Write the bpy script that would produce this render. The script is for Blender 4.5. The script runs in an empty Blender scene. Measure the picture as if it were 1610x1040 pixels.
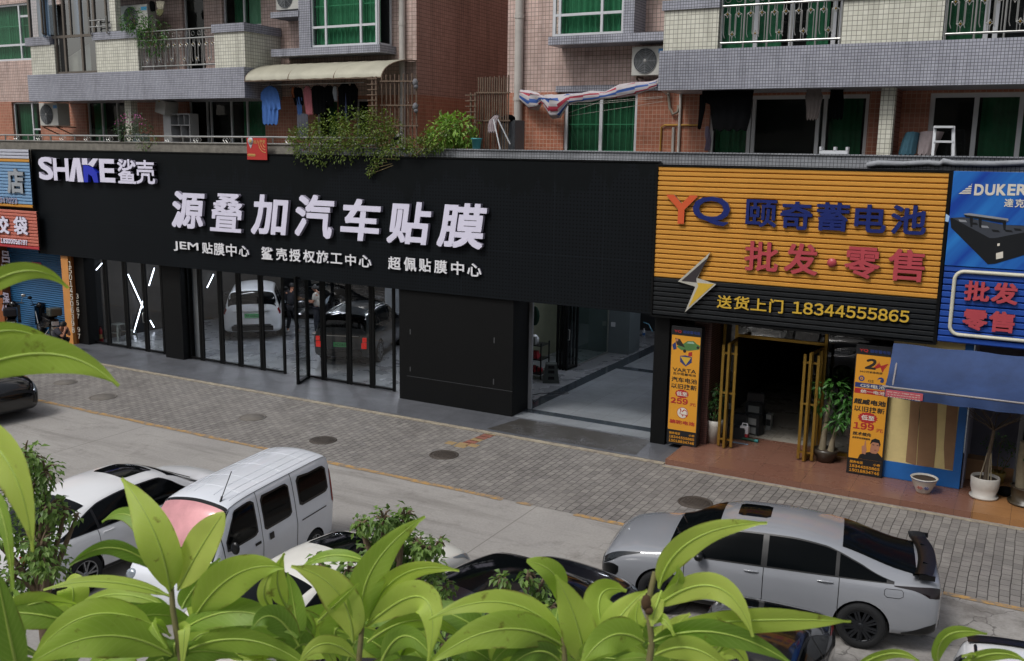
import bpy, bmesh, math, random
import numpy as np
from mathutils import Vector, Matrix, noise as mnoise
random.seed(7)
SC = bpy.context.scene
COL = SC.collection
R = math.radians
# ---------------------------------------------------------------- camera
CAM_H = 6.3
FPX, PITCH, ROLL, YAW = 1508.71, 0.185023, 0.0150787, 0.503375
_f = np.array([-math.sin(YAW)*math.cos(PITCH), math.cos(YAW)*math.cos(PITCH), -math.sin(PITCH)])
_r = np.array([math.cos(YAW), math.sin(YAW), 0.0]); _u = np.cross(_r, _f)
_r2 = math.cos(ROLL)*_r+math.sin(ROLL)*_u; _u2 = -math.sin(ROLL)*_r+math.cos(ROLL)*_u
CM = np.array([_r2, -_u2, _f])
cam_d = bpy.data.cameras.new('camera'); cam = bpy.data.objects.new('camera', cam_d); COL.objects.link(cam)
cam_d.sensor_width = 36; cam_d.lens = 36*FPX/1610; cam_d.dof.use_dof = True; cam_d.dof.focus_distance = 21; cam_d.dof.aperture_fstop = 20; cam_d.clip_end = 2000; cam_d.clip_start = 0.05
m4 = Matrix([[_r2[i], _u2[i], -_f[i], (0, 0, CAM_H)[i]] for i in range(3)]+[[0, 0, 0, 1]])
cam.matrix_world = m4
SC.camera = cam
# ---------------------------------------------------------------- light: overcast day
SUN_DIR = Vector((0.22, 0.55, -0.80)).normalized()
w = bpy.data.worlds.new('World'); SC.world = w; w.use_nodes = True
nt = w.node_tree
sky = nt.nodes.new('ShaderNodeTexSky'); sky.sky_type = 'NISHITA'; sky.sun_disc = False
sky.sun_elevation = math.asin(-SUN_DIR.z); sky.sun_rotation = math.atan2(-SUN_DIR.x, -SUN_DIR.y)
sky.air_density = 1.2; sky.dust_density = 4.0; sky.ozone_density = 1.0
hs = nt.nodes.new('ShaderNodeHueSaturation'); hs.inputs['Saturation'].default_value = 0.35
nt.links.new(sky.outputs[0], hs.inputs['Color'])
nt.links.new(hs.outputs[0], nt.nodes['Background'].inputs[0])
nt.nodes['Background'].inputs[1].default_value = 0.082
sd = bpy.data.lights.new('sun', 'SUN'); sd.energy = 1.05; sd.angle = R(14); sd.color = (1, 0.985, 0.96)
so = bpy.data.objects.new('sun', sd); COL.objects.link(so); so.rotation_euler = SUN_DIR.to_track_quat('-Z', 'Y').to_euler()
SC.view_settings.view_transform = 'Standard'; SC.view_settings.look = 'None'
SC.view_settings.exposure = 0.52; SC.view_settings.gamma = 1
SC.render.engine = 'CYCLES'
SC.cycles.max_bounces = 8; SC.cycles.transparent_max_bounces = 16; SC.cycles.caustics_reflective = False; SC.cycles.caustics_refractive = False
try: SC.cycles.use_denoising = True
except Exception: pass

# ---------------------------------------------------------------- measuring helpers: a point of the street from a point of the survey picture
def ray(x, y): return CM.T@np.array([(x-805)/FPX, (y-520)/FPX, 1.0])
def P(x, y, Y):
    d = ray(x, y); t = Y/d[1]; return Vector((d[0]*t, Y, CAM_H+d[2]*t))
def G(x, y, z=0.0):
    d = ray(x, y); t = (z-CAM_H)/d[2]; return Vector((d[0]*t, d[1]*t, z))
def PX(x, y, X):
    d = ray(x, y); t = X/d[0]; return Vector((X, d[1]*t, CAM_H+d[2]*t))
def PD(x, y, dist):
    d = ray(x, y); return Vector((0, 0, CAM_H))+Vector(d)*dist

# ---------------------------------------------------------------- materials
def hexc(h):
    h = h.lstrip('#'); v = [int(h[i:i+2], 16)/255 for i in (0, 2, 4)]
    return tuple((c/12.92 if c <= .04045 else ((c+.055)/1.055)**2.4) for c in v)+(1.0,)
MATS = {}
def newmat(name):
    m = bpy.data.materials.new(name); m.use_nodes = True; return m, m.node_tree, m.node_tree.nodes['Principled BSDF']
def pm(name, col, rough=.6, metal=0.0, var=.12, scale=3.0, bump=0.0, bscale=40.0, spec=.5, coat=0.0, trans=0.0, emit=0.0, dirt=None):
    """plain material with soft procedural variation of tone, roughness and relief"""
    if name in MATS: return MATS[name]
    m, t, b = newmat(name); N = t.nodes.new; L = t.links.new
    c = hexc(col) if isinstance(col, str) else col
    tc = N('ShaderNodeTexCoord')
    nz = N('ShaderNodeTexNoise'); nz.inputs['Scale'].default_value = scale; nz.inputs['Detail'].default_value = 6; nz.inputs['Roughness'].default_value = .65
    L(tc.outputs['Object'], nz.inputs['Vector'])
    mr = N('ShaderNodeMapRange'); mr.inputs[1].default_value = .25; mr.inputs[2].default_value = .75; mr.inputs[3].default_value = 1-var; mr.inputs[4].default_value = 1+var
    L(nz.outputs['Fac'], mr.inputs[0])
    mx = N('ShaderNodeMix'); mx.data_type = 'RGBA'; mx.blend_type = 'MULTIPLY'; mx.inputs[0].default_value = 1; mx.inputs[6].default_value = c
    L(mr.outputs[0], mx.inputs[7]); L(mx.outputs[2], b.inputs['Base Color'])
    b.inputs['Roughness'].default_value = rough; b.inputs['Metallic'].default_value = metal
    b.inputs['Specular IOR Level'].default_value = spec
    if coat: b.inputs['Coat Weight'].default_value = coat; b.inputs['Coat Roughness'].default_value = .06
    if bump:
        n2 = N('ShaderNodeTexNoise'); n2.inputs['Scale'].default_value = bscale; n2.inputs['Detail'].default_value = 4
        L(tc.outputs['Object'], n2.inputs['Vector'])
        bp = N('ShaderNodeBump'); bp.inputs['Strength'].default_value = bump; bp.inputs['Distance'].default_value = .02
        L(n2.outputs['Fac'], bp.inputs['Height']); L(bp.outputs[0], b.inputs['Normal'])
    if emit: b.inputs['Emission Color'].default_value = c; b.inputs['Emission Strength'].default_value = emit
    MATS[name] = m; return m
def mth(t, op, a, bb=None, cc=None):
    n = t.nodes.new('ShaderNodeMath'); n.operation = op
    for i, v in enumerate((a, bb, cc)):
        if v is None: continue
        if hasattr(v, 'is_output'): t.links.new(v, n.inputs[i])
        else: n.inputs[i].default_value = v
    return n.outputs[0]
def mixc(t, fac, a, b_, mode='MIX'):
    n = t.nodes.new('ShaderNodeMix'); n.data_type = 'RGBA'; n.blend_type = mode
    for i, v in ((0, fac), (6, a), (7, b_)):
        if hasattr(v, 'is_output'): t.links.new(v, n.inputs[i])
        else: n.inputs[i].default_value = v
    return n.outputs[2]
def noise(t, vec, scale, detail=4, rough=.6):
    n = t.nodes.new('ShaderNodeTexNoise'); n.inputs['Scale'].default_value = scale; n.inputs['Detail'].default_value = detail; n.inputs['Roughness'].default_value = rough
    t.links.new(vec, n.inputs['Vector']); return n.outputs['Fac']
def ramp(t, fac, a, b_, lo=0.0, hi=1.0):
    n = t.nodes.new('ShaderNodeMapRange'); n.clamp = True
    t.links.new(fac, n.inputs[0]); n.inputs[1].default_value = a; n.inputs[2].default_value = b_; n.inputs[3].default_value = lo; n.inputs[4].default_value = hi
    return n.outputs[0]
def wallvec(t, flat=False):
    g = t.nodes.new('ShaderNodeNewGeometry'); s = t.nodes.new('ShaderNodeSeparateXYZ'); t.links.new(g.outputs['Position'], s.inputs[0])
    c = t.nodes.new('ShaderNodeCombineXYZ')
    if flat: t.links.new(s.outputs[0], c.inputs[0]); t.links.new(s.outputs[1], c.inputs[1])
    else: t.links.new(mth(t, 'ADD', s.outputs[0], s.outputs[1]), c.inputs[0]); t.links.new(s.outputs[2], c.inputs[1])
    return c.outputs[0], g.outputs['Position'], s
def brick(t, vec, w_, h_, mortar, c1, c2, cm, offset=0.0, smooth=.1):
    n = t.nodes.new('ShaderNodeTexBrick'); t.links.new(vec, n.inputs['Vector'])
    n.offset = offset; n.squash = 1
    n.inputs['Scale'].default_value = 1; n.inputs['Brick Width'].default_value = w_; n.inputs['Row Height'].default_value = h_
    n.inputs['Mortar Size'].default_value = mortar; n.inputs['Mortar Smooth'].default_value = smooth
    n.inputs['Color1'].default_value = c1; n.inputs['Color2'].default_value = c2; n.inputs['Mortar'].default_value = cm
    return n
def tile(name, c1, c2, cm, w_=.1, h_=.1, mortar=.006, rough=.35, stain=.25, streak=True):
    if name in MATS: return MATS[name]
    m, t, b = newmat(name)
    v, pos, s = wallvec(t)
    n = brick(t, v, w_, h_, mortar, hexc(c1), hexc(c2), hexc(cm))
    col = n.outputs['Color']
    st = ramp(t, noise(t, pos, .55, 8, .7), .35, .72, 1+stain*.35, 1-stain)
    col = mixc(t, 1.0, col, st, 'MULTIPLY')
    if streak:   # rain runs: noise stretched down the wall
        cb = t.nodes.new('ShaderNodeCombineXYZ'); t.links.new(mth(t, 'MULTIPLY', mth(t, 'ADD', s.outputs[0], s.outputs[1]), 4.0), cb.inputs[0]); t.links.new(mth(t, 'MULTIPLY', s.outputs[2], .35), cb.inputs[1])
        k = ramp(t, noise(t, cb.outputs[0], 1.0, 4), .5, .78, 1.0, .66)
        col = mixc(t, 1.0, col, k, 'MULTIPLY')
    t.links.new(col, b.inputs['Base Color'])
    t.links.new(ramp(t, n.outputs['Fac'], 0, 1, rough, .9), b.inputs['Roughness'])
    bp = t.nodes.new('ShaderNodeBump'); bp.inputs['Strength'].default_value = .4; bp.inputs['Distance'].default_value = .006; bp.invert = True
    t.links.new(n.outputs['Fac'], bp.inputs['Height']); t.links.new(bp.outputs[0], b.inputs['Normal'])
    MATS[name] = m; return m
def glassmat(name, tint=(.9, .95, .95), refl=.10, rough=.02):
    if name in MATS: return MATS[name]
    m = bpy.data.materials.new(name); m.use_nodes = True; t = m.node_tree; t.nodes.clear()
    o = t.nodes.new('ShaderNodeOutputMaterial'); a = t.nodes.new('ShaderNodeBsdfTransparent'); g = t.nodes.new('ShaderNodeBsdfGlossy'); x = t.nodes.new('ShaderNodeMixShader')
    a.inputs[0].default_value = (*tint, 1); g.inputs['Roughness'].default_value = rough; g.inputs['Color'].default_value = (1, 1, 1, 1)
    lw = t.nodes.new('ShaderNodeLayerWeight'); lw.inputs[0].default_value = .25
    t.links.new(ramp(t, lw.outputs['Fresnel'], 0, 1, refl, .6), x.inputs[0]); lw.inputs[0].default_value = .12
    t.links.new(a.outputs[0], x.inputs[1]); t.links.new(g.outputs[0], x.inputs[2]); t.links.new(x.outputs[0], o.inputs[0])
    MATS[name] = m; return m
def leafmat(name, c_lo, c_hi, trans=.35, rough=.45, back=None, spots=False, ao=False):
    if name in MATS: return MATS[name]
    m, t, b = newmat(name)
    g = t.nodes.new('ShaderNodeNewGeometry')
    tc = t.nodes.new('ShaderNodeTexCoord')
    oi = t.nodes.new('ShaderNodeObjectInfo')
    f = mth(t, 'ADD', mth(t, 'MULTIPLY', oi.outputs['Random'] if spots else g.outputs['Random Per Island'], .8), mth(t, 'MULTIPLY', noise(t, tc.outputs['Object'], 9.0, 3), .5))
    col = mixc(t, f, hexc(c_lo), hexc(c_hi))
    if spots:
        at = t.nodes.new('ShaderNodeAttribute'); at.attribute_name = 'leafuv'; sx = t.nodes.new('ShaderNodeSeparateXYZ'); t.links.new(at.outputs['Vector'], sx.inputs[0])
        au = mth(t, 'ABSOLUTE', sx.outputs[0]); fr = mth(t, 'FRACT', mth(t, 'SUBTRACT', mth(t, 'MULTIPLY', sx.outputs[1], 15.0), mth(t, 'MULTIPLY', au, 2.6)))
        vn_ = ramp(t, mth(t, 'ABSOLUTE', mth(t, 'SUBTRACT', fr, .5)), .38, .5, 0, .16)
        col = mixc(t, vn_, col, hexc('#d3dc92')); col = mixc(t, ramp(t, au, .0, .08, .22, 0), col, hexc('#cdd78a'))
        eg = mth(t, 'MULTIPLY', ramp(t, au, .86, 1.0), ramp(t, noise(t, tc.outputs['Object'], 26.0, 4), .52, .64)); col = mixc(t, eg, col, hexc('#6e5a26'))
        col = mixc(t, 1.0, col, ramp(t, noise(t, tc.outputs['Object'], 5.0, 4), .3, .7, .78, 1.15), 'MULTIPLY')
        sp = ramp(t, noise(t, tc.outputs['Object'], 34.0, 5, .7), .62, .70, 0, .7)
        col = mixc(t, sp, col, hexc('#6a5a20'))
    t.links.new(col, b.inputs['Base Color']); b.inputs['Roughness'].default_value = rough
    tr = t.nodes.new('ShaderNodeBsdfTranslucent'); t.links.new(mixc(t, 1.0, col, (1.0, 1.15, .55, 1), 'MULTIPLY'), tr.inputs[0])
    x = t.nodes.new('ShaderNodeMixShader'); x.inputs[0].default_value = trans
    o = t.nodes['Material Output']
    t.links.new(b.outputs[0], x.inputs[1]); t.links.new(tr.outputs[0], x.inputs[2]); t.links.new(x.outputs[0], o.inputs[0])
    MATS[name] = m; return m

# ---------------------------------------------------------------- mesh builder
ORG = {}
class MB:
    def __init__(s): s.v = []; s.f = []; s.m = []; s.sm = []
    def add(s, vs, fs, mi=0, smooth=False):
        k = len(s.v); s.v += [tuple(v) for v in vs]
        for f in fs: s.f.append(tuple(i+k for i in f)); s.m.append(mi); s.sm.append(smooth)
        return s
    def box(s, x0, x1, y0, y1, z0, z1, mi=0):
        if x0 > x1: x0, x1 = x1, x0
        if y0 > y1: y0, y1 = y1, y0
        if z0 > z1: z0, z1 = z1, z0
        return s.add([(x0, y0, z0), (x1, y0, z0), (x1, y1, z0), (x0, y1, z0), (x0, y0, z1), (x1, y0, z1), (x1, y1, z1), (x0, y1, z1)],
                     [(0, 3, 2, 1), (4, 5, 6, 7), (0, 1, 5, 4), (1, 2, 6, 5), (2, 3, 7, 6), (3, 0, 4, 7)], mi)
    def obox(s, c, dims, M, mi=0):
        a, b, d = (k/2 for k in dims); vs = [Vector(c)+M@Vector(p) for p in ((-a, -b, -d), (a, -b, -d), (a, b, -d), (-a, b, -d), (-a, -b, d), (a, -b, d), (a, b, d), (-a, b, d))]
        return s.add(vs, [(0, 3, 2, 1), (4, 5, 6, 7), (0, 1, 5, 4), (1, 2, 6, 5), (2, 3, 7, 6), (3, 0, 4, 7)], mi)
    def bar(s, a, b, w_, h_=None, mi=0):
        """square bar from a to b"""
        a = Vector(a); b = Vector(b); h_ = h_ or w_; d = b-a; L = d.length
        if L < 1e-6: return s
        M = d.to_track_quat('Z', 'Y').to_matrix(); return s.obox((a+b)/2, (w_, h_, L), M, mi)
    def tube(s, pts, r, n=8, mi=0, smooth=True, cap=True):
        pts = [Vector(p) for p in pts]; rs = r if isinstance(r, (list, tuple)) else [r]*len(pts)
        rings = []; ref = None
        for i, p in enumerate(pts):
            d = (pts[min(i+1, len(pts)-1)]-pts[max(i-1, 0)])
            if d.length < 1e-9: d = Vector((0, 0, 1))
            d.normalize()
            if ref is None: ref = d.orthogonal().normalized()
            ref = (ref-d*ref.dot(d));  ref = ref.normalized() if ref.length > 1e-6 else d.orthogonal().normalized()
            q = d.cross(ref)
            rings.append([p+(ref*math.cos(a)+q*math.sin(a))*rs[i] for a in [2*math.pi*k/n for k in range(n)]])
        vs = [v for rg in rings for v in rg]; fs = []
        for i in range(len(pts)-1):
            for k in range(n): fs.append((i*n+k, i*n+(k+1) % n, (i+1)*n+(k+1) % n, (i+1)*n+k))
        s.add(vs, fs, mi, smooth)
        if cap:
            s.add(rings[0], [tuple(range(n))[::-1]], mi); s.add(rings[-1], [tuple(range(n))], mi)
        return s
    def lathe(s, prof, c=(0, 0, 0), n=24, mi=0, smooth=True, axis='Z', sides=None):
        """prof: (r, h) pairs turned about an axis through c"""
        vs = []; c = Vector(c)
        for r_, h_ in prof:
            for k in range(n):
                a = 2*math.pi*k/n; p = (r_*math.cos(a), r_*math.sin(a), h_)
                p = p if axis == 'Z' else ((p[0], p[2], p[1]) if axis == 'Y' else (p[2], p[0], p[1]))
                vs.append(c+Vector(p))
        fs = []
        for i in range(len(prof)-1):
            for k in range(n): fs.append((i*n+k, i*n+(k+1) % n, (i+1)*n+(k+1) % n, (i+1)*n+k))
        return s.add(vs, fs, mi, smooth)
    def prism(s, poly, y0, y1, mi=0, plane='XZ'):
        """poly of 2D points extruded across the plane's third axis"""
        n = len(poly)
        mk = {'XZ': lambda p, h: (p[0], h, p[1]), 'XY': lambda p, h: (p[0], p[1], h), 'YZ': lambda p, h: (h, p[0], p[1])}[plane]
        vs = [mk(p, y0) for p in poly]+[mk(p, y1) for p in poly]
        return s.add(vs, [tuple(range(n)), tuple(range(2*n-1, n-1, -1))]+[(i, n+i, n+(i+1) % n, (i+1) % n) for i in range(n)], mi)
    def grid(s, rows, mi=0, smooth=True, close=False):
        n = len(rows[0]); vs = [p for r_ in rows for p in r_]; fs = []
        for i in range(len(rows)-1):
            for k in range(n-1): fs.append((i*n+k, i*n+k+1, (i+1)*n+k+1, (i+1)*n+k))
        return s.add(vs, fs, mi, smooth)
    def ball(s, c, r, n=10, mi=0, jitter=0.0, sq=(1, 1, 1)):
        rows = []
        for i in range(n//2+1):
            th = math.pi*i/(n//2); rows.append([Vector(c)+Vector((sq[0]*r*math.sin(th)*math.cos(2*math.pi*k/n), sq[1]*r*math.sin(th)*math.sin(2*math.pi*k/n), sq[2]*r*math.cos(th))) for k in range(n+1)])
        return s.grid(rows, mi)
    def build(s, name, mats, parent=None, world=True, bevel=0.0, fix=False):
        me = bpy.data.meshes.new(name)
        vs = s.v
        if parent is not None and world:
            o = ORG.get(parent.name, Vector((0, 0, 0))); vs = [(v[0]-o.x, v[1]-o.y, v[2]-o.z) for v in vs]
        me.from_pydata(vs, [], s.f)
        for m in (mats if isinstance(mats, (list, tuple)) else [mats]): me.materials.append(m)
        me.polygons.foreach_set('material_index', s.m); me.polygons.foreach_set('use_smooth', s.sm)
        if fix or bevel:
            bm = bmesh.new(); bm.from_mesh(me)
            if fix: bmesh.ops.remove_doubles(bm, verts=bm.verts, dist=1e-5); bmesh.ops.recalc_face_normals(bm, faces=bm.faces)
            if bevel:
                bmesh.ops.bevel(bm, geom=[e for e in bm.edges if len(e.link_faces) == 2 and e.calc_face_angle(0) > .6], offset=bevel, segments=2, affect='EDGES', profile=.6)
            bm.to_mesh(me); bm.free()
        me.update()
        ob = bpy.data.objects.new(name, me); COL.objects.link(ob)
        if parent is not None:
            ob.parent = parent; ORG[ob.name] = ORG.get(parent.name, Vector((0, 0, 0)))
        return ob
def tag(o, label, cat, group=None, kind=None):
    o['label'] = label; o['category'] = cat
    if group: o['group'] = group
    if kind: o['kind'] = kind
    return o
def struct(o): o['kind'] = 'structure'; return o
def thing(name, label, cat, loc=(0, 0, 0), group=None, rz=0.0, scale=1.0):
    e = bpy.data.objects.new(name, None); COL.objects.link(e); e.empty_display_size = .2
    e.location = loc; e.rotation_euler = (0, 0, rz); e.scale = (scale,)*3
    ORG[e.name] = Vector(loc)
    return tag(e, label, cat, group)
def copy_tree(o, parent=None):
    c = o.copy(); COL.objects.link(c)
    if parent is not None: c.parent = parent
    for ch in list(o.children): copy_tree(ch, c)
    return c
# ---------------------------------------------------------------- lettering
def glyphs(s_, bold=0.0, res=3):
    if (s_, bold) in GLY: return GLY[(s_, bold)]
    if s_.isdigit() and s_.isascii():   # figures set close together
        V_, F_, cur = [], [], 0.0
        for c in s_:
            vs, fs = glyphs(chr(0xFEE0+ord(c)), bold); lo = min(v[0] for v in vs); hi = max(v[0] for v in vs); k = len(V_)
            V_ += [(v[0]-lo+cur, v[1]) for v in vs]; F_ += [tuple(i+k for i in f) for f in fs]; cur += hi-lo+.11
        GLY[(s_, bold)] = (V_, F_); return V_, F_
    cu = bpy.data.curves.new('lettering', 'FONT'); cu.body = s_; cu.offset = min(bold, .006); cu.resolution_u = res; cu.fill_mode = 'FRONT'
    o = bpy.data.objects.new('lettering', cu); me = evaluated(o)
    bpy.data.objects.remove(o); bpy.data.curves.remove(cu)
    vs = [(v.co.x, v.co.y) for v in me.vertices]; fs = [tuple(p.vertices) for p in me.polygons]
    bpy.data.meshes.remove(me); GLY[(s_, bold)] = (vs, fs); return vs, fs
GLY = {}
TMP = bpy.data.scenes.new('workshop')
def evaluated(o, others=()):
    """the mesh of an object with its modifiers applied, worked out in a scene of its own"""
    for q in (o, *others): TMP.collection.objects.link(q)
    vl = TMP.view_layers[0]; vl.update(); dg = vl.depsgraph; dg.update()
    me = bpy.data.meshes.new_from_object(o.evaluated_get(dg))
    for q in (o, *others): TMP.collection.objects.unlink(q)
    return me
def lettering(s_, x0, x1, z0, z1, Y, mat, parent, name='lettering', depth=.01, bold=.02, side=None, skew=0.0, fmap=None):
    """the characters of s_ fitted to the box x0..x1, z0..z1 on a wall that faces -Y, standing depth proud of it"""
    vs, fs = glyphs(s_, bold)
    if not vs: return None
    a = np.array(vs); lo = a.min(0); hi = a.max(0)
    b = MB(); k = len(vs)
    pts = []
    for (x, y) in vs:
        u = (x-lo[0])/max(1e-6, hi[0]-lo[0]); v = (y-lo[1])/max(1e-6, hi[1]-lo[1])
        pts.append((x0+(x1-x0)*u+skew*(v-.5)*(z1-z0), z0+(z1-z0)*v))
    cnt = {}
    for f in fs:
        for i in range(len(f)):
            e = (f[i], f[(i+1) % len(f)]); cnt[tuple(sorted(e))] = cnt.get(tuple(sorted(e)), 0)+1
    # weight: the strokes are thickened by overlaid shifted outlines, each a hair behind the last
    e = max(0, bold-.006)*(z1-z0)*.95; dirs = [(0, 0)]+([(a_*e, c_*e) for a_, c_ in ((1, 1), (-1, 1), (1, -1), (-1, -1), (1, 0), (-1, 0), (0, 1), (0, -1))] if bold > .015 and depth > .0045 else [])
    if e and len(dirs) > 1:
        kx = 1-2*e/max(1e-6, x1-x0); kz = 1-2*e/max(1e-6, z1-z0); mx_, mz_ = (x0+x1)/2, (z0+z1)/2; pts = [(mx_+(p[0]-mx_)*kx, mz_+(p[1]-mz_)*kz) for p in pts]
    bd = [(f[i], f[(i+1) % len(f)], f[(i+1) % len(f)]+k, f[i]+k) for f in fs for i in range(len(f)) if cnt[tuple(sorted((f[i], f[(i+1) % len(f)])))] == 1]
    for j, (dx, dz) in enumerate(dirs):
        d = depth-.0003*j
        b.add([(p[0]+dx, Y-d, p[1]+dz) for p in pts], fs, 0)
        if depth > .004: b.add([(p[0]+dx, Y-d, p[1]+dz) for p in pts]+[(p[0]+dx, Y, p[1]+dz) for p in pts], bd, 1 if side else 0)
    return b.build(name, [mat, side] if side else mat, parent)
def lettering_px(s_, xl, yt, yb, xr, Y, mat, parent, **k):
    """the same, its box measured by its left edge (xl, from yt to yb) and its right end xr"""
    a = P(xl, yt, Y); b = P(xl, yb, Y); c = P(xr, (yt+yb)/2+.03*(xr-xl), Y)
    return lettering(s_, a.x, c.x, b.z, a.z, Y, mat, parent, **k)
# ================================================================ materials of the place
def ground_mat():
    m, t, b = newmat('concrete_road'); v, pos, s = wallvec(t, True)
    base = mixc(t, ramp(t, noise(t, pos, .35, 8, .7), .3, .7), hexc('#93908d'), hexc('#a9a6a1'))
    base = mixc(t, ramp(t, noise(t, pos, 22, 5, .7), .3, .7, 0, .35), base, hexc('#6f6862'))
    base = mixc(t, ramp(t, noise(t, pos, 1.1, 7, .75), .56, .72, 0, .6), base, hexc('#625d58'))
    cs_ = t.nodes.new('ShaderNodeCombineXYZ'); t.links.new(mth(t, 'MULTIPLY', s.outputs[0], .25), cs_.inputs[0]); t.links.new(mth(t, 'MULTIPLY', s.outputs[1], 2.2), cs_.inputs[1])
    base = mixc(t, ramp(t, noise(t, cs_.outputs[0], 1.0, 6, .7), .5, .72, 0, .5), base, hexc('#57524d'))   # tyre-dark streaks along the lane
    vo = t.nodes.new('ShaderNodeTexVoronoi'); vo.feature = 'DISTANCE_TO_EDGE'; vo.inputs['Scale'].default_value = .8
    wob = t.nodes.new('ShaderNodeVectorMath'); wob.operation = 'ADD'; nz = t.nodes.new('ShaderNodeTexNoise'); nz.inputs['Scale'].default_value = 3; nz.inputs['Detail'].default_value = 5
    t.links.new(pos, nz.inputs['Vector']); t.links.new(pos, wob.inputs[0])
    sc = t.nodes.new('ShaderNodeVectorMath'); sc.operation = 'SCALE'; sc.inputs['Scale'].default_value = .5; t.links.new(nz.outputs['Color'], sc.inputs[0]); t.links.new(sc.outputs[0], wob.inputs[1])
    t.links.new(wob.outputs[0], vo.inputs['Vector'])
    crack = ramp(t, vo.outputs['Distance'], 0.0, .012, 1, 0)
    zone = ramp(t, mth(t, 'ADD', s.outputs[0], mth(t, 'MULTIPLY', noise(t, pos, .9), 2.0)), -5.2, -4.2, 0.10, .8)   # the slab to the right is crazed and patched
    base = mixc(t, mth(t, 'MULTIPLY', crack, zone), base, hexc('#3c3835'))
    base = mixc(t, mth(t, 'MULTIPLY', ramp(t, noise(t, pos, 2.2, 6, .7), .42, .6), ramp(t, zone, .5, .8, 0, .45)), base, hexc('#5d5853'))
    jx = mth(t, 'ABSOLUTE', mth(t, 'SUBTRACT', mth(t, 'FRACT', mth(t, 'DIVIDE', s.outputs[0], 5.0)), .5))
    joint = ramp(t, jx, .0, .003, .8, 0)
    base = mixc(t, joint, base, hexc('#5a544e'))
    # faint oil stain
    t.links.new(base, b.inputs['Base Color']); b.inputs['Roughness'].default_value = .85
    bp = t.nodes.new('ShaderNodeBump'); bp.inputs['Strength'].default_value = .25; bp.inputs['Distance'].default_value = .01
    t.links.new(noise(t, pos, 45, 4), bp.inputs['Height']); t.links.new(bp.outputs[0], b.inputs['Normal'])
    return m
def paving_mat():
    m, t, b = newmat('paving_brick'); v, pos, s = wallvec(t, True)
    c = t.nodes.new('ShaderNodeCombineXYZ'); nzv = noise(t, pos, .8, 3)
    wx = mth(t, 'ADD', s.outputs[0], mth(t, 'MULTIPLY', nzv, .07)); wy = mth(t, 'ADD', s.outputs[1], mth(t, 'MULTIPLY', noise(t, pos, 1.2, 3), .07))
    t.links.new(wy, c.inputs[0]); t.links.new(wx, c.inputs[1])
    n = brick(t, c.outputs[0], .21, .145, .008, hexc('#777370'), hexc('#88847f'), hexc('#47433f'), .5, .3)
    col = n.outputs['Color']
    cell = t.nodes.new('ShaderNodeTexWhiteNoise'); cell.noise_dimensions = '2D'
    sn = t.nodes.new('ShaderNodeVectorMath'); sn.operation = 'SNAP'; sn.inputs[1].default_value = (.21, .145, 1); t.links.new(c.outputs[0], sn.inputs[0]); t.links.new(sn.outputs[0], cell.inputs['Vector'])
    col = mixc(t, 1, col, ramp(t, cell.outputs['Value'], 0, 1, .84, 1.13), 'MULTIPLY')
    col = mixc(t, ramp(t, noise(t, pos, .7, 7, .7), .45, .75, 0, .55), col, hexc('#98948f'))     # dusty patches
    col = mixc(t, mth(t, 'MULTIPLY', n.outputs['Fac'], ramp(t, noise(t, pos, .5, 5, .7), .42, .6)), col, hexc('#242120'))
    col = mixc(t, ramp(t, noise(t, pos, 1.7, 7, .75), .55, .72, 0, .55), col, hexc('#4b4846'))
    col = mixc(t, ramp(t, noise(t, pos, 30, 4, .7), .35, .7, 0, .25), col, hexc('#4b4641'))
    t.links.new(col, b.inputs['Base Color']); b.inputs['Roughness'].default_value = .8
    bp = t.nodes.new('ShaderNodeBump'); bp.inputs['Strength'].default_value = .5; bp.inputs['Distance'].default_value = .008; bp.invert = True
    t.links.new(n.outputs['Fac'], bp.inputs['Height']); t.links.new(bp.outputs[0], b.inputs['Normal'])
    return m
def slab_mat(name, c1, c2, cm, w_, h_, rough, stain=.3, wet=None, coat=0.0):
    m, t, b = newmat(name); v, pos, s = wallvec(t, True)
    n = brick(t, v, w_, h_, .004, hexc(c1), hexc(c2), hexc(cm), 0, .1)
    col = mixc(t, 1, n.outputs['Color'], ramp(t, noise(t, pos, .9, 7, .7), .3, .75, 1+stain*.4, 1-stain), 'MULTIPLY')
    col = mixc(t, 1, col, ramp(t, noise(t, pos, 60, 3), .3, .7, .9, 1.1), 'MULTIPLY')
    r_ = ramp(t, noise(t, pos, 1.5, 5), .3, .7, rough-.1, rough+.1)
    if wet:
        wm = ramp(t, noise(t, pos, 1.6, 6, .6), .5, .62); col = mixc(t, wm, col, hexc(wet)); r_ = ramp(t, wm, 0, 1, rough, rough*.5)
    t.links.new(col, b.inputs['Base Color']); t.links.new(r_, b.inputs['Roughness'])
    if coat: b.inputs['Coat Weight'].default_value = coat; b.inputs['Coat Roughness'].default_value = .08
    return m
def worn_paint(name, col, lo=.45, hi=.6):
    m, t, b = newmat(name); g = t.nodes.new('ShaderNodeNewGeometry'); pos = g.outputs['Position']
    f = ramp(t, noise(t, pos, 5, 8, .8), lo, hi)
    t.links.new(mixc(t, f, hexc(col), hexc('#7d746a')), b.inputs['Base Color']); b.inputs['Roughness'].default_value = .8
    return m
M_PINK = tile('pink_tile', '#d6bdb4', '#c7aca2', '#857770', stain=.38)
M_ORANGE = tile('orange_tile', '#b5765f', '#a5684f', '#bd9d89', stain=.3)
M_GREY = tile('grey_mosaic', '#a9abb6', '#9b9da9', '#606166', .062, .062, .006, stain=.25)
M_CREAM = tile('cream_tile', '#dad9cc', '#cccbbd', '#8b897e', .095, .095, .006, stain=.18)
M_BROWN = tile('brown_tile', '#7d4c40', '#75463c', '#5c3c34')
M_SIDE = tile('pink_side_tile', '#c29c8f', '#b58f82', '#6f5e58')
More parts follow.
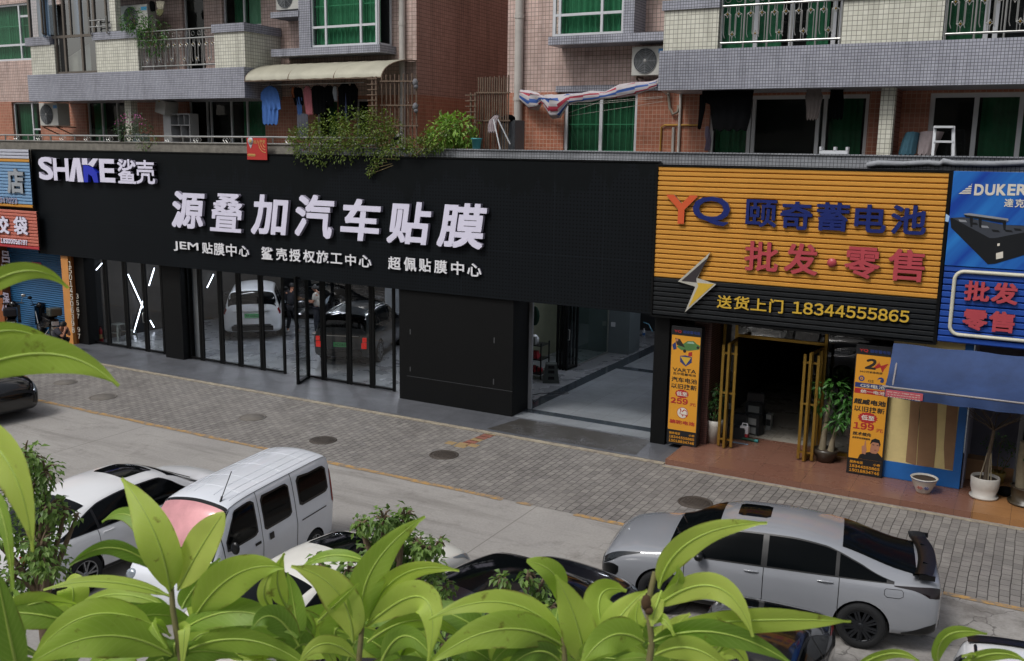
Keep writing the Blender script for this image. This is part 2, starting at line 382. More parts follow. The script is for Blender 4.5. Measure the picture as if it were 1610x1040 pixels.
M_LEDGE = tile('ledge_tile', '#9a9da2', '#8f9297', '#55565a', .07, .07, .006, stain=.4)
M_CONC = pm('old_concrete', '#78746c', .9, var=.35, scale=5, bump=.4)
M_WHITE = pm('white_aluminium', '#c9ccd0', .4, var=.06)
M_BROWNAL = pm('brown_aluminium', '#6d655c', .4, .3, var=.12)
M_STEEL = pm('stainless_steel', '#b9b9b6', .28, .85, var=.1)
M_RUST = pm('rusty_steel', '#6b5a4c', .75, .2, var=.3, scale=9)
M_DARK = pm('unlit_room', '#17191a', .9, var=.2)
M_GLASS = glassmat('window_glass', (.86, .92, .9), .035)
M_SHOPGL = glassmat('shop_glass', (.92, .95, .96), .055, .01)
M_BLACK = pm('black_metal', '#08090a', .45, .2, var=.15, spec=.3)
M_BLKPANEL = pm('black_panel', '#050607', .6, 0, var=.2, scale=.8, spec=.25)
M_GREENC = pm('green_curtain', '#2b7550', .8, var=.2, scale=8)
M_GREEND = pm('dark_green_curtain', '#1c5a3a', .8, var=.2, scale=8)
M_PVC = pm('white_pipe', '#b9b4ae', .45, var=.12)
M_FABBLK = pm('black_cloth', '#07080a', .95, var=.2, spec=.1)

# ================================================================ ground
b = MB(); b.add([(-220, -160, 0), (160, -160, 0), (160, 240, 0), (-220, 240, 0)], [(0, 1, 2, 3)])
struct(b.build('road', ground_mat()))
b = MB(); nx = 60
b.add([(-60, 14.66, .004), (14, 14.66, .004), (14, 18.06, .004), (-60, 18.06, .004)], [(0, 1, 2, 3)])
struct(b.build('paving', paving_mat()))
M_YEL = worn_paint('worn_yellow_paint', '#b98f4c', .41, .57)
b = MB()
xs = np.linspace(-45, -8.2, 60)
for i in range(59):
    b.add([(xs[i], 14.56+.02*math.sin(i*2.1), .008), (xs[i+1], 14.56+.02*math.sin(i*2.1+2.1), .008), (xs[i+1], 14.69, .008), (xs[i], 14.69, .008)], [(0, 1, 2, 3)])
for x0, x1 in ((-7.9, -7.6), (-6.75, -5.6), (-.75, .35), (.6, 2.5)):
    b.add([(x0, 14.57, .008), (x1, 14.58, .008), (x1, 14.7, .008), (x0, 14.69, .008)], [(0, 1, 2, 3)])
struct(b.build('road_marking', M_YEL))
b = MB(); b.box(-60, -6.35, 18.06, 18.2, -.2, .022); b.box(-6.35, 14, 17.95, 18.05, -.2, .012)
struct(b.build('kerb', worn_paint('kerb_stone', '#a39a86', .4, .6)))
b = MB(); b.box(-26.6, -6.35, 18.2, 20.06, -.2, .03)
struct(b.build('forecourt', slab_mat('grey_granite', '#5d5f64', '#56585d', '#46484c', .6, .6, .45)))
b = MB(); b.box(-60, -26.6, 18.2, 21.5, -.2, .026)
struct(b.build('forecourt', slab_mat('cement_forecourt', '#857b70', '#7d746a', '#6b6259', 2.5, 2.5, .8, .4)))
gx0, gx1 = G(812, 660).x, G(1020, 700).x
b = MB(); b.add([(gx0-.15, 18.32, .034), (gx1+.05, 18.32, .034), (gx1-.05, 19.45, .034), (gx0+.1, 19.45, .034)], [(0, 1, 2, 3)])
struct(b.build('wet_mat', slab_mat('wet_granite', '#43413e', '#3f3d3a', '#3a3836', .3, .3, .4, .3, '#5e5e60')))
# raised steps before the two right-hand shops
a0 = G(1050, 733); a1 = G(1507, 806)
b = MB(); b.box(-6.33, -.62, 18.12, 20.6, -.2, .12)
struct(b.build('step', slab_mat('red_granite', '#7f5b4c', '#7a5648', '#5b453b', .9, .9, .28, .06)))
b = MB(); b.box(-.617, 14, 18.12, 22, -.2, .13)
struct(b.build('step', slab_mat('orange_tile_step', '#9c7048', '#94693f', '#5d4530', .6, .6, .5, .3)))
b = MB(); b.box(-6.3, 3, 20.6, 27, -.2, .121)
struct(b.build('shop_floor', slab_mat('pale_shop_tile', '#aaa499', '#a39d92', '#6e6a62', .6, .6, .3, .2)))
# replaced pavers: red and yellow bricks beside the manhole
b = MB()
for k in range(7):
    c = G(735+k*8.0-10, 702-k*3.2, 0); mi = 0
    b.box(c.x-.13, c.x+.13, c.y-.1, c.y+.12, 0, .0075, 0 if k % 3 else 1)
for k in range(3):
    c = G(708+k*18, 703+k*2-6, 0); b.box(c.x-.1, c.x+.12, c.y-.1, c.y+.1, 0, .0078, 1)
struct(b.build('paving_patch', [pm('red_paver', '#8a5a4c', .85, var=.2), pm('yellow_paver', '#97805a', .85, var=.2)]))
# manhole covers
M_IRON = pm('cast_iron', '#554e48', .65, .5, var=.25, scale=14); M_COVER = pm('concrete_cover', '#6a655f', .85, var=.2, scale=8)
def manhole(px, py, r_, iron, label):
    c = G(px, py); t_ = thing('manhole_cover', label, 'manhole', (c.x, c.y, .004), 'manhole covers in the paved strip')
    b = MB(); b.lathe([(r_*1.0, .0), (r_*1.0, .012), (r_*.88, .012), (r_*.86, .004)], (c.x, c.y, .004), 32)
    b.build('frame', M_IRON if iron else M_COVER, t_)
    b = MB(); b.lathe([(r_*.85, .003), (r_*.84, .009), (0.001, .009)], (c.x, c.y, .004), 32)
    if iron:
        for i in range(-5, 6):
            for j in range(-5, 6):
                x, y = i*.05, j*.05
                if math.hypot(x, y) < r_*.76: b.box(c.x+x-.014, c.x+x+.014, c.y+y-.014, c.y+y+.014, .011, .019)
    b.build('lid', M_IRON if iron else M_COVER, t_)
manhole(1093, 791, .32, True, 'dark iron manhole cover in the paving beyond the silver sedan')
manhole(698, 716, .31, True, 'dark iron manhole cover beside the red and yellow replaced pavers')
manhole(508, 693, .30, True, 'dark iron manhole cover in the paving before the open glass door leaf')
manhole(397, 657, .32, False, 'faint cement manhole cover between the yellow line and the folding glass doors')
manhole(162, 625, .34, False, 'grey cement manhole cover nearest the yellow line end by the black car')
manhole(103, 602, .30, False, 'small grey cement manhole cover just beyond another cement cover')

# ================================================================ apartment blocks
WY, BY, RY = 22.0, 20.55, 19.6         # main wall, balcony front, terrace edge
ZF, ZB0, ZB1 = 5.45, 7.655, 8.49       # terrace floor, balcony band underside and top
ZCH = P(655, 149, WY).z                # where the orange tiles turn pink
def X_(px, py, Y): return P(px, py, Y).x
def wall_holes(b, x0, x1, z0, z1, Y, holes, dep=.14, mi=0, dirn=1):
    """a wall sheet facing -Y with openings and their reveals"""
    xs = sorted({x0, x1, *[min(max(h[i], x0), x1) for h in holes for i in (0, 1)]}); zs = sorted({z0, z1, *[min(max(h[i], z0), z1) for h in holes for i in (2, 3)]})
    for i in range(len(xs)-1):
        for k in range(len(zs)-1):
            cx, cz = (xs[i]+xs[i+1])/2, (zs[k]+zs[k+1])/2
            if any(h[0] < cx < h[1] and h[2] < cz < h[3] for h in holes): continue
            b.add([(xs[i], Y, zs[k]), (xs[i+1], Y, zs[k]), (xs[i+1], Y, zs[k+1]), (xs[i], Y, zs[k+1])], [(0, 1, 2, 3)], mi)
    for h in holes:
        xa, xb, za, zb = max(h[0], x0), min(h[1], x1), max(h[2], z0), min(h[3], z1)
        if xa >= xb or za >= zb: continue
        if za == h[2]: b.add([(xa, Y, za), (xb, Y, za), (xb, Y+dep, za), (xa, Y+dep, za)], [(0, 1, 2, 3)], mi)
        if zb == h[3]: b.add([(xa, Y, zb), (xb, Y, zb), (xb, Y+dep, zb), (xa, Y+dep, zb)], [(3, 2, 1, 0)], mi)
        b.add([(xa, Y, za), (xa, Y+dep, za), (xa, Y+dep, zb), (xa, Y, zb)], [(0, 1, 2, 3)], mi); b.add([(xb, Y, za), (xb, Y+dep, za), (xb, Y+dep, zb), (xb, Y, zb)], [(3, 2, 1, 0)], mi)
def curtain_rows(x0, x1, z0, z1, Y, amp=.025, wl=.14):
    n = max(8, int((x1-x0)/.03)); ph = random.random()*6
    return [[(x0+(x1-x0)*i/n, Y+amp*math.sin(2*math.pi*(x0+(x1-x0)*i/n)/wl+ph+.8*math.sin(i*.37))+.01*math.sin(i*1.7), z) for i in range(n+1)] for z in (z0, z1)]
def window(parent, x0, x1, z0, z1, Y, vbars=(), hbars=(), curtains=(), fm=None, fw=.055, name='window', bars=None, sash=None):
    """frame, one pane sheet, curtains and an indoor grille; Y is the frame's front"""
    fm = fm or M_WHITE; b = MB(); d = .06
    b.box(x0, x1, Y, Y+d, z0, z0+fw); b.box(x0, x1, Y, Y+d, z1-fw, z1)
    b.box(x0, x0+fw, Y, Y+d, z0+fw, z1-fw); b.box(x1-fw, x1, Y, Y+d, z0+fw, z1-fw)
    for v in vbars: b.box(v-fw/2, v+fw/2, Y-.004, Y+d-.004, z0+fw, z1-fw)
    for v in hbars:
        if isinstance(v, tuple): b.box(v[1], v[2], Y-.002, Y+d-.002, v[0]-fw/2, v[0]+fw/2)
        else: b.box(x0+fw, x1-fw, Y-.002, Y+d-.002, v-fw/2, v+fw/2)
    f = b.build(name, fm, parent)
    b = MB(); b.add([(x0, Y+.03, z0), (x1, Y+.03, z0), (x1, Y+.03, z1), (x0, Y+.03, z1)], [(0, 1, 2, 3)]); b.build('pane', M_GLASS, f)
    for (xa, xb, mat) in curtains:
        b = MB(); b.grid(curtain_rows(xa, xb, z0+.02, z1-.02, Y+.19)); b.build('curtain', mat, f)
    if bars:
        b = MB(); n = int((x1-x0)/bars)
        for i in range(1, n): b.tube([(x0+(x1-x0)*i/n, Y+.1, z0), (x0+(x1-x0)*i/n, Y+.1, z1)], .008, 5)
        for k in (.3, .62): b.bar((x0, Y+.1, z0+(z1-z0)*k), (x1, Y+.1, z0+(z1-z0)*k), .02)
        b.build('grille', pm('green_grille', '#3f8f66', .6), f)
    return f
def hx(a, b_, za, zb, Y): # opening from two pixels' columns, given heights
    return (a, b_, za, zb)
Zt = P(1300, 245, RY).z                # terrace parapet top
bl = thing('apartment_building', 'apartment block with pink and orange tiles, balcony over the long black sign', 'building', (-28, WY, ZF))
br = thing('apartment_building', 'apartment block with pink and orange tiles, balcony over the yellow and blue signs', 'building', (-3, WY, ZF))
LX1 = X_(655, 149, WY); RX0 = X_(797, 149, WY)
TOP = 14.5
# ---- left block openings
D1 = (X_(20, 190, WY), X_(63, 190, WY), ZF, P(40, 160.5, WY).z)
D2 = (X_(136, 190, WY), X_(197, 190, WY), ZF, P(160, 158, WY).z)
D3 = (X_(296, 190, WY), X_(417, 190, WY), ZF, P(350, 157, WY).z)
D4 = (X_(497, 200, WY), X_(531, 200, WY), ZF, P(510, 157, WY).z)
D5 = (X_(558, 180, WY), X_(579, 180, WY), P(570, 215, WY).z, P(570, 156, WY).z)
W9 = (X_(-30, 50, WY), X_(47, 50, WY), P(20, 96, WY).z, P(20, 6, WY).z)
U1 = (X_(288, 60, WY), X_(322, 60, WY), ZB1+.02, 10.9)
U2 = (X_(350, 40, WY), X_(411, 40, WY), P(380, 42, WY).z, 10.9)
U0 = (X_(60, 50, WY), X_(170, 50, WY), ZB1+.02, 10.9)
BWY = 21.35
W10 = (X_(489, 40, BWY), X_(593, 40, BWY), P(540, 73, BWY).z, P(540, 73, BWY).z+1.75)
b = MB(); wall_holes(b, -46, LX1, ZF-.3, ZCH, WY, [D1, D2, D3, D4, D5]); b.build('lower_wall', M_ORANGE, bl)
b = MB(); wall_holes(b, -46, LX1, ZCH, TOP, WY, [D2, D3, W9, U0, U1, U2, (W10[0]+.1, W10[1]-.1, W10[2]+.1, W10[3]-.1)]); b.build('upper_wall', M_PINK, bl)
b = MB(); b.add([(LX1, WY, ZF-.3), (LX1, 31, ZF-.3), (LX1, 31, ZCH), (LX1, WY, ZCH)], [(0, 1, 2, 3)], 0); b.add([(LX1, WY, ZCH), (LX1, 31, ZCH), (LX1, 31, TOP), (LX1, WY, TOP)], [(0, 1, 2, 3)], 1)
b.build('side_wall', [M_ORANGE, M_SIDE], bl)
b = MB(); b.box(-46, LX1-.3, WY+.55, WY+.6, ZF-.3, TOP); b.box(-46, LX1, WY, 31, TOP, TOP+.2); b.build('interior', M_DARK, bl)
# ---- right block openings
W6 = (X_(886, 195, WY), X_(1001, 195, WY), ZF+.3, P(940, 146, WY).z)
W7 = (X_(1115, 195, WY), X_(1364, 195, WY), ZF, 7.6)
W8 = (X_(1459, 195, WY), 1.2, ZF, 7.6)
V1 = (X_(1128, 40, WY), X_(1325, 40, WY), ZB1+.02, 10.8)
V2 = (X_(1478, 40, WY), 1.2, ZB1+.02, 10.8)
W11 = (X_(870, 30, BWY), X_(981, 30, BWY), P(920, 56, BWY).z, P(920, 56, BWY).z+1.75)
b = MB(); wall_holes(b, RX0, 7, ZF-.3, ZCH, WY, [W6, W7, W8]); b.build('lower_wall', M_ORANGE, br)
b = MB(); wall_holes(b, RX0, 7, ZCH, TOP, WY, [V1, V2, (W11[0]+.1, W11[1]-.1, W11[2]+.1, W11[3]-.1)]); b.build('upper_wall', M_PINK, br)
b = MB(); b.add([(RX0, 31, ZF-.3), (RX0, WY, ZF-.3), (RX0, WY, ZCH), (RX0, 31, ZCH)], [(0, 1, 2, 3)], 0); b.add([(RX0, 31, ZCH), (RX0, WY, ZCH), (RX0, WY, TOP), (RX0, 31, TOP)], [(0, 1, 2, 3)], 1)
b.add([(LX1, 31, ZF-.3), (RX0, 31, ZF-.3), (RX0, 31, TOP), (LX1, 31, TOP)], [(0, 1, 2, 3)], 1)
b.build('side_wall', [M_ORANGE, M_SIDE], br)
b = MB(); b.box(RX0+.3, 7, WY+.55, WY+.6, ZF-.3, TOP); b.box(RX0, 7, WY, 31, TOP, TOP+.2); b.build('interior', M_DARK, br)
# ---- terrace slab and its edge
b = MB(); b.box(-46, 7, RY+.15, 31, ZF-.2, ZF); struct(b.build('terrace_floor', M_CONC))
xm = X_(470, 235, RY)
b = MB(); b.box(-46, xm, RY, RY+.15, ZF-.4, P(300, 226, RY).z); b.box(-46, xm, RY-.03, RY+.2, P(300, 226, RY).z, P(300, 224.5, RY).z)
b.build('parapet', M_CONC, bl)
b = MB(); b.box(xm, 7, RY, RY+.15, ZF-.4, Zt); b.box(xm, 7, RY-.03, RY+.2, Zt, Zt+.03); b.build('parapet', M_LEDGE, br)
# ---- windows, left block
window(bl, *D1, WY+.08, [X_(48.5, 190, WY)], [(D1[2]+1.35, X_(49, 190, WY), D1[1])], [(D1[0]+.05, X_(47, 190, WY), M_GREEND)], name='sliding_door')
window(bl, *D2, WY+.08, [X_(158, 190, WY), X_(182, 190, WY)], [], [(D2[0]+.05, X_(157, 190, WY), M_GREENC)], name='sliding_door')
window(bl, *D3, WY+.08, [X_(323, 190, WY), X_(329, 190, WY), X_(361, 190, WY), X_(386, 190, WY)], [], [(X_(373, 190, WY), D3[1]-.05, M_GREENC)], name='sliding_door')
window(bl, *D4, WY+.08, [], [D4[2]+1.1], [(X_(507, 200, WY), X_(528, 200, WY), M_GREEND)], name='sliding_door')
window(bl, *D5, WY+.08, name='window')
window(bl, *W9, WY+.05, [X_(29.5, 50, WY)], [P(20, 71, WY).z, (P(40, 25, WY).z, X_(30, 30, WY), W9[1])], [(W9[0], W9[1]-.02, M_GREENC)], bars=.13, fw=.07)
window(bl, *U1, WY+.1, name='sliding_door'); window(bl, *U2, WY+.08, [X_(381, 30, WY)], [], [(X_(360, 30, WY), X_(379, 30, WY), M_GREEND), (X_(383, 30, WY), U2[1]-.05, pm('pale_green_curtain', '#79b08e', .8))])
def bay(parent, W, sill, uxl, vb, vl):
    x0, x1, z0, z1 = W
    b = MB(); b.box(sill[0], sill[1], BWY-.09, WY, z0-.2, z0-.002); b.box(sill[0], sill[1], BWY-.09, WY, z1+.002, z1+.2)
    b.box(uxl[0], uxl[1], BWY-.06, WY, z0, z1) ; b.build('sill', M_GREY, parent)
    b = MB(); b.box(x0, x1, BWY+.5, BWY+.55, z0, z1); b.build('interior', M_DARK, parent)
    f = window(parent, x0, x1, z0, z1, BWY, vb, vl, [(x0+.05, x1-.05, M_GREENC)], bars=.14, fw=.06)
    b = MB(); xe = x1 if uxl[0] < x0 else x0
    for y in (BWY+.06, WY-.06): b.box(xe-.03, xe+.03, y-.03, y+.03, z0, z1)
    b.box(xe-.03, xe+.03, BWY+.06, WY-.06, z0, z0+.06); b.build('side_frame', M_WHITE, f)
bay(bl, W10, (X_(426, 80, BWY-.09), X_(597, 80, BWY-.09)), (X_(470, 50, BWY-.06), X_(488, 50, BWY-.06)), [X_(512, 40, BWY), X_(567, 40, BWY)], [P(540, 41, BWY).z])
bay(br, W11, (X_(862, 62, BWY-.09), X_(1044, 62, BWY-.09)), (X_(980, 30, BWY-.06), X_(997, 30, BWY-.06)), [X_(880, 30, BWY), X_(946, 30, BWY)], [P(920, 22, BWY).z])
b = MB(); b.box(X_(425, 24, BWY-.09), X_(470, 24, BWY-.06)-.003, BWY-.09, WY, P(450, 28, BWY).z, P(450, 19, BWY).z); b.build('air_conditioner_shelf', M_GREY, bl)
b = MB(); b.box(X_(998, 30, WY), X_(1007, 30, WY), WY-.25, WY, P(1000, 52, WY).z, P(1000, 52, WY).z+1.8); b.build('pilaster', M_GREY, br)
# ---- windows, right block
window(br, *W6, WY+.06, [X_(943, 195, WY)], [], [(W6[0]+.04, W6[1]-.04, M_GREEND)], bars=.16, fw=.08)
b = MB(); b.box(X_(876, 142, WY), X_(1040, 142, WY), WY-.08, WY, W6[3]+.02, W6[3]+.17); b.build('lintel', M_GREY, br)
window(br, *W7, WY+.08, [X_(1176, 195, WY), X_(1183, 195, WY), X_(1284, 195, WY), X_(1295, 195, WY)], [], [(X_(1121, 195, WY), X_(1173, 195, WY), M_GREEND), (X_(1300, 195, WY), X_(1352, 195, WY), M_GREEND)], name='sliding_door', fw=.08)
window(br, *W8, WY+.08, [X_(1532, 195, WY), X_(1603, 195, WY)], [], [(X_(1540, 195, WY), 1.1, M_GREEND)], name='sliding_door', fw=.09)
window(br, *V1, WY+.08, [X_(1187, 40, WY), X_(1243, 40, WY), X_(1310, 40, WY)], [], [(V1[0]+.05, X_(1225, 40, WY), M_GREENC), (X_(1265, 40, WY), X_(1300, 40, WY), M_GREENC)], name='sliding_door', fw=.09)
window(br, *V2, WY+.08, [X_(1550, 40, WY), X_(1565, 40, WY)], [], [(V2[0]+.05, X_(1545, 40, WY), M_GREEND)], name='sliding_door', fw=.09)
# ---- balconies
def px0(x, y=70): return X_(x, y, BY)
LBX0, LBX1 = px0(46, 130), px0(386, 120)
b = MB(); b.box(LBX0, LBX1, BY-.05, WY, ZB0, ZB1); b.build('balcony_slab', M_GREY, bl)
Zc = P(300, 52.5, BY).z
ZK = P(180, 62, BY).z; ZK2 = P(180, 49.5, BY).z
b = MB()
for xa, xb, za in ((47.5, 85, P(60, 72, BY).z), (150, 216, ZK)): MB().box(px0(xa), px0(xb), BY, BY+.2, ZB1+.002, za).build('balcony_parapet', M_CREAM, bl)
LX3 = px0(384.5); b.box(px0(337), LX3, BY, BY+.2, ZB1+.002, ZK); b.box(LX3-.2, LX3, BY+.2, WY, ZB1+.002, ZK)
b.build('balcony_parapet', M_CREAM, bl)
MB().box(px0(41), px0(80), BY-.04, BY+.26, P(60, 72, BY).z+.002, P(60, 59, BY).z).build('parapet_cap', M_GREY, bl); MB().box(px0(147), px0(217), BY-.05, BY+.25, ZK+.002, ZK2).build('parapet_cap', M_GREY, bl)
b = MB(); b.box(px0(335), LX3+.05, BY-.05, BY+.25, ZK+.002, ZK2); b.box(LX3-.2, LX3+.05, BY+.25, WY, ZK+.002, ZK2)
b.build('parapet_cap', M_GREY, bl)
b = MB(); b.box(px0(172, 25), px0(181, 25), BY+.02, BY+.22, ZK2+.002, 11.2); b.build('column', M_CREAM, bl)
MB().box(LBX0-.2, LBX1, BY-.05, WY, 11.2, 12.1).build('balcony_slab', M_GREY, bl); MB().box(px0(1037), 7, BY-.05, WY, 11.2, 12.1).build('balcony_slab', M_GREY, br)
# enclosed, glazed part of the left balcony
f_ = MB(); zt = 11.2
for x in (46, 85, 99, 126, 147): f_.box(px0(x)-.04, px0(x)+.04, BY+.05, BY+.13, ZB1+.002 if x in (85, 99, 126) else P(60, 59, BY).z, zt)
f_.box(px0(46), px0(172), BY+.054, BY+.126, P(100, 57, BY).z-.05, P(100, 57, BY).z+.03); f_.box(px0(85), px0(147), BY+.055, BY+.125, ZB1+.002, ZB1+.07)
for x in (110, 139, 166): f_.box(px0(x)-.03, px0(x)+.03, BY+.06, BY+.12, P(100, 57, BY).z, zt)
f_ = f_.build('glazing', M_BROWNAL, bl)
b = MB(); b.add([(px0(46), BY+.09, ZB1), (px0(99)-.3, BY+.09, ZB1), (px0(99)-.3, BY+.09, zt), (px0(46), BY+.09, zt)], [(0, 1, 2, 3)]); b.add([(px0(99), BY+.09, ZB1), (px0(172), BY+.09, ZB1), (px0(172), BY+.09, zt), (px0(99), BY+.09, zt)], [(0, 1, 2, 3)])
b.build('pane', glassmat('blue_glass', (.6, .7, .8), .26), f_)
# the casement standing open
b = MB(); o_ = Vector((px0(71), BY+.05, 0)); e_ = Vector((px0(83), BY-.32, 0))
for z in (P(76, 55, BY).z, 10.9): b.bar(o_+Vector((0, 0, z)), e_+Vector((0, 0, z)), .05)
for q in (o_, e_): b.bar(q+Vector((0, 0, P(76, 55, BY).z)), q+Vector((0, 0, 10.9)), .05)
c_ = b.build('casement', M_BROWNAL, bl)
b = MB(); b.add([o_+Vector((0, 0, 9.6)), e_+Vector((0, 0, 9.6)), e_+Vector((0, 0, 10.9)), o_+Vector((0, 0, 10.9))], [(0, 1, 2, 3)]); b.build('pane', MATS['blue_glass'], c_)
b = MB(); b.grid(curtain_rows(px0(110), px0(124), ZB1+1.1, 11, BY+.25)); b.grid(curtain_rows(px0(50), px0(68), ZB1+1.1, 11, BY+.3)); b.build('curtain', pm('pale_blue_curtain', '#8fa0b0', .9), f_)
b = MB(); b.add([(px0(86), BY+.45, ZB1), (px0(122), BY+.45, ZB1), (px0(122), BY+.45, ZB1+.95), (px0(86), BY+.45, ZB1+.55)], [(0, 1, 2, 3)]); b.build('pane_reflection', pm('cream_reflection', '#b3ab97', .9), f_)  # cream wedge paints the pale building mirrored in this glazing
# right balcony
RBX0 = px0(1037, 110)
b = MB(); b.box(RBX0, 7, BY-.05, WY, ZB0, ZB1); b.build('balcony_slab', M_GREY, br)
zr = P(1086, 15, BY).z
b = MB(); b.box(px0(1043), px0(1128), BY, BY+.2, ZB1+.002, zr); b.box(px0(1043), px0(1043)+.2, BY+.2, WY, ZB1+.002, zr)
b.build('balcony_parapet', M_CREAM, br); MB().box(px0(1322), px0(1480), BY, BY+.2, ZB1+.002, zr).build('balcony_parapet', M_CREAM, br)
b = MB(); b.box(px0(1040), px0(1129), BY-.05, BY+.25, zr+.002, zr+.2); b.box(px0(1040), px0(1043)+.2, BY+.25, WY, zr+.002, zr+.2); b.build('parapet_cap', M_GREY, br); MB().box(px0(1319), px0(1483), BY-.05, BY+.25, zr+.002, zr+.2).build('parapet_cap', M_GREY, br)
# columns carrying the balcony
b = MB(); ca, cb = X_(1382, 190, 20.95), X_(1404, 190, 20.95); b.box(ca, cb, 20.95, 21.2, ZF, ZB0); b.build('column', M_CREAM, br)
b = MB(); b.box(cb-.12, cb, 21.2, WY, ZF, ZB0); b.build('fin_wall', M_BROWN, br)
b = MB(); ca, cb = X_(197, 190, 20.95), X_(207, 190, 20.95); b.box(ca, cb, 20.95, 21.2, ZF, ZB0); b.build('column', M_CREAM, bl)
# drain pipes
for par, px, Yp, r_ in ((bl, 633, WY-.09, .085), (br, 814, WY-.1, .11)):
    b = MB(); x = X_(px, 200, Yp); b.tube([(x, Yp, ZF), (x, Yp, TOP)], r_, 14)
    for z in (6.35, 7.6, 9.6): b.tube([(x, Yp, z-.05), (x, Yp, z+.05)], r_*1.12, 14)
    b.build('drain_pipe', M_PVC, par)
b = MB(); x = X_(1068, 200, WY-.05); b.tube([(x, WY-.05, ZF), (x, WY-.05, ZB0)], .035, 10); b.tube([(x-.06, WY-.05, ZF+.5), (x-.14, WY-.05, ZF+.55), (x-.14, WY-.05, 6.9)], .03, 8); b.build('drain_pipe', M_PVC, br)
b = MB(); b.tube([P(1038, 237, WY-.04), P(1040, 200, WY-.04), P(1045, 197, WY-.04), P(1100, 197, WY-.04)], .02, 8); b.build('gas_pipe', pm('yellow_pipe', '#a8802f', .5), br)
b = MB(); b.tube([P(1050, 140, WY-.06), P(1053, 170, WY-.07), P(1058, 180, WY-.07), P(1066, 176, WY-.07), P(1067, 166, WY-.04)], .035, 8); b.build('air_conditioner_hose', pm('hose_wrap', '#8c8478', .8), br)
# ---- ornamental balcony railing of stainless bars
def ornate_rail(parent, x0, x1, label=None):
    Y = BY+.08; b = MB(); z0, z1, z2, z3 = ZB1+.12, ZB1+.92, ZB1+1.12, ZB1+.0
    for z in (z0, z1-.05, z2): b.tube([(x0, Y, z), (x1, Y, z)], .024, 8)
    n = max(1, round((x1-x0)/.52)); wv = (x1-x0)/n
    for i in range(n+1):
        x = x0+wv*i; b.tube([(x, Y, z3), (x, Y, z2)], .02, 8)
    for i in range(n):
        c = x0+wv*(i+.5)
        for s_, zc in ((-1, z1-.22), (1, z1-.22), (0, z0+.17)):
            x = c+s_*wv*.24; q = .07
            pts = [(x+q, zc), (x, zc+q), (x-q, zc), (x, zc-q), (x+q, zc)]
            for k in range(4):
                a_, c_ = pts[k], pts[k+1]; m_ = ((a_[0]+c_[0])/2*.6+x*.4, (a_[1]+c_[1])/2*.6+zc*.4)
                b.tube([(a_[0], Y, a_[1]), (m_[0], Y, m_[1]), (c_[0], Y, c_[1])], .009, 5)
            b.ball((x, Y-.01, zc), .022, 8, 1)
            if s_:
                b.tube([(x+.0, Y, z1-.05), (x, Y, z1-.15)], .009, 5)
                b.tube([(x-q, Y, zc), (x-q, Y, z0+.18), (x-q*.6, Y, z0+.1)], .01, 6); b.tube([(x+q, Y, zc), (x+q, Y, z0)], .01, 6)
                b.lathe([(.06, -.007), (.068, 0), (.06, .007), (.052, 0), (.06, -.007)], (x, Y, z1+.08), 14, axis='Y')
            else:
                for d in (-q, q): b.tube([(x+d, Y, zc), (x+d, Y, z1-.05)], .01, 6)
                b.tube([(x, Y, z0), (x, Y, zc-q)], .009, 5)
    return b.build('balcony_railing', [M_STEEL, pm('brass_knob', '#8a7136', .3, .8)], parent)
ornate_rail(bl, px0(217)+.02, px0(337)-.02); ornate_rail(br, px0(1129)+.02, px0(1321)-.02); ornate_rail(br, px0(1482)+.02, 3.5)
b = MB(); Yq = BY-.12; x0, x1 = px0(145, 30), px0(172, 30)
for z in (P(158, 33, BY).z, P(158, 43, BY).z): b.tube([(x0, Yq, z), (x1, Yq, z)], .02, 8)
for x in (x0, x1): b.tube([(x, Yq, P(158, 27, BY).z), (x, Yq, ZK2-.05), (x, BY, ZK2-.1)], .025, 8)
b.lathe([(.07, -.008), (.08, 0), (.07, .008), (.06, 0), (.07, -.008)], ((x0+x1)/2, Yq, P(158, 38, BY).z), 16, axis='Y'); b.build('pot_rack', M_STEEL, bl)
# ---- the low terrace railing
rl = thing('terrace_railing', 'low stainless railing with diamond motifs along the terrace edge above the black sign', 'railing', (-24, RY+.1, 6.2))
Yr = RY+.08; zr1, zr0 = P(300, 215, Yr).z, P(300, 225.2, Yr).z; b = MB()
for xa, xb in ((-46, X_(188, 215, Yr)), (X_(197, 215, Yr), X_(592, 215, Yr))):
    for z in (zr0, zr1): b.tube([(xa, Yr, z), (xb, Yr, z)], .026, 8)
b.build('rail', M_STEEL, rl)
pxs = [9, 45, 80, 118, 157, 188, 197, 243, 288, 333, 381, 429, 482, 535, 592]
for px in pxs:
    b = MB(); x = X_(px, 220, Yr); b.tube([(x, Yr, zr0-.35), (x, Yr, zr1)], .024, 8); b.build('post', M_STEEL, rl)
for i in range(len(pxs)-1):
    if pxs[i] == 188: continue
    x = X_((pxs[i]+pxs[i+1])/2, 220, Yr); z = (zr0+zr1)/2; b = MB()
    for dx in (-.05, .05):
        q = [(x+dx-.11, z), (x+dx, z+.1), (x+dx+.11, z), (x+dx, z-.1), (x+dx-.11, z)]
        b.tube([(p[0], Yr, p[1]) for p in q], .011, 5)
    b.build('diamond_motif', M_STEEL, rl)
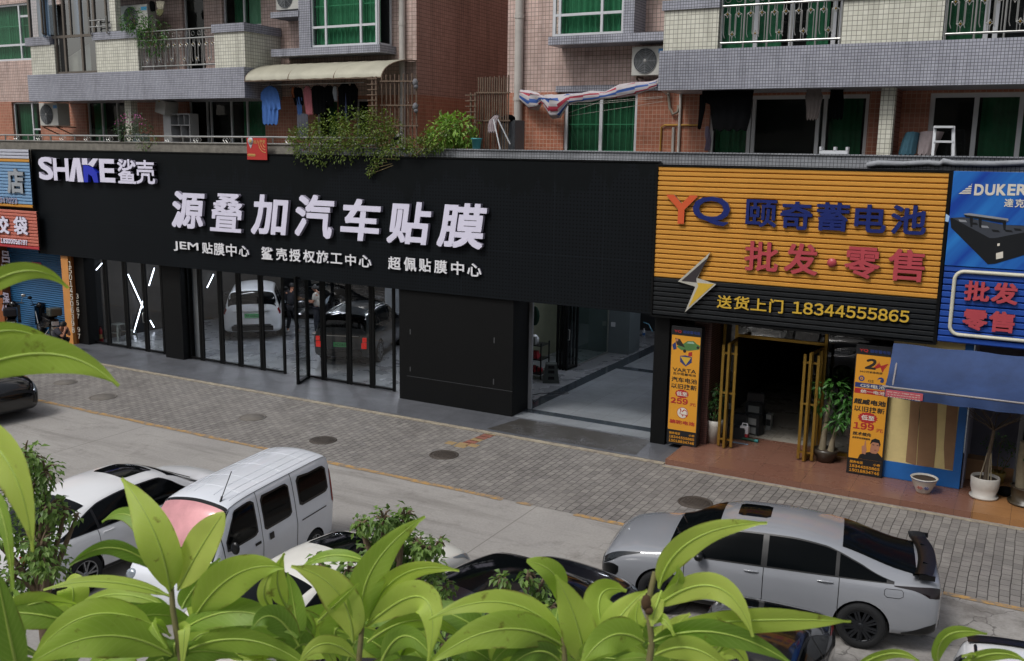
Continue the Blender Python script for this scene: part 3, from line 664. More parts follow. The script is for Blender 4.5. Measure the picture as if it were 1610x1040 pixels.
# ================================================================ the black film shop
FY = 19.42
def fascia_mat():
    m, t, b = newmat('perforated_black'); v, pos, s = wallvec(t)
    n = brick(t, v, .085, .085, .028, hexc('#000000'), hexc('#010101'), hexc('#12161a'))
    # the punched holes fade upward in ragged spikes
    cb = t.nodes.new('ShaderNodeCombineXYZ'); t.links.new(mth(t, 'MULTIPLY', s.outputs[0], 2.6), cb.inputs[0])
    h = mth(t, 'ADD', mth(t, 'MULTIPLY', noise(t, cb.outputs[0], 1.0, 2), 1.0), mth(t, 'MULTIPLY', noise(t, cb.outputs[0], .12, 1), 1.2))
    msk = ramp(t, mth(t, 'SUBTRACT', mth(t, 'ADD', s.outputs[2], mth(t, 'MULTIPLY', h, -2.2)), 3.1), -.05, .05, 1, 0)
    col = mixc(t, msk, hexc('#0c1012'), n.outputs['Color'])
    big = brick(t, v, 1.22, 4.0, .004, (1, 1, 1, 1), (.88, .88, .88, 1), (2.0, 2.0, 2.0, 1))
    col = mixc(t, 1, col, big.outputs['Color'], 'MULTIPLY')
    col = mixc(t, ramp(t, noise(t, pos, .7, 6), .45, .8, 0, .25), col, hexc('#14181a'))
    t.links.new(col, b.inputs['Base Color']); b.inputs['Roughness'].default_value = .6; b.inputs['Specular IOR Level'].default_value = .12
    return m
fs = thing('film_shop', 'black fronted car film shop with folding glass doors under the long black sign', 'shop', (-18, 20, 0))
sg = thing('shop_sign', 'long black perforated sign board with big pale lavender letters', 'sign', (-18, FY, 4.4))
tl, bL, tr, brr = P(50, 237, FY), P(62, 397, FY), P(1035, 256, FY), P(1027, 497.5, FY)
FX0, FX1, FZ0, FZ1 = (tl.x+bL.x)/2, (tr.x+brr.x)/2, (bL.z+brr.z)/2, (tl.z+tr.z)/2
b = MB(); b.box(FX0, FX1, FY, FY+.14, FZ0, FZ1); b.build('panel', fascia_mat(), sg, bevel=.008)
b = MB(); b.box(FX0, FX1, FY-.02, FY+.16, FZ1+.002, FZ1+.035); b.box(FX0-.03, FX0-.002, FY-.02, FY+.16, FZ0, FZ1); b.box(FX1+.002, FX1+.03, FY-.02, FY+.16, FZ0, FZ1); b.build('trim', M_BLACK, sg)
M_LET = pm('lavender_acrylic', '#e0ddf0', .35, var=.03, spec=.4); M_LETS = pm('letter_return', '#a9a4b8', .4, .3, var=.1); M_LETW = pm('white_acrylic', '#e6e6ea', .4, var=.03)
M_LBLUE = pm('blue_acrylic', '#2434b8', .35, var=.04)
def letter_box(ch, x0, y0, x1, y1, ox, oy, sc, Y, mat, par, side, skew=0.0, depth=.09, bold=.03, name='letter'):
    px = ox+x0*sc; py0 = oy+y0*sc; px1 = ox+x1*sc; py1 = oy+y1*sc
    c = P((px+px1)/2, (py0+py1)/2, Y); w_ = (P(px1, (py0+py1)/2, Y).x-P(px, (py0+py1)/2, Y).x); 
    zt_, zb_ = P((px+px1)/2, py0, Y).z, P((px+px1)/2, py1, Y).z
    # the bounding box grows by the wall's slope in the picture; take that out
    sl = abs(P((px+px1)/2+10, (py0+py1)/2, Y).z-0) * 0
    dzdx = .105*(px1-px)*.75 if not name == 'x' else 0
    k = (py1-py0); fr = max(.55, 1-dzdx/k)
    zc = (zt_+zb_)/2; hh = (zt_-zb_)*fr
    sk = skew
    x0_, x1_ = c.x-w_/2+sk*hh/2, c.x+w_/2-sk*hh/2
    return lettering(ch, x0_, x1_, zc-hh/2, zc+hh/2, Y, mat, par, name=name, depth=depth, bold=bold, side=side, skew=sk)
YL = FY-.03
for ch, x0, x1, y0, y1 in (('源', 35, 210, 90, 283), ('叠', 225, 398, 100, 300), ('加', 423, 615, 105, 317), ('汽', 630, 840, 105, 330), ('车', 855, 1068, 125, 345), ('贴', 1083, 1310, 137, 362), ('膜', 1327, 1580, 143, 382)):
    letter_box(ch, x0, y0, x1, y1, 260, 270, .323, YL, M_LET, sg, M_LETS, skew=.16, depth=.10, bold=.018 if ch == '叠' else .03)
for ch, x0, x1, y0, y1 in (('JEM', 45, 165, 338, 395), ('贴', 183, 235, 343, 402), ('膜', 240, 292, 345, 410), ('中', 300, 352, 350, 415), ('心', 362, 412, 360, 415), ('鲨', 472, 527, 365, 430), ('壳', 543, 597, 370, 435), ('授', 608, 662, 375, 440), ('权', 675, 732, 380, 445), ('施', 740, 798, 383, 450), ('工', 808, 865, 395, 450), ('中', 880, 932, 400, 460), ('心', 945, 1007, 405, 468), ('超', 1088, 1150, 412, 480), ('佩', 1165, 1225, 415, 487), ('贴', 1238, 1297, 420, 490), ('膜', 1312, 1375, 428, 498), ('中', 1395, 1458, 435, 505), ('心', 1473, 1542, 445, 513)):
    letter_box(ch, x0, y0, x1, y1, 260, 270, .323, YL, M_LETW, sg, M_LETS, depth=.04, bold=.022)
for ch, x0, x1, y0, y1 in (('S', 253, 340, 100, 245), ('H', 342, 435, 108, 250), ('E', 620, 712, 112, 260)):
    letter_box(ch, x0, y0, x1, y1, 0, 220, .2609, YL, M_LET, sg, M_LETS, depth=.12, bold=.04)
for ch, x0, x1, y0, y1 in (('鲨', 725, 835, 113, 268), ('壳', 835, 948, 118, 272)):
    letter_box(ch, x0, y0, x1, y1, 0, 220, .2609, YL, M_LET, sg, M_LETS, depth=.10, bold=.02)
def pxpoly(pts, Y, depth, mat, par, ox=0, oy=0, sc=1, name='letter', side=None):
    q = [P(ox+x*sc, oy+y*sc, Y) for x, y in pts]; b = MB(); n = len(q)
    b.add([(p.x, Y-depth, p.z) for p in q], [tuple(range(n))], 0); b.add([(p.x, Y-depth, p.z) for p in q]+[(p.x, Y, p.z) for p in q], [(i, (i+1) % n, n+(i+1) % n, n+i) for i in range(n)], 1 if side else 0)
    return b.build(name, [mat, side] if side else mat, par)
pxpoly([(437, 250), (462, 110), (500, 111), (525, 255), (490, 254), (479, 160), (468, 252)], YL, .12, M_LET, sg, 0, 220, .2609, side=M_LETS)
pxpoly([(515, 112), (545, 112), (548, 150), (580, 113), (612, 114), (580, 165), (560, 152), (515, 150)], YL, .12, M_LET, sg, 0, 220, .2609, side=M_LETS)
pxpoly([(520, 153), (550, 156), (580, 172), (602, 200), (612, 258), (585, 257), (572, 220), (550, 205), (549, 256), (524, 255)], YL, .11, M_LBLUE, sg, 0, 220, .2609, side=M_LBLUE)
# ---- walls and pillars of the shop front
Z_H = 3.0
def fbox(name, pxl, pxr, Yf, Yb, z0, z1, mat, par, py=600):
    b = MB(); b.box(X_(pxl, py, Yf), X_(pxr, py, Yf), Yf, Yb, z0, z1); return b.build(name, mat, par, bevel=.006)
xl0 = G(120, 543).x
b = MB(); b.box(X_(124, 520, 19.75), X_(149, 520, 19.95)-.0, 19.7, 20.1, .03, 3.2); b.build('pillar', M_BLKPANEL, fs, bevel=.006)
fbox('pillar', 261, 289, 19.75, 20.25, .03, 3.2, M_BLKPANEL, fs, 560)
b = MB(); x0p, x1p = G(632, 627).x, G(806, 657).x
b.box(x0p, x1p, 19.5, 20.3, .03, 3.2); b.build('wall_panel', M_BLKPANEL, fs, bevel=.006)
M_SEAM = pm('panel_seam', '#4a4c4e', .5)
b = MB()
for px, py0, py1 in ((645, 518, 526), (645, 577, 584), (777, 531, 540), (776, 596, 605)):
    a = P(px, py0, 19.497); c = P(px, py1, 19.497); b.box(a.x-.012, a.x+.012, 19.494, 19.4985, c.z, a.z)
a, c = P(640, 593, 19.5), P(806, 614, 19.5); b.box(a.x, c.x, 19.496, 19.4988, (a.z+c.z)/2-.004, (a.z+c.z)/2+.004)
b.build('panel_seam', M_SEAM, fs)
b = MB(); b.box(X_(824.5, 645, 20.33), X_(834.5, 648, 20.33), 20.33, 20.4, .03, 3.2); b.build('jamb', pm('pale_jamb', '#8d8f93', .5), fs)
b = MB(); b.box(G(1023, 697).x, G(1047, 700).x, 19.3, 20.4, .03, 3.2); b.build('pillar', M_BLKPANEL, fs, bevel=.006)
b = MB(); b.box(xl0, -6.35, 19.58, 20.5, 2.98, 3.3); b.build('lintel', M_BLKPANEL, fs)
# ---- folding glass doors
def leaf(par, xa, ya, xb, yb, h=2.95, handle=None, z0=.035):
    """one framed glass leaf standing from a to b"""
    a = Vector((xa, ya, 0)); c = Vector((xb, yb, 0)); d = (c-a).normalized(); fw = .075
    A = a+d*.006; C = c-d*.006; f = MB()
    for q in (A+d*fw/2, C-d*fw/2): f.bar(q+Vector((0, 0, z0)), q+Vector((0, 0, h)), .055, fw) if abs(d.x) < .5 else f.bar(q+Vector((0, 0, z0)), q+Vector((0, 0, h)), fw, .055)
    for z in (z0+.05, h-.05):
        f.bar(A+d*fw+Vector((0, 0, z)), C-d*fw+Vector((0, 0, z)), .09, .05)
    dr = f.build('door', M_BLACK, par)
    b = MB(); b.add([A+d*.05+Vector((0, 0, z0+.05)), C-d*.05+Vector((0, 0, z0+.05)), C-d*.05+Vector((0, 0, h-.05)), A+d*.05+Vector((0, 0, h-.05))], [(0, 1, 2, 3)]); b.build('pane', M_SHOPGL, dr)
    if handle is not None:
        n = Vector((d.y, -d.x, 0)); q = (A if handle == 0 else C)+(d*.04 if handle == 0 else -d*.04)
        b = MB(); b.tube([q+n*.03+Vector((0, 0, .95)), q+n*.08+Vector((0, 0, .95)), q+n*.08+Vector((0, 0, 1.25)), q+n*.03+Vector((0, 0, 1.25))], .012, 6); b.build('handle', M_STEEL, dr)
DY = 20.0
for xa, xb in ((149, 173), (173, 203), (203, 232.5), (232.5, 261)):
    leaf(fs, X_(xa, 545, DY), DY, X_(xb, 550, DY), DY, handle=1 if xa == 203 else None)
for xa, xb in ((299, 320), (320, 351), (351, 379.5), (379.5, 414), (414, 450)):
    leaf(fs, X_(xa, 575, DY), DY, X_(xb, 580, DY), DY)
for xa, xb in ((484, 510), (510, 550), (550, 586), (586, 622)):
    leaf(fs, X_(xa, 600, DY), DY, X_(xb, 605, DY), DY)
hg, fr_ = G(483, 597), G(468, 607); leaf(fs, hg.x, DY-.04, fr_.x, fr_.y, handle=1)
# ---- the room behind
IX0, IX1 = -26.55, -6.5
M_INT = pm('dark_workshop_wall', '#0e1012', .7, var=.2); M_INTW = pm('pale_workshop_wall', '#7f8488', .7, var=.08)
def int_floor():
    m = slab_mat('workshop_floor', '#85888c', '#7f8286', '#74777b', .8, .8, .3, .2); return m
b = MB(); b.box(IX0, x1p, 20.061, 32, -.2, .034); struct(b.build('shop_floor', int_floor()))
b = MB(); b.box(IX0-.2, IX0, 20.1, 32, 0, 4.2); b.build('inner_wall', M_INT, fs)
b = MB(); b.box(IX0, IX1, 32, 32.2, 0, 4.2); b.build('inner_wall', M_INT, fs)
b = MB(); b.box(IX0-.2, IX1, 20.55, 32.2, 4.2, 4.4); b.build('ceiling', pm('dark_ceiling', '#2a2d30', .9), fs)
b = MB(); wx = X_(319, 565, 20.3); b.box(X_(302, 560, 20.25), wx, 20.2, 20.34, .03, 4.2); b.build('inner_pillar', pm('pale_pillar', '#8f9296', .5), fs)
b = MB(); b.box(-16.2, -13.2, 27.3, 27.45, .034, 3.2); b.box(-20.2, -19.0, 27.3, 27.45, .034, 1.5); b.build('inner_wall', M_INTW, fs)
# LED bars crossing on the left-hand wall, and ceiling lights
M_LED = pm('led_light', '#e8f0ff', .5, emit=6.0, var=0)
def ledbar(a, c, lab):
    t_ = thing('light_bar', lab, 'light', a, 'linear lights crossing on the dark workshop wall'); b = MB(); b.bar(a, c, .018); b.build('tube', M_LED, t_)
    b = MB(); b.bar(a+Vector((-.03, 0, 0)), c+Vector((-.03, 0, 0)), .02, .06); b.build('holder', M_BLACK, t_)
for (xa, ya, xb, yb, lab) in ((580, 133, 618, 90, 'short slanting white light bar behind the glass leaf nearest the orange pillar'), (772, 160, 868, 373, 'long white light bar leaning left, crossing another behind the glass doors'), (866, 303, 807, 508, 'long white light bar leaning right, crossing another behind the glass doors'), (930, 122, 898, 228, 'upper white light bar in the glass leaf beside the black pillar'), (905, 437, 928, 478, 'short low white light bar in the glass leaf beside the black pillar')):
    ledbar(PX(xa*.2609, 390+ya*.2609, IX0+.06), PX(xb*.2609, 390+yb*.2609, IX0+.06), lab)
for (xa, ya, xb, yb, lab) in ((1200, 150, 1195, 185, 'faint short white light bar above the pale inner pillar'), (1287, 160, 1248, 240, 'white light bar leaning right above the parked black car in the workshop'), (1312, 160, 1330, 195, 'short white light bar leaning left above the parked black car in the workshop')):
    ledbar(PX(xa*.2609, 390+ya*.2609, IX0+.06), PX(xb*.2609, 390+yb*.2609, IX0+.06), lab)
for i, (x, y) in enumerate([(-23, 23), (-19.5, 23), (-23, 27), (-19, 27.5), (-16, 24), (-9.2, 23), (-9.4, 26), (-9.0, 29.5), (-12.4, 23.5)]):
    t_ = thing('ceiling_light', 'long workshop ceiling light hung under the dark ceiling', 'light', (x, y, 3.9), 'ceiling lights of the workshop'); b = MB(); b.box(x-.06, x+.06, y-.7, y+.7, 3.88, 3.9); b.build('tube', pm('ceiling_tube', '#eef3ff', .5, emit=70.0, var=0) if x < -14 else pm('dim_ceiling_tube', '#eef3ff', .5, emit=30.0, var=0), t_)
    b = MB(); b.box(x-.1, x+.1, y-.75, y+.75, 3.902, 3.95); b.build('housing', M_WHITE, t_)
# ---- the tiled bay on the right
b = MB(); b.box(x1p+.002, -7.25, 19.56, 20.06, .0305, .036); b.box(x1p+.002, -7.25, 20.0605, 32, -.2, .036); struct(b.build('shop_floor', slab_mat('polished_tile', '#90959a', '#8a8f94', '#6e7276', .8, .8, .06, .25)))
M_BAND = pm('dark_floor_tile', '#3b4249', .12, var=.15)
xq = G(852, 638).x; b = MB()
b.box(xq-.35, -7.25, 20.05, 20.35, .0361, .039); b.box(xq-.35, xq+.0, 20.351, 25.7, .0361, .039); b.box(xq-.35, -7.25, 25.7, 26.05, .0361, .039); b.box(-10.95, -10.55, 26.05, 32, .0361, .039)
struct(b.build('floor_band', M_BAND))
b = MB(); b.box(-7.25, -7.1, 20.4, 32, 0, 4.2); b.build('inner_wall', M_INTW, fs)
b = MB(); b.box(-13.4, -11.05, 27.7, 28.6, .036, 4.2); b.build('inner_pillar', pm('grey_panel', '#5f686b', .35, var=.06), fs)
b = MB(); b.box(-13.4, -13.2, 20.35, 27.7, .036, 4.2); b.build('inner_wall', pm('yellowed_wall', '#8a8874', .8, var=.1), fs)
ga = G(912, 585); 
for k in range(4): leaf(fs, -11.75-.11*k, 24.6+.02*k, -11.72-.11*k, 25.3, 2.9, handle=0 if k == 0 else None)
b = MB(); b.add([(-11.75, 25.4, .04), (-11.75, 27.65, .04), (-11.75, 27.65, 3.2), (-11.75, 25.4, 3.2)], [(0, 1, 2, 3)]); g_ = b.build('glass_wall', glassmat('green_glass', (.55, .66, .62), .12), fs)
b = MB(); b.bar((-11.75, 25.4, .06), (-11.75, 27.65, .06), .04); b.bar((-11.75, 27.63, .06), (-11.75, 27.63, 3.2), .04); b.build('trim', M_STEEL, g_)
b = MB(); c = P(964, 510.5, 27.69); b.box(c.x-.07, c.x+.07, 27.68, 27.7, c.z-.07, c.z+.07); b.build('wall_switch', M_WHITE, fs)

# ================================================================ the battery shop
YF = 19.08
ys = thing('shop_sign', 'yellow slatted sign board of the battery shop with blue and red letters', 'sign', (-4.2, YF, 4))
a, c, e, g = P(1037, 263, YF), P(1025, 495.6, YF), P(1489, 270.4, YF), P(1470, 538, YF)
SX0, SX1, SZ1, SZ0 = (a.x+c.x)/2, (e.x+g.x)/2, (a.z+e.z)/2, (c.z+g.z)/2
zm = (P(1030, 438, YF).z+P(1469.5, 471, YF).z)/2
def slats(par, x0, x1, z0, z1, Y, pitch, mats, pick, gap=.012, name='slat_panel'):
    b = MB(); n = round((z1-z0)/pitch); p = (z1-z0)/n
    for i in range(n):
        za, zb = z0+i*p+gap/2, z0+(i+1)*p-gap/2; k = pick((za+zb)/2)
        b.add([(x0, Y, za+.008), (x1, Y, za+.008), (x1, Y-.012, za+.022), (x0, Y-.012, za+.022), (x0, Y-.012, zb-.01), (x1, Y-.012, zb-.01), (x1, Y, zb), (x0, Y, zb), (x0, Y+.03, za-.004), (x1, Y+.03, za-.004), (x0, Y+.03, zb), (x1, Y+.03, zb)],
              [(0, 1, 2, 3), (3, 2, 5, 4), (4, 5, 6, 7), (8, 9, 1, 0), (7, 6, 11, 10)], k)
    b.box(x0, x1, Y+.032, Y+.06, z0, z1, len(mats)-1)
    return b.build(name, mats, par)
M_GAP = pm('slat_gap', '#0b0b0c', .9)
M_YSLAT = pm('yellow_slat', '#cb9038', .5, var=.08, scale=1.5); M_KSLAT = pm('black_slat', '#16191c', .4, var=.2)
slats(ys, SX0, SX1, SZ0, SZ1, YF, .1, [M_YSLAT, M_KSLAT, M_GAP], lambda z: 0 if z > zm else 1)
b = MB(); b.box(SX0-.05, SX0-.002, YF-.03, YF+.4, SZ0, SZ1); b.box(SX1+.002, SX1+.06, YF-.03, YF+.4, SZ0, SZ1+.0); b.box(SX0-.05, SX1+.06, YF-.03, YF+.4, SZ0-.04, SZ0-.002); b.box(SX0-.05, SX1+.06, YF-.03, YF+.4, SZ1+.002, SZ1+.04)
b.build('frame', M_BLACK, ys)
M_NAVY = pm('navy_acrylic', '#1c2a6a', .35, var=.04); M_RED = pm('red_acrylic', '#b2474f', .4, var=.05); M_ORED = pm('orange_red_acrylic', '#cf5a33', .4, var=.05); M_YACR = pm('yellow_acrylic', '#cda83a', .4, var=.05); M_CHROME = pm('letter_edge', '#8e8d8b', .35, .6)
YLt = YF-.03
for ch, x0, x1, y0, y1, m_, bo in (('Y', 125, 285, 213, 375, M_ORED, .03), ('Q', 262, 455, 220, 385, M_NAVY, .02), ('颐', 537, 697, 237, 392, M_NAVY, .02), ('奇', 715, 880, 247, 405, M_NAVY, .024), ('蓄', 900, 1070, 252, 412, M_NAVY, .022), ('电', 1098, 1262, 262, 420, M_NAVY, .024), ('池', 1285, 1470, 265, 430, M_NAVY, .024),
                                   ('批', 530, 705, 452, 620, M_RED, .022), ('发', 735, 910, 462, 637, M_RED, .022), ('零', 1045, 1230, 480, 658, M_RED, .022), ('售', 1270, 1460, 492, 672, M_RED, .022)):
    letter_box(ch, x0, y0, x1, y1, 1010, 240, .3043, YLt, m_, ys, M_CHROME, depth=.05, bold=bo)
for ch, x0, x1, y0, y1 in (('送', 388, 465, 735, 808), ('货', 475, 555, 740, 815), ('上', 562, 645, 750, 820), ('门', 658, 730, 755, 832)):
    letter_box(ch, x0, y0, x1, y1, 1010, 240, .3043, YLt, M_YACR, ys, M_CHROME, depth=.04, bold=.02)
for i, ch in enumerate('18344555865'):
    x0 = 778+i*55.2; letter_box(ch, x0, 768+i*4.6, x0+50, 768+i*4.6+66, 1010, 240, .3043, YLt, M_YACR, ys, M_CHROME, depth=.04, bold=.024)
q = P(1010+980*.3043, 240+569*.3043, YLt); b = MB(); b.lathe([(.085, 0), (.085, -.05), (.001, -.05)], (q.x, YLt, q.z), 20, axis='Y'); b.build('letter', M_RED, ys)
kw = dict(ox=1010, oy=240, sc=.3043)
pxpoly([(355, 515), (287, 648), (385, 680), (223, 825), (277, 692), (187, 665)], YLt, .05, pm('silver_edge', '#c9c6bb', .4, .3), ys, name='lightning_emblem', side=M_CHROME, **kw)
pxpoly([(343, 540), (278, 652), (281, 672), (202, 663)], YLt-.051, .004, pm('graphite_acrylic', '#3a3538', .4), ys, name='lightning_emblem', **kw)
pxpoly([(284, 674), (370, 680), (238, 800), (289, 690)], YLt-.051, .004, M_YACR, ys, name='lightning_emblem', **kw)
bs = thing('battery_shop', 'dim battery shop with open gold framed glass doors between two yellow boards', 'shop', (-4.3, 20.2, .12))
b = MB(); b.box(SX0, SX1, 19.3, 20.4, 2.98, 3.25); b.build('lintel', M_BLKPANEL, bs)
b = MB(); z_ = 2.93; b.box(SX0+.4, SX1-.1, 19.25, 19.33, z_-.04, z_+.04); b.build('yellow_trim', pm('gold_trim', '#8a7130', .4, .4), bs)
M_GOLD = pm('gold_metal', '#a5843c', .32, .75, var=.2, scale=10)
b = MB(); b.box(-6.3, -5.92, 19.5, 20.3, .12, 3); b.build('side_wall', tile('brown_strip', '#5a3b34', '#523630', '#33231f', .5, .05), bs)
b = MB(); b.box(-6.3, -6.2, 20.3, 27, .12, 3.3); b.box(-2.2, -2.1, 20.3, 27, .12, 3.3); b.box(-6.3, -2.1, 27, 27.1, .12, 3.3); b.box(-6.3, -2.1, 20.4, 27.1, 3.3, 3.4); b.build('inner_wall', pm('dim_shop_wall', '#4a4844', .8, var=.2), bs)
GY = 20.25
xh0, xh1 = G(1151, 690, .12).x, G(1280, 714, .12).x
b = MB()
for x in (-5.85, xh0-.03, xh1+.05, -2.25): b.box(x-.03, x+.03, GY-.03, GY+.03, .122, 2.97)
b.box(-5.82, -2.28, GY-.028, GY+.028, 2.9, 2.96); b.box(xh0, xh1+.02, GY-.028, GY+.028, 2.42, 2.48); b.box(xh1+.08, -2.28, GY-.028, GY+.028, .122, .19); b.build('door_frame', M_GOLD, bs)
b = MB(); b.add([(xh1+.08, GY, .19), (-2.28, GY, .19), (-2.28, GY, 2.9), (xh1+.08, GY, 2.9)], [(0, 1, 2, 3)]); b.add([(xh0, GY, 2.48), (xh1, GY, 2.48), (xh1, GY, 2.9), (xh0, GY, 2.9)], [(0, 1, 2, 3)]); b.add([(-5.82, GY, .19), (xh0-.06, GY, .19), (xh0-.06, GY, 2.9), (-5.82, GY, 2.9)], [(0, 1, 2, 3)]); b.build('pane', M_SHOPGL, bs)
def gold_leaf(xh, xf, yf):
    h = 2.4; a = Vector((xh, GY-.05, 0)); c = Vector((xf, yf, 0)); d = (c-a).normalized(); n = Vector((d.y, -d.x, 0))
    b = MB()
    for q in (a+d*.03, c-d*.03): b.bar(q+Vector((0, 0, .14)), q+Vector((0, 0, h)), .05)
    for z in (.17, h-.03): b.bar(a+d*.06+Vector((0, 0, z)), c-d*.06+Vector((0, 0, z)), .05)
    dr = b.build('door', M_GOLD, bs)
    b = MB(); b.add([a+Vector((0, 0, .17)), c+Vector((0, 0, .17)), c+Vector((0, 0, h)), a+Vector((0, 0, h))], [(0, 1, 2, 3)]); b.build('pane', M_SHOPGL, dr)
    b = MB()   # the pull: a tall ladder of three gold bars on each face, by the free edge
    u = Vector((1, 0, 0))
    for k in (-1, 0, 1): q = c-d*.12+u*.135*k; b.bar(q+Vector((0, 0, .15 if k else .12)), q+Vector((0, 0, h-.05+(0 if k else .06))), .055)
    for z in (.3, 1.32, h-.22): q = c-d*.12+Vector((0, 0, z)); b.bar(q-u*.17, q+u*.17, .04)
    b.build('handle', M_GOLD, dr)
lf, rf = G(1137, 706, .12), G(1262, 727, .12)
gold_leaf(xh0, lf.x, lf.y); gold_leaf(xh1, rf.x, rf.y)
# shelves of batteries inside, barely visible
M_BATT = pm('battery_case', '#25282b', .5, var=.2); M_BATL = pm('battery_label', '#8a8d8c', .5, var=.2); M_BRED = pm('red_label', '#a8323a', .5)
sh = thing('storage_rack', 'dark battery rack along the side wall of the dim shop', 'rack', (-2.5, 22.5, .12))
b = MB()
for z in (.5, 1.0, 1.5, 2.0): b.box(-2.95, -2.25, 21, 24.5, z, z+.03)
for y in (21, 22.7, 24.5): b.box(-2.95, -2.9, y-.02, y+.02, .122, 2.3)
b.build('shelf', M_BLACK, sh)
def battery(c, rz, lab, label_mat=M_BATL, s=1.0, grp='car batteries standing in the battery shop'):
    t_ = thing('car_battery', lab, 'battery', c, grp, rz); b = MB()
    b.box(-.15*s, .15*s, -.09*s, .09*s, 0, .19*s); b.box(-.14*s, .14*s, -.08*s, .08*s, .19*s, .21*s)
    for x in (-.1, .1): b.lathe([(.014*s, 0), (.014*s, .025*s), (.001, .025*s)], (x*s, 0, .21*s), 8)
    b.build('case', M_BATT, t_, world=False); b = MB(); b.box(-.1*s, .1*s, -.094*s, -.0905*s, .03*s, .15*s); b.build('label', label_mat, t_, world=False); return t_
for i in range(3):
    for k, z in enumerate((.53, 1.03, 1.53)): battery((-2.72, 21.3+i*1.0+.1*k, z), -1.57+.1*k, 'dark boxed battery on the shadowed rack behind the potted money tree', grp='batteries stored on the rack')
def zp(x, y): return 1100+x*.21145, 510+y*.21145
for x, y, z, rz, lm, lab in ((275, 845, .12, .1, M_BATT, 'black car battery on the floor beside the red and white canister'), (400, 815, .12, -.3, M_BATL, 'black car battery with pale label lying right of the red and white canister'), (292, 750, .33, .1, M_BATT, 'black car battery stacked behind the red and white canister'), (392, 750, .33, -.1, M_BATL, 'black car battery with a lettered pale label, stacked in the second row'), (410, 660, .5, 0, M_BATL, 'grey topped battery high on the pile inside the shop'), (415, 590, .7, .2, M_BATT, 'topmost battery of the pile inside the shop'), (480, 745, .12, .4, M_BATT, 'small black battery beside the upright white carton')):
    g_ = G(*zp(x, y), z); battery((g_.x, g_.y, z), rz, lab, lm, 1.25)
g_ = G(*zp(330, 855), .12); t_ = thing('canister', 'red and white canister with handle standing among black batteries', 'canister', (g_.x, g_.y, .12)); b = MB(); b.box(-.09, .09, -.06, .06, 0, .14, 1); b.box(-.09, .09, -.06, .06, .141, .3, 0); b.tube([(-.06, 0, .3), (-.05, 0, .36), (.05, 0, .36), (.06, 0, .3)], .014, 6, 0); b.lathe([(.02, .3), (.02, .34), (.001, .34)], (.05, .03, 0), 8, 0); b.build('body', [M_LETW, M_BRED], t_, world=False)
g_ = G(*zp(515, 780), .12); t_ = thing('carton', 'narrow white carton upright on the shop floor', 'carton', (g_.x, g_.y, .12)); b = MB(); b.box(-.06, .06, -.1, .1, 0, .36); b.box(-.055, .055, -.104, -.1, .1, .26, 1); b.build('box', [M_BATL, M_BATT], t_, world=False, bevel=.004)
g_ = G(*zp(370, 865), .13); t_ = thing('spray_can', 'green spray can lying on the shop floor with a teal cap', 'can', (g_.x, g_.y, .15)); b = MB(); b.tube([(-.2, .02, 0), (.12, -.02, 0)], .035, 10); b.tube([(.12, -.02, 0), (.2, -.03, 0)], .04, 10, 1); b.build('body', [pm('green_can', '#1e4a3a', .4), pm('teal_cap', '#2a7f80', .4)], t_, world=False)
g_ = G(*zp(295, 885), .125); t_ = thing('leaflet', 'pale blue leaflet lying flat by the gold door', 'leaflet', (g_.x, g_.y, .125)); b = MB(); b.box(-.25, .2, -.04, .04, 0, .004); b.build('sheet', pm('pale_blue_paper', '#6e7f90', .8), t_, world=False)
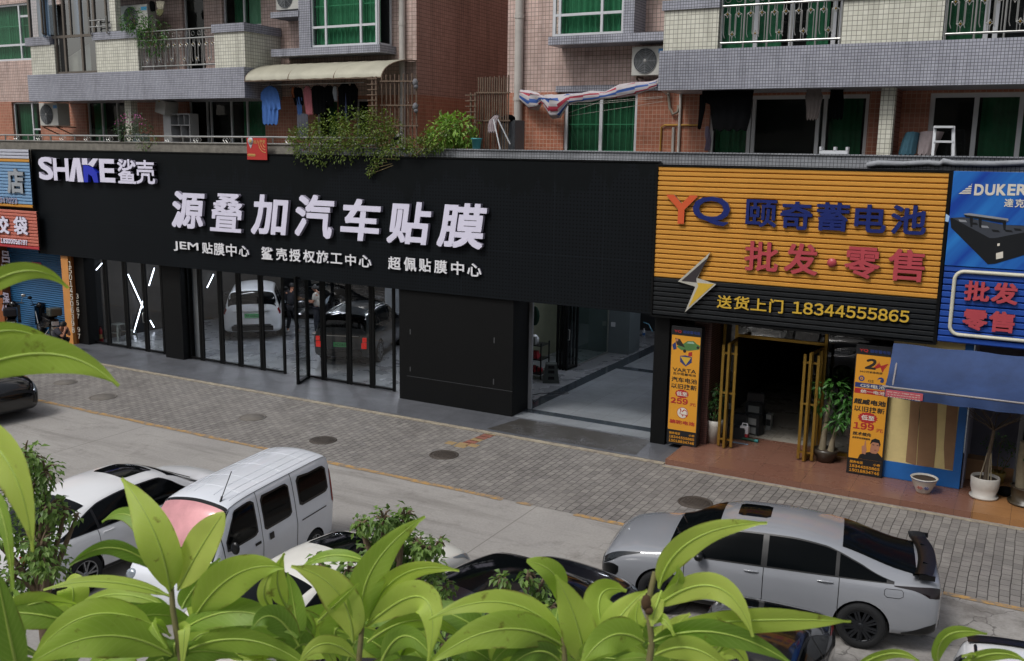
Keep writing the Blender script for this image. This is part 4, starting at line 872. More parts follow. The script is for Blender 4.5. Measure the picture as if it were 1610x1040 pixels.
# ---- two yellow advertising boards
M_YBOARD = pm('yellow_print', '#d7962c', .5, var=.03); M_KBOARD = pm('black_print', '#17181b', .5, var=.1); M_RPRINT = pm('red_print', '#a92a2b', .5); M_WPRINT = pm('white_print', '#d5cfc2', .5); M_KPRINT = pm('dark_print', '#2a2521', .5); M_BPRINT = pm('blue_print', '#27386f', .5); M_GPRINT = pm('green_print', '#4f7a45', .5); M_SKIN = pm('skin', '#a8745a', .6, var=.08)
def board(px0_, px1_, pyt, pyb, label):
    Yb = 19.18; x0, x1 = X_(px0_, (pyt+pyb)/2, Yb), X_(px1_, (pyt+pyb)/2, Yb); z1 = P((px0_+px1_)/2, pyt, Yb).z; z0 = .125
    t_ = thing('advertising_board', label, 'board', ((x0+x1)/2, Yb, z0), 'yellow battery boards on both sides of the shop doors')
    H_ = z1-z0; b = MB(); b.box(x0, x1, Yb, Yb+.22, z0, z1); b.build('panel', M_KBOARD, t_, bevel=.008)
    b = MB(); b.box(x0+.02, x1-.02, Yb-.003, Yb-.0005, z0+H_*.125, z0+H_*.925); b.build('print', M_YBOARD, t_)
    W_ = x1-x0
    def tx(s_, u0, u1, v0, v1, mat, bold=.03, skew=0, dd=.005): return lettering(s_, x0+u0*W_, x0+u1*W_, z0+v0*H_, z0+v1*H_, Yb-.001, mat, t_, depth=dd, bold=bold, skew=skew)
    def poly(uv, mat, name='print', dd=.0045): 
        b = MB(); n = len(uv); b.add([(x0+u*W_, Yb-dd, z0+v*H_) for u, v in uv], [tuple(range(n))]); return b.build(name, mat, t_)
    def disc(u, v, r, mat, name='print', n=20, dd=.0045, star=0):
        b = MB(); b.add([(x0+u*W_+(r*(1 if not star or k % 2 else 1-star))*math.cos(2*math.pi*k/n), Yb-dd, z0+v*H_+(r*(1 if not star or k % 2 else 1-star))*math.sin(2*math.pi*k/n)*(.62 if star else 1)) for k in range(n)], [tuple(range(n))]); return b.build(name, mat, t_)
    tx('YQ', .1, .34, .944, .968, M_RPRINT); tx('颐奇蓄电池', .4, .95, .944, .97, M_BPRINT, .03)
    tx('小奇', .74, .94, .085, .104, M_YBOARD, .02); tx('服务电话', .08, .45, .085, .106, M_YBOARD, .02)
    tx('18344555865', .08, .93, .052, .074, M_YBOARD, .03); tx('15018834746', .08, .93, .018, .041, M_YBOARD, .03)
    return tx, poly, disc, W_, H_
tx, poly, disc, W_, H_ = board(1051.5, 1099, 514, 708, 'yellow battery board with a green car picture and the price 259')
poly([(.42, .86), (.55, .885), (.75, .89), (.85, .87), (.97, .855), (.95, .825), (.6, .805), (.35, .805), (.2, .83), (.3, .85)], M_GPRINT); poly([(.52, .865), (.58, .88), (.73, .883), (.78, .866)], pm('pale_green_print', '#8fb09a', .5), dd=.006)
poly([(.2, .845), (.48, .83), (.3, .895), (.14, .9)], M_KPRINT, dd=.006); poly([(.05, .84), (.16, .87), (.2, .81), (.1, .8)], M_BPRINT, dd=.0065); disc(.47, .8, .035, M_KPRINT, dd=.007); disc(.9, .84, .03, M_KPRINT, dd=.007); poly([(.6, .79), (.72, .80), (.72, .765), (.6, .76)], M_RPRINT, dd=.006); disc(.2, .885, .03, M_SKIN, dd=.008)
poly([(.33, .755), (.5, .765), (.72, .755), (.72, .71), (.53, .672), (.34, .705)], M_BPRINT); poly([(.34, .75), (.7, .75), (.53, .685)], M_YACR, dd=.006)
tx('VARTA', .1, .88, .62, .652, M_KPRINT, .025); tx('瓦尔塔蓄电池', .12, .88, .594, .614, M_KPRINT, .02)
tx('汽车电池', .08, .93, .533, .575, M_KPRINT, .025); tx('以旧换新', .08, .93, .478, .522, M_KPRINT, .025)
disc(.45, .438, .16, M_RPRINT, n=32, star=.14); tx('低至', .27, .63, .42, .456, M_WPRINT, .03, dd=.007)
tx('259', .08, .66, .350, .400, M_RPRINT, .05); tx('元', .72, .93, .345, .372, M_RPRINT, .02)
disc(.5, .278, .125, M_RPRINT); disc(.5, .278, .115, M_WPRINT, dd=.006)
poly([(.4, .27), (.43, .295), (.4, .31), (.44, .315), (.47, .29), (.55, .31), (.64, .3), (.66, .26), (.62, .245), (.6, .26), (.52, .258), (.5, .242), (.48, .262)], M_RPRINT, dd=.0075); poly([(.42, .272), (.45, .293), (.5, .285), (.56, .302), (.63, .293), (.645, .265), (.52, .265)], M_WPRINT, dd=.009)
tx('骆驼电池', .08, .92, .178, .212, M_RPRINT, .04)
tx, poly, disc, W_, H_ = board(1338, 1395, 543, 752, 'yellow battery board with a pointing man in black and the price 199')
tx('2', .3, .6, .82, .9, M_KPRINT, .05, .15); 
for k in range(6): poly([(.5+.03*k, .83+.012*k), (.9-.02*k, .875-.012*k), (.92-.03*k, .868-.012*k), (.52+.03*k, .82+.01*k)], M_RPRINT, dd=.0045+.0004*k)
tx('24小时紧急救援', .15, .78, .79, .806, M_KPRINT, .01)
disc(.22, .745, .055, M_BPRINT); disc(.22, .745, .03, M_YBOARD, dd=.006); disc(.22, .745, .013, M_BPRINT, dd=.007); tx('GS', .4, .56, .722, .74, M_KPRINT, .0); disc(.75, .745, .06, M_BPRINT); disc(.73, .735, .05, M_YBOARD, dd=.006); disc(.78, .74, .03, M_BPRINT, dd=.007)
poly([(.05, .712), (.97, .712), (.97, .675), (.05, .675)], M_BPRINT); tx('GS电池', .2, .92, .679, .707, M_WPRINT, .01, dd=.007)
poly([(.05, .668), (.97, .668), (.97, .63), (.05, .63)], M_RPRINT); tx('统一电池', .22, .9, .635, .662, M_WPRINT, .02, dd=.007)
tx('超威电池', .06, .95, .548, .59, M_KPRINT, .05, .1); tx('以旧换新', .08, .93, .492, .535, M_KPRINT, .025)
disc(.48, .448, .19, M_RPRINT, n=32, star=.14); tx('低至', .3, .67, .43, .468, M_WPRINT, .03, dd=.007)
tx('199', .1, .68, .354, .406, M_RPRINT, .05); tx('元', .73, .94, .348, .376, M_RPRINT, .02)
tx('技术领先', .1, .62, .305, .333, M_KPRINT, .04, .12); tx('品质更有保障服务', .1, .6, .278, .294, M_KPRINT, .02)
poly([(.3, .126), (.35, .16), (.55, .185), (.7, .195), (.85, .19), (.97, .16), (.97, .126)], M_KBOARD); poly([(.62, .19), (.64, .26), (.7, .285), (.82, .285), (.88, .26), (.87, .21), (.8, .182), (.68, .182)], M_SKIN, dd=.006); poly([(.61, .25), (.64, .285), (.74, .3), (.86, .292), (.9, .26), (.88, .24), (.84, .268), (.68, .27)], M_KBOARD, dd=.0075)
poly([(.4, .17), (.38, .225), (.45, .235), (.46, .275), (.49, .275), (.5, .235), (.53, .2), (.5, .165)], M_SKIN, dd=.0055)
for u in (.7, .82): poly([(u-.03, .252), (u+.03, .252), (u+.025, .246), (u-.025, .246)], M_KBOARD, dd=.008)
poly([(.74, .212), (.8, .214), (.8, .208), (.74, .206)], pm('lip_print', '#7a4038', .5), dd=.008)

# ================================================================ the blue shop on the right
us = thing('shop_sign', 'blue sign board with a black battery picture above blue slats', 'sign', (.6, YF, 4))
a, c, d_ = P(1491, 269, YF), P(1471, 537, YF), P(1480, 417, YF); UX0 = SX1+.075; zu1, zum, zu0 = a.z, d_.z, c.z
M_BPOST = newmat('blue_poster'); m, t, bb = M_BPOST; MATS['blue_poster'] = m
v, pos, s_ = wallvec(t); 
cbx = t.nodes.new('ShaderNodeCombineXYZ'); t.links.new(mth(t, 'ADD', mth(t, 'MULTIPLY', s_.outputs[0], 1.3), mth(t, 'MULTIPLY', s_.outputs[2], -1.0)), cbx.inputs[0]); t.links.new(mth(t, 'MULTIPLY', s_.outputs[2], .1), cbx.inputs[1])
bcol = mixc(t, ramp(t, noise(t, cbx.outputs[0], 1.6, 3), .35, .7), hexc('#16409c'), hexc('#2c7cc8')); t.links.new(bcol, bb.inputs['Base Color']); bb.inputs['Roughness'].default_value = .35
b = MB(); b.box(UX0, 3.2, YF-.03, YF+.1, zum+.004, zu1); b.build('poster', MATS['blue_poster'], us, bevel=.005)
slats(us, UX0, 3.2, zu0, zum, YF, .12, [pm('blue_slat', '#1d489c', .45, var=.08), M_GAP], lambda z: 0)
def bx(x, y): return dict(ox=1380, oy=250, sc=.2885)
kb = dict(ox=1380, oy=250, sc=.2885); YP = YF-.031
for i in range(5): pxpoly([(515-16*i*.98, 135+i*12), (515-1.5*i, 135+i*12), (513-1.5*i, 143+i*12), (508-17*i, 143+i*12)], YP, .006, M_WPRINT, us, name='stripe_emblem', **kb)
for ch, x0, x1 in (('D', 527, 578), ('U', 586, 640), ('K', 648, 700), ('E', 708, 752), ('R', 758, 815)): letter_box(ch, x0, 136, x1, 202, 1380, 250, .2885, YP, M_WPRINT, us, None, depth=.006, bold=.045, name='letter')
letter_box('達', 690, 215, 740, 265, 1380, 250, .2885, YP, M_WPRINT, us, None, depth=.006, bold=.02); letter_box('克', 748, 217, 800, 268, 1380, 250, .2885, YP, M_WPRINT, us, None, depth=.006, bold=.02)
M_KP2 = pm('printed_black', '#121519', .4); M_KP3 = pm('printed_grey', '#3d4149', .4); M_KP4 = pm('printed_silver', '#8a8d93', .4)
pxpoly([(395, 322), (470, 318), (690, 360), (830, 365), (830, 515), (640, 572), (600, 575), (400, 375)], YP, .004, M_KP2, us, name='battery_picture', **kb)
pxpoly([(405, 322), (470, 319), (690, 361), (830, 368), (830, 395), (640, 432), (610, 432)], YP-.0042, .003, M_KP3, us, name='battery_picture', **kb)
for x0, y0 in ((440, 330), (500, 345), (560, 362), (620, 385), (690, 385), (740, 378)): pxpoly([(x0, y0), (x0+38, y0+4), (x0+48, y0+16), (x0+8, y0+13)], YP-.0074, .002, M_KP2 if x0 % 40 else M_KP4, us, name='battery_picture', **kb)
pxpoly([(468, 300), (500, 296), (712, 326), (712, 338), (690, 346), (480, 312)], YP-.0076, .003, M_KP4, us, name='battery_picture', **kb); pxpoly([(470, 304), (705, 336), (690, 350), (480, 316)], YP-.011, .002, M_KP2, us, name='battery_picture', **kb)
for x0 in (500, 548, 680): pxpoly([(x0, 318+(x0-500)*.14), (x0+20, 320+(x0-500)*.14), (x0+16, 372+(x0-500)*.1), (x0+6, 370+(x0-500)*.1)], YP-.0078, .002, M_KP2, us, name='battery_picture', **kb)
pxpoly([(645, 515), (683, 505), (683, 540), (645, 548)], YP-.0045, .003, M_WPRINT, us, name='battery_picture', **kb); pxpoly([(652, 462), (665, 460), (665, 474), (652, 476)], YP-.0045, .003, M_WPRINT, us, name='battery_picture', **kb)
pxpoly([(372, 300), (392, 312), (385, 345), (368, 340)], YP, .003, pm('printed_flare', '#a9c8ea', .4), us, name='light_flare', **kb)
for ch, x0, x1, y0, y1 in (('批', 472, 612, 660, 780), ('发', 620, 766, 668, 796), ('零', 462, 600, 815, 938), ('售', 605, 748, 825, 950)): letter_box(ch, x0, y0, x1, y1, 1380, 250, .2885, YF-.03, M_RED, us, M_CHROME, depth=.05, bold=.035)
fl, fr2 = P(1380+405*.2885, 250+800*.2885, YF), None; zt_, zb_ = P(1380+600*.2885, 250+622*.2885, YF).z, P(1380+600*.2885, 250+972*.2885, YF).z; xr_ = fl.x+1.72; r_ = .16
pts = []
for cx_, cz_, a0_ in ((xr_-r_, zt_-r_, 0), (fl.x+r_, zt_-r_, 90), (fl.x+r_, zb_+r_, 180), (xr_-r_, zb_+r_, 270)):
    for k in range(7): an = R(a0_+15*k); pts.append((cx_+r_*math.cos(an), YF-.035, cz_+r_*math.sin(an)))
b = MB(); b.tube(pts+[pts[0], pts[1]], .035, 8); b.build('letter_frame', pm('cream_tube', '#c9c6b2', .4), us)
bsh = thing('blue_shop', 'small shop with blue and cream boarded front under a blue awning', 'shop', (-1, 19.4, .12))
M_BLUEW = pm('blue_paint', '#1d60a6', .5, var=.12, scale=5); M_CREAMB = pm('cream_board', '#cdbb83', .6, var=.14, scale=2.5); M_BROWNP = pm('brown_paper', '#8a6b4e', .85, var=.12, scale=4)
YB = 19.3; xa, xb, xc = X_(1391, 700, YB), X_(1500, 720, YB), X_(1513, 720, YB)
b = MB(); b.box(xa, xc, YB, YB+.12, .125, .46); b.box(xb, xc, YB, YB+.12, .461, 3.0); b.build('wall', M_BLUEW, bsh, bevel=.005)
b = MB(); xm_ = X_(1441, 700, YB); b.box(xa, xm_-.006, YB+.01, YB+.09, .462, 3.0); b.box(xm_+.006, xb-.004, YB+.01, YB+.09, .462, 3.0); b.build('boarding', M_CREAMB, bsh)
def pap(pts): 
    q = [P(1380+x*.2885, 530+y*.2885, YB+.008) for x, y in pts]; b = MB(); b.prism([(p.x, p.z) for p in q], YB+.004, YB+.0095); return b.build('brown_paper', M_BROWNP, bsh)
pap([(180, 320), (232, 320), (208, 700), (152, 680), (170, 480)]); pap([(236, 320), (328, 330), (318, 600), (306, 712), (212, 700)]); pap([(378, 350), (440, 350), (412, 728), (365, 718), (360, 600)])
b = MB(); b.box(xc+.02, xc+.05, YB+.1, YB+1.6, .13, 3.0); b.box(xc-.0, 3.2, 21.2, 21.3, .13, 3.0); b.build('inner_wall', pm('lavender_wall', '#7d8093', .7), bsh)
b = MB(); x_ = G(1592, 790, .13).x; b.box(x_-.04, x_+.04, 19.55, 19.65, .13, 3.0); b.box(x_+.05, 3.2, 19.7, 19.74, .13, 3.0, 1); b.build('door_frame', [pm('grey_frame', '#6d7074', .4, .3), M_DARK], bsh)
b = MB(); b.box(UX0-.06, 3.2, 19.22, 21.3, 2.985, 3.2); b.build('lintel', M_BLKPANEL, bsh)
aw = thing('awning', 'blue fabric awning with a hanging valance over the boarded shop front', 'awning', (-.8, 19.1, 2.9))
Ya, Yv = 19.02, 17.95; al, ar = P(1405, 540, Ya), 3.2; bl_ = P(1392, 607, Yv); zA, zV = al.z, bl_.z
rows = []
for i in range(9):
    f = i/8; y = Ya+(Yv-Ya)*f; z = zA+(zV-zA)*f-.10*math.sin(math.pi*f); xs_ = bl_.x*f+al.x*(1-f)
    rows.append([(xs_+(ar-xs_)*k/24, y, z+.012*math.sin(k*1.3+i)) for k in range(25)])
M_AWN = pm('blue_awning_cloth', '#2a3f68', .75, var=.4, scale=1.3, bump=.5, bscale=5)
b = MB(); b.grid(rows); b.build('canopy', M_AWN, aw)
zv2 = P(1390, 624, Yv).z
b = MB(); b.grid([[(bl_.x+(ar-bl_.x)*k/30, Yv-.02+.012*math.sin(k*1.7)*j, zV-.03-(zV-zv2-.03)*j/3) for k in range(31)] for j in range(4)]); b.build('valance', M_AWN, aw)
b = MB(); b.tube([(bl_.x-.05, Yv-.01, zV-.01), (ar, Yv-.01, zV-.01)], .017, 8); b.tube([(al.x+.1, Ya, zA-.15), (bl_.x+.12, Yv, zV-.02)], .018, 6); b.tube([(2.2, Ya, zA-.15), (2.2, Yv, zV-.02)], .018, 6); b.build('front_bar', pm('dull_bar', '#8b8788', .5), aw)
b = MB(); w2 = .62; b.box(bl_.x+.02, bl_.x+.02+w2, Yv-.05, Yv-.042, zv2+.02, zV-.05); nt_ = b.build('notice', pm('red_notice', '#b4525c', .6), aw)
for k, s2 in enumerate(('阿龙门窗安装', '13420009897', '18152879738')):
    zz = zV-.07-(zV-zv2-.07)/3*k; lettering(s2, bl_.x+.05, bl_.x+w2-.02, zz-(zV-zv2-.07)/3+.015, zz-.01, Yv-.051, M_WPRINT, nt_, depth=.003, bold=.02)

# ================================================================ the shops on the left
YS = 19.25
ls = thing('shop_sign', 'pale blue slatted sign with one big grey character and yellow edges', 'sign', (-30, YS, 5))
a, c = P(45, 236, YS), P(52, 330, YS); lx1 = (a.x+c.x)/2; lz1, lz0 = P(20, 235, YS).z, P(20, 326, YS).z
ly = [P(20, y, YS).z for y in (249.5, 254, 320, 326)]
slats(ls, -38, lx1, lz0, lz1, YS, .1, [pm('pale_slat', '#b9bcc8', .4), pm('sky_slat', '#7aa0c4', .4, var=.1), M_YSLAT, M_GAP], lambda z: 2 if (ly[1]-.03 < z < ly[0]+.03 or z < ly[2]) else (0 if z > ly[0] else 1))
letter_box('店', 60, 210, 185, 405, 0, 220, .2116, YS-.02, pm('grey_acrylic', '#9aa0a6', .4), ls, M_CHROME, depth=.05, bold=.04)
lettering_px('13640947023', -22, 309, 318, 28, YS-.012, M_LETS, ls, depth=.03, bold=.03)
ps = thing('shop_sign', 'salmon pink slatted sign with white characters and a phone number', 'sign', (-30, YS, 3.5))
a, c = P(57, 332, YS-.05), P(62.5, 395, YS-.05); lx2 = (a.x+c.x)/2; pz1, pz0 = P(30, 331, YS-.05).z, P(30, 391, YS-.05).z
slats(ps, -38, lx2, pz0, pz1, YS-.05, .1, [pm('pink_slat', '#c26f5e', .45, var=.12), pm('red_slat', '#b3343c', .45), M_GAP], lambda z: 1 if z < pz0+.15 else 0)
letter_box('胶', -45, 562, 72, 702, 0, 220, .2116, YS-.07, M_LET, ps, M_LETS, depth=.04, bold=.03); letter_box('袋', 108, 568, 210, 710, 0, 220, .2116, YS-.07, M_LET, ps, M_LETS, depth=.04, bold=.03)
lettering_px('18300056797', 2, 374.5, 382, 44, YS-.062, M_LET, ps, depth=.03, bold=.03)
sh_ = thing('shuttered_shop', 'closed shop with a blue roller shutter between orange lettered pillars', 'shop', (-29, 20.2, 0))
xo0, xo1 = X_(105, 480, 19.6), X_(117, 500, 19.6)
M_ORP = pm('orange_print', '#c98a4a', .55, var=.1); M_ORP2 = pm('dark_orange_print', '#8f5226', .55, var=.1)
b = MB(); b.box(xo0, xo1, 19.5, 20.3, .03, 3.3); b.build('pillar', M_ORP, sh_); b = MB(); b.box(xo1+.003, X_(124, 500, 19.75), 19.62, 20.3, .03, 3.3); b.build('pillar', M_ORP2, sh_)
for i, ch in enumerate('15014506398'):
    px, py = 110+i*.52, 415.5+i*10.35; q = P(px, py, 19.5); lettering(ch, q.x-.07, q.x+.07, q.z-.09, q.z+.09, 19.499, M_WPRINT, sh_, name='numeral', depth=.004, bold=.03)
for i, ch in enumerate('3567 97'):
    if ch == ' ': continue
    q = P(121.5+i*.5, 466+i*10.5, 19.62); lettering(ch, q.x-.06, q.x+.06, q.z-.08, q.z+.08, 19.619, M_WPRINT, sh_, name='numeral', depth=.004, bold=.02)
xs0, xs1 = X_(20, 500, 20.2), xo0
b = MB(); nz_ = 44; rows = []
for i in range(nz_*2+1): z = .03+3.2*i/(nz_*2); rows.append([(xs0, 20.2-.018*(i % 2), z), (xs1, 20.2-.018*(i % 2), z)])
b.grid(rows, smooth=False); b.build('roller_shutter', pm('blue_shutter', '#1f5a86', .45, .1, var=.12, scale=2), sh_)
b = MB(); b.box(xs0-.8, xs0, 19.9, 20.4, .03, 3.3); b.build('pillar', M_ORP2, sh_)
for ch, y in (('吕', 404), ('旧', 425), ('保', 469), ('修', 489)): q = P(9, y, 19.9); lettering(ch, q.x-.2, q.x+.22, q.z-.2, q.z+.2, 19.899, M_LETS, sh_, name='letter', depth=.01, bold=.03)
b = MB(); q0, q1 = P(49, 412, 20.15), P(65, 431, 20.15); b.box(q0.x, q1.x, 20.165, 20.172, q1.z, q0.z); nt_ = b.build('notice', pm('pink_paper', '#b23f62', .7), sh_)
for k in range(3): lettering('门面出租电话'[k*2:k*2+2]+'请', q0.x+.05, q1.x-.05, q0.z-.12-.13*k, q0.z-.03-.13*k, 20.164, M_KPRINT, nt_, depth=.002, bold=.01)
b = MB(); b.box(xs0-6, xo1, 20.25, 20.4, 0, 6.0); b.build('wall', M_BROWN, sh_)
b = MB(); b.box(xs0-6, xs0-.8, 19.95, 20.2, .03, 3.3); b.build('wall', M_ORP2, sh_)
b = MB(); b.box(-46, 7, 20.6, 20.7, 3.3, ZF-.25); b.box(-46, IX0-.3, 20.5, 20.58, 0, 3.3); b.build('backing_wall', M_BROWN, fs)
b = MB(); b.box(lx1+.02, FX0-.04, 19.6, 20.2, 3.3, 6.0); b.build('wall', M_BROWN, sh_)
# ================================================================ vehicles
M_TYRE = pm('tyre_rubber', '#17181a', .85, var=.15, bump=.2, bscale=80); M_CGLASS = pm('tinted_car_glass', '#06090b', .07, var=.0, spec=.16); M_CTRIM = pm('black_car_trim', '#0d0e10', .35, var=.1)
M_RIMS = pm('silver_rim', '#8f9296', .3, .8); M_RIMK = pm('black_rim', '#2b2d31', .35, .5); M_LAMP = pm('headlight_glass', '#9aa3ab', .08, .3, var=.15, scale=25); M_LAMPD = pm('dark_headlight', '#24282c', .08, .3, var=.4, scale=30); M_TAIL = pm('tail_lamp_red', '#7c1016', .12); M_TAILE = pm('lit_tail_lamp', '#d8251c', .2, emit=.25, var=0); M_TAILK = pm('smoked_tail_lamp', '#1c1315', .1, var=.5, scale=25)
M_LINER = pm('wheel_arch_liner', '#0a0a0b', .9); M_PLATEG = pm('green_number_plate', '#4fae6c', .5, var=.05); M_PLATEB = pm('blue_number_plate', '#1f4b9c', .5); M_PLATEW = pm('plate_letter', '#11241a', .5)
def paint(name, col, rough=.28, metal=0.0, coat=.8): return pm(name, col, rough, metal, var=.03, scale=2, coat=coat)
ST = {
 'sedan': [(-2.36, .44, .62, .56, .84, .54, .86, .45, .87), (-2.32, .36, .6, .80, .95, .70, 1.0, .6, 1.02), (-2.18, .28, .62, .885, .985, .79, 1.04, .66, 1.075), (-1.75, .24, .62, .918, .97, .84, 1.10, .63, 1.16), (-1.0, .22, .6, .922, .95, .86, 1.30, .61, 1.37), (-.3, .2, .6, .922, .94, .87, 1.38, .60, 1.46), (.3, .2, .6, .922, .93, .87, 1.37, .60, 1.455), (.75, .2, .6, .922, .925, .87, 1.27, .62, 1.35), (1.2, .2, .6, .922, .915, .865, 1.03, .70, 1.10), (1.4, .2, .6, .92, .905, .85, .955, .77, 1.01), (1.8, .2, .58, .91, .87, .83, .925, .70, .975), (2.12, .2, .55, .87, .80, .77, .85, .64, .90), (2.29, .22, .5, .78, .69, .68, .735, .56, .77), (2.36, .3, .46, .64, .60, .58, .62, .46, .63)],
 'suv': [(-2.34, .46, .7, .60, .95, .58, 1.0, .5, 1.02), (-2.30, .36, .72, .86, 1.04, .80, 1.16, .68, 1.20), (-2.17, .30, .72, .92, 1.05, .86, 1.47, .70, 1.55), (-1.9, .27, .72, .94, 1.06, .87, 1.58, .68, 1.67), (-1.2, .25, .7, .945, 1.06, .88, 1.60, .66, 1.70), (-.3, .24, .7, .945, 1.05, .89, 1.62, .66, 1.73), (.35, .24, .7, .945, 1.05, .89, 1.58, .66, 1.69), (.8, .24, .7, .945, 1.045, .89, 1.40, .68, 1.50), (1.2, .24, .7, .945, 1.04, .88, 1.15, .74, 1.23), (1.38, .24, .7, .94, 1.03, .87, 1.08, .79, 1.13), (1.85, .25, .66, .925, .98, .83, 1.03, .72, 1.07), (2.14, .26, .6, .88, .88, .76, .93, .63, .97), (2.30, .28, .56, .78, .74, .66, .78, .52, .80), (2.35, .36, .52, .6, .62, .54, .64, .42, .65)],
 'van': [(-1.89, .40, .7, .56, 1.0, .56, 1.3, .5, 1.32), (-1.87, .32, .7, .69, 1.02, .69, 1.62, .58, 1.70), (-1.80, .26, .7, .73, 1.02, .73, 1.74, .60, 1.83), (-1.5, .24, .66, .745, 1.02, .74, 1.77, .60, 1.88), (-.5, .22, .66, .75, 1.02, .745, 1.77, .60, 1.89), (.4, .22, .66, .75, 1.02, .745, 1.76, .60, 1.88), (.95, .22, .66, .75, 1.02, .74, 1.70, .60, 1.80), (1.1, .22, .66, .75, 1.02, .74, 1.60, .60, 1.70), (1.42, .22, .66, .748, 1.0, .73, 1.16, .64, 1.24), (1.52, .22, .64, .745, .97, .72, 1.02, .66, 1.07), (1.72, .24, .6, .73, .86, .69, .91, .60, .95), (1.86, .28, .52, .68, .7, .62, .75, .52, .78), (1.91, .34, .48, .54, .56, .5, .58, .42, .6)],
}
def pchip(xs, ys, q):
    xs, ys = np.array(xs, float), np.array(ys, float); h = np.diff(xs); d = np.diff(ys)/h; m = np.zeros_like(ys)
    for i in range(1, len(xs)-1):
        if d[i-1]*d[i] > 0: w1, w2 = 2*h[i]+h[i-1], h[i]+2*h[i-1]; m[i] = (w1+w2)/(w1/d[i-1]+w2/d[i])
    m[0], m[-1] = d[0], d[-1]; i = np.clip(np.searchsorted(xs, q)-1, 0, len(xs)-2); t = (q-xs[i])/h[i]
    return (1+2*t)*(1-t)**2*ys[i]+t*(1-t)**2*h[i]*m[i]+t*t*(3-2*t)*ys[i+1]+t*t*(t-1)*h[i]*m[i+1]
class Shell:
    """a car's outer skin: S(x, v) with v running from under the sill (0) to the roof's middle (9)"""
    def __init__(s, rows):
        s.r = np.array(rows); s.n = len(rows); s.idx = np.arange(s.n); s.memo = {}
    def x2u(s, x): return float(np.interp(x, s.r[:, 0], s.idx))
    def par(s, u):
        k_ = round(u, 4)
        if k_ not in s.memo: s.memo[k_] = s.par_(u)
        return s.memo[k_]
    def par_(s, u):
        return [float(pchip(s.idx, s.r[:, k], min(max(u, 0), s.n-1))) for k in range(9)]
    def ring(s, u):
        x, zb, zw, W, zs, Ws, zc, Wc, zt = s.par(u)
        return x, [(0, zb), (.8*W, zb), (.965*W, zb+.07), (W, zw), ((W*.6+Ws*.4)+.012, zs*.62+zw*.38), (Ws, zs), (.55*Ws+.45*Wc+.012, .5*zs+.5*zc), (Wc, zc), (.62*Wc, zt-(zt-zc)*.33), (0, zt)]
    def at(s, u, v, side=1):
        x, p = s.ring(u); i = int(min(max(math.floor(v), 0), 8)); t = v-i
        g = lambda k: p[k] if 0 <= k <= 9 else ((-p[-k][0], p[-k][1]) if k < 0 else (-p[18-k][0], p[18-k][1]))
        a, b_, c, d = g(i-1), g(i), g(i+1), g(i+2)
        f = []
        for k in (0, 1):
            tn = .5 if True else 0
            m1, m2 = (c[k]-a[k])*.5, (d[k]-b_[k])*.5; dl = c[k]-b_[k]
            if abs(m1) > 1.5*abs(dl): m1 = math.copysign(1.5*abs(dl), m1)
            if abs(m2) > 1.5*abs(dl): m2 = math.copysign(1.5*abs(dl), m2)
            f.append((2*t**3-3*t*t+1)*b_[k]+(t**3-2*t*t+t)*m1+(-2*t**3+3*t*t)*c[k]+(t**3-t*t)*m2)
        return Vector((x, side*f[0], f[1]))
    def S(s, x, v, side=1, off=0.0):
        u = s.x2u(x); p = s.at(u, v, side)
        if off:
            du = s.at(u+.03, v, side)-s.at(u-.03, v, side); dv = s.at(u, min(v+.04, 9), side)-s.at(u, v-.04, side); n = du.cross(dv)*(1 if side > 0 else -1)
            if n.length > 1e-9:
                n.normalize(); c = Vector((p.x*.2, 0, .6)); n = n if n.dot(p-c) > 0 else -n; p = p+n*off
        return p
    def body(s, mat, name, parent, arches, r):
        us = np.linspace(0, s.n-1, (s.n-1)*5+1); vs = [i/4 for i in range(37)]; b = MB(); rows = []
        for u in us: rows.append([s.at(u, v, 1) for v in vs]+[s.at(u, v, -1) for v in vs[::-1][1:-1]])
        n = len(rows[0]); b.v = [tuple(p) for q in rows for p in q]
        for i in range(len(rows)-1):
            for k in range(n): b.f.append((i*n+k, (i+1)*n+k, (i+1)*n+(k+1) % n, i*n+(k+1) % n))
        b.f.append(tuple(range(n))); b.f.append(tuple(range((len(rows)-1)*n, len(rows)*n))[::-1]); b.m = [0]*len(b.f); b.sm = [True]*(len(b.f)-2)+[False]*2
        ob = b.build(name, [mat, M_LINER], parent, world=False, fix=True); COL.objects.unlink(ob); ob.parent = None
        c = MB()
        for ax in arches:
            for sd in (1, -1): c.lathe([(.001, sd*.45), (r*1.13, sd*.45), (r*1.13, sd*1.3), (.001, sd*1.3)], (ax, 0, r), 28, mi=1, axis='Y', smooth=False)
        cu = c.build('cutter', [M_LINER, M_LINER], None, world=False, fix=True); COL.objects.unlink(cu)
        md = ob.modifiers.new('b', 'BOOLEAN'); md.operation = 'DIFFERENCE'; md.object = cu; md.solver = 'EXACT'
        me = evaluated(ob, (cu,)); me.set_sharp_from_angle(angle=R(38)); ob.modifiers.clear(); COL.objects.link(ob); ob.parent = parent
        if len(me.polygons) > 100: ob.data = me
        bpy.data.objects.remove(cu); return ob
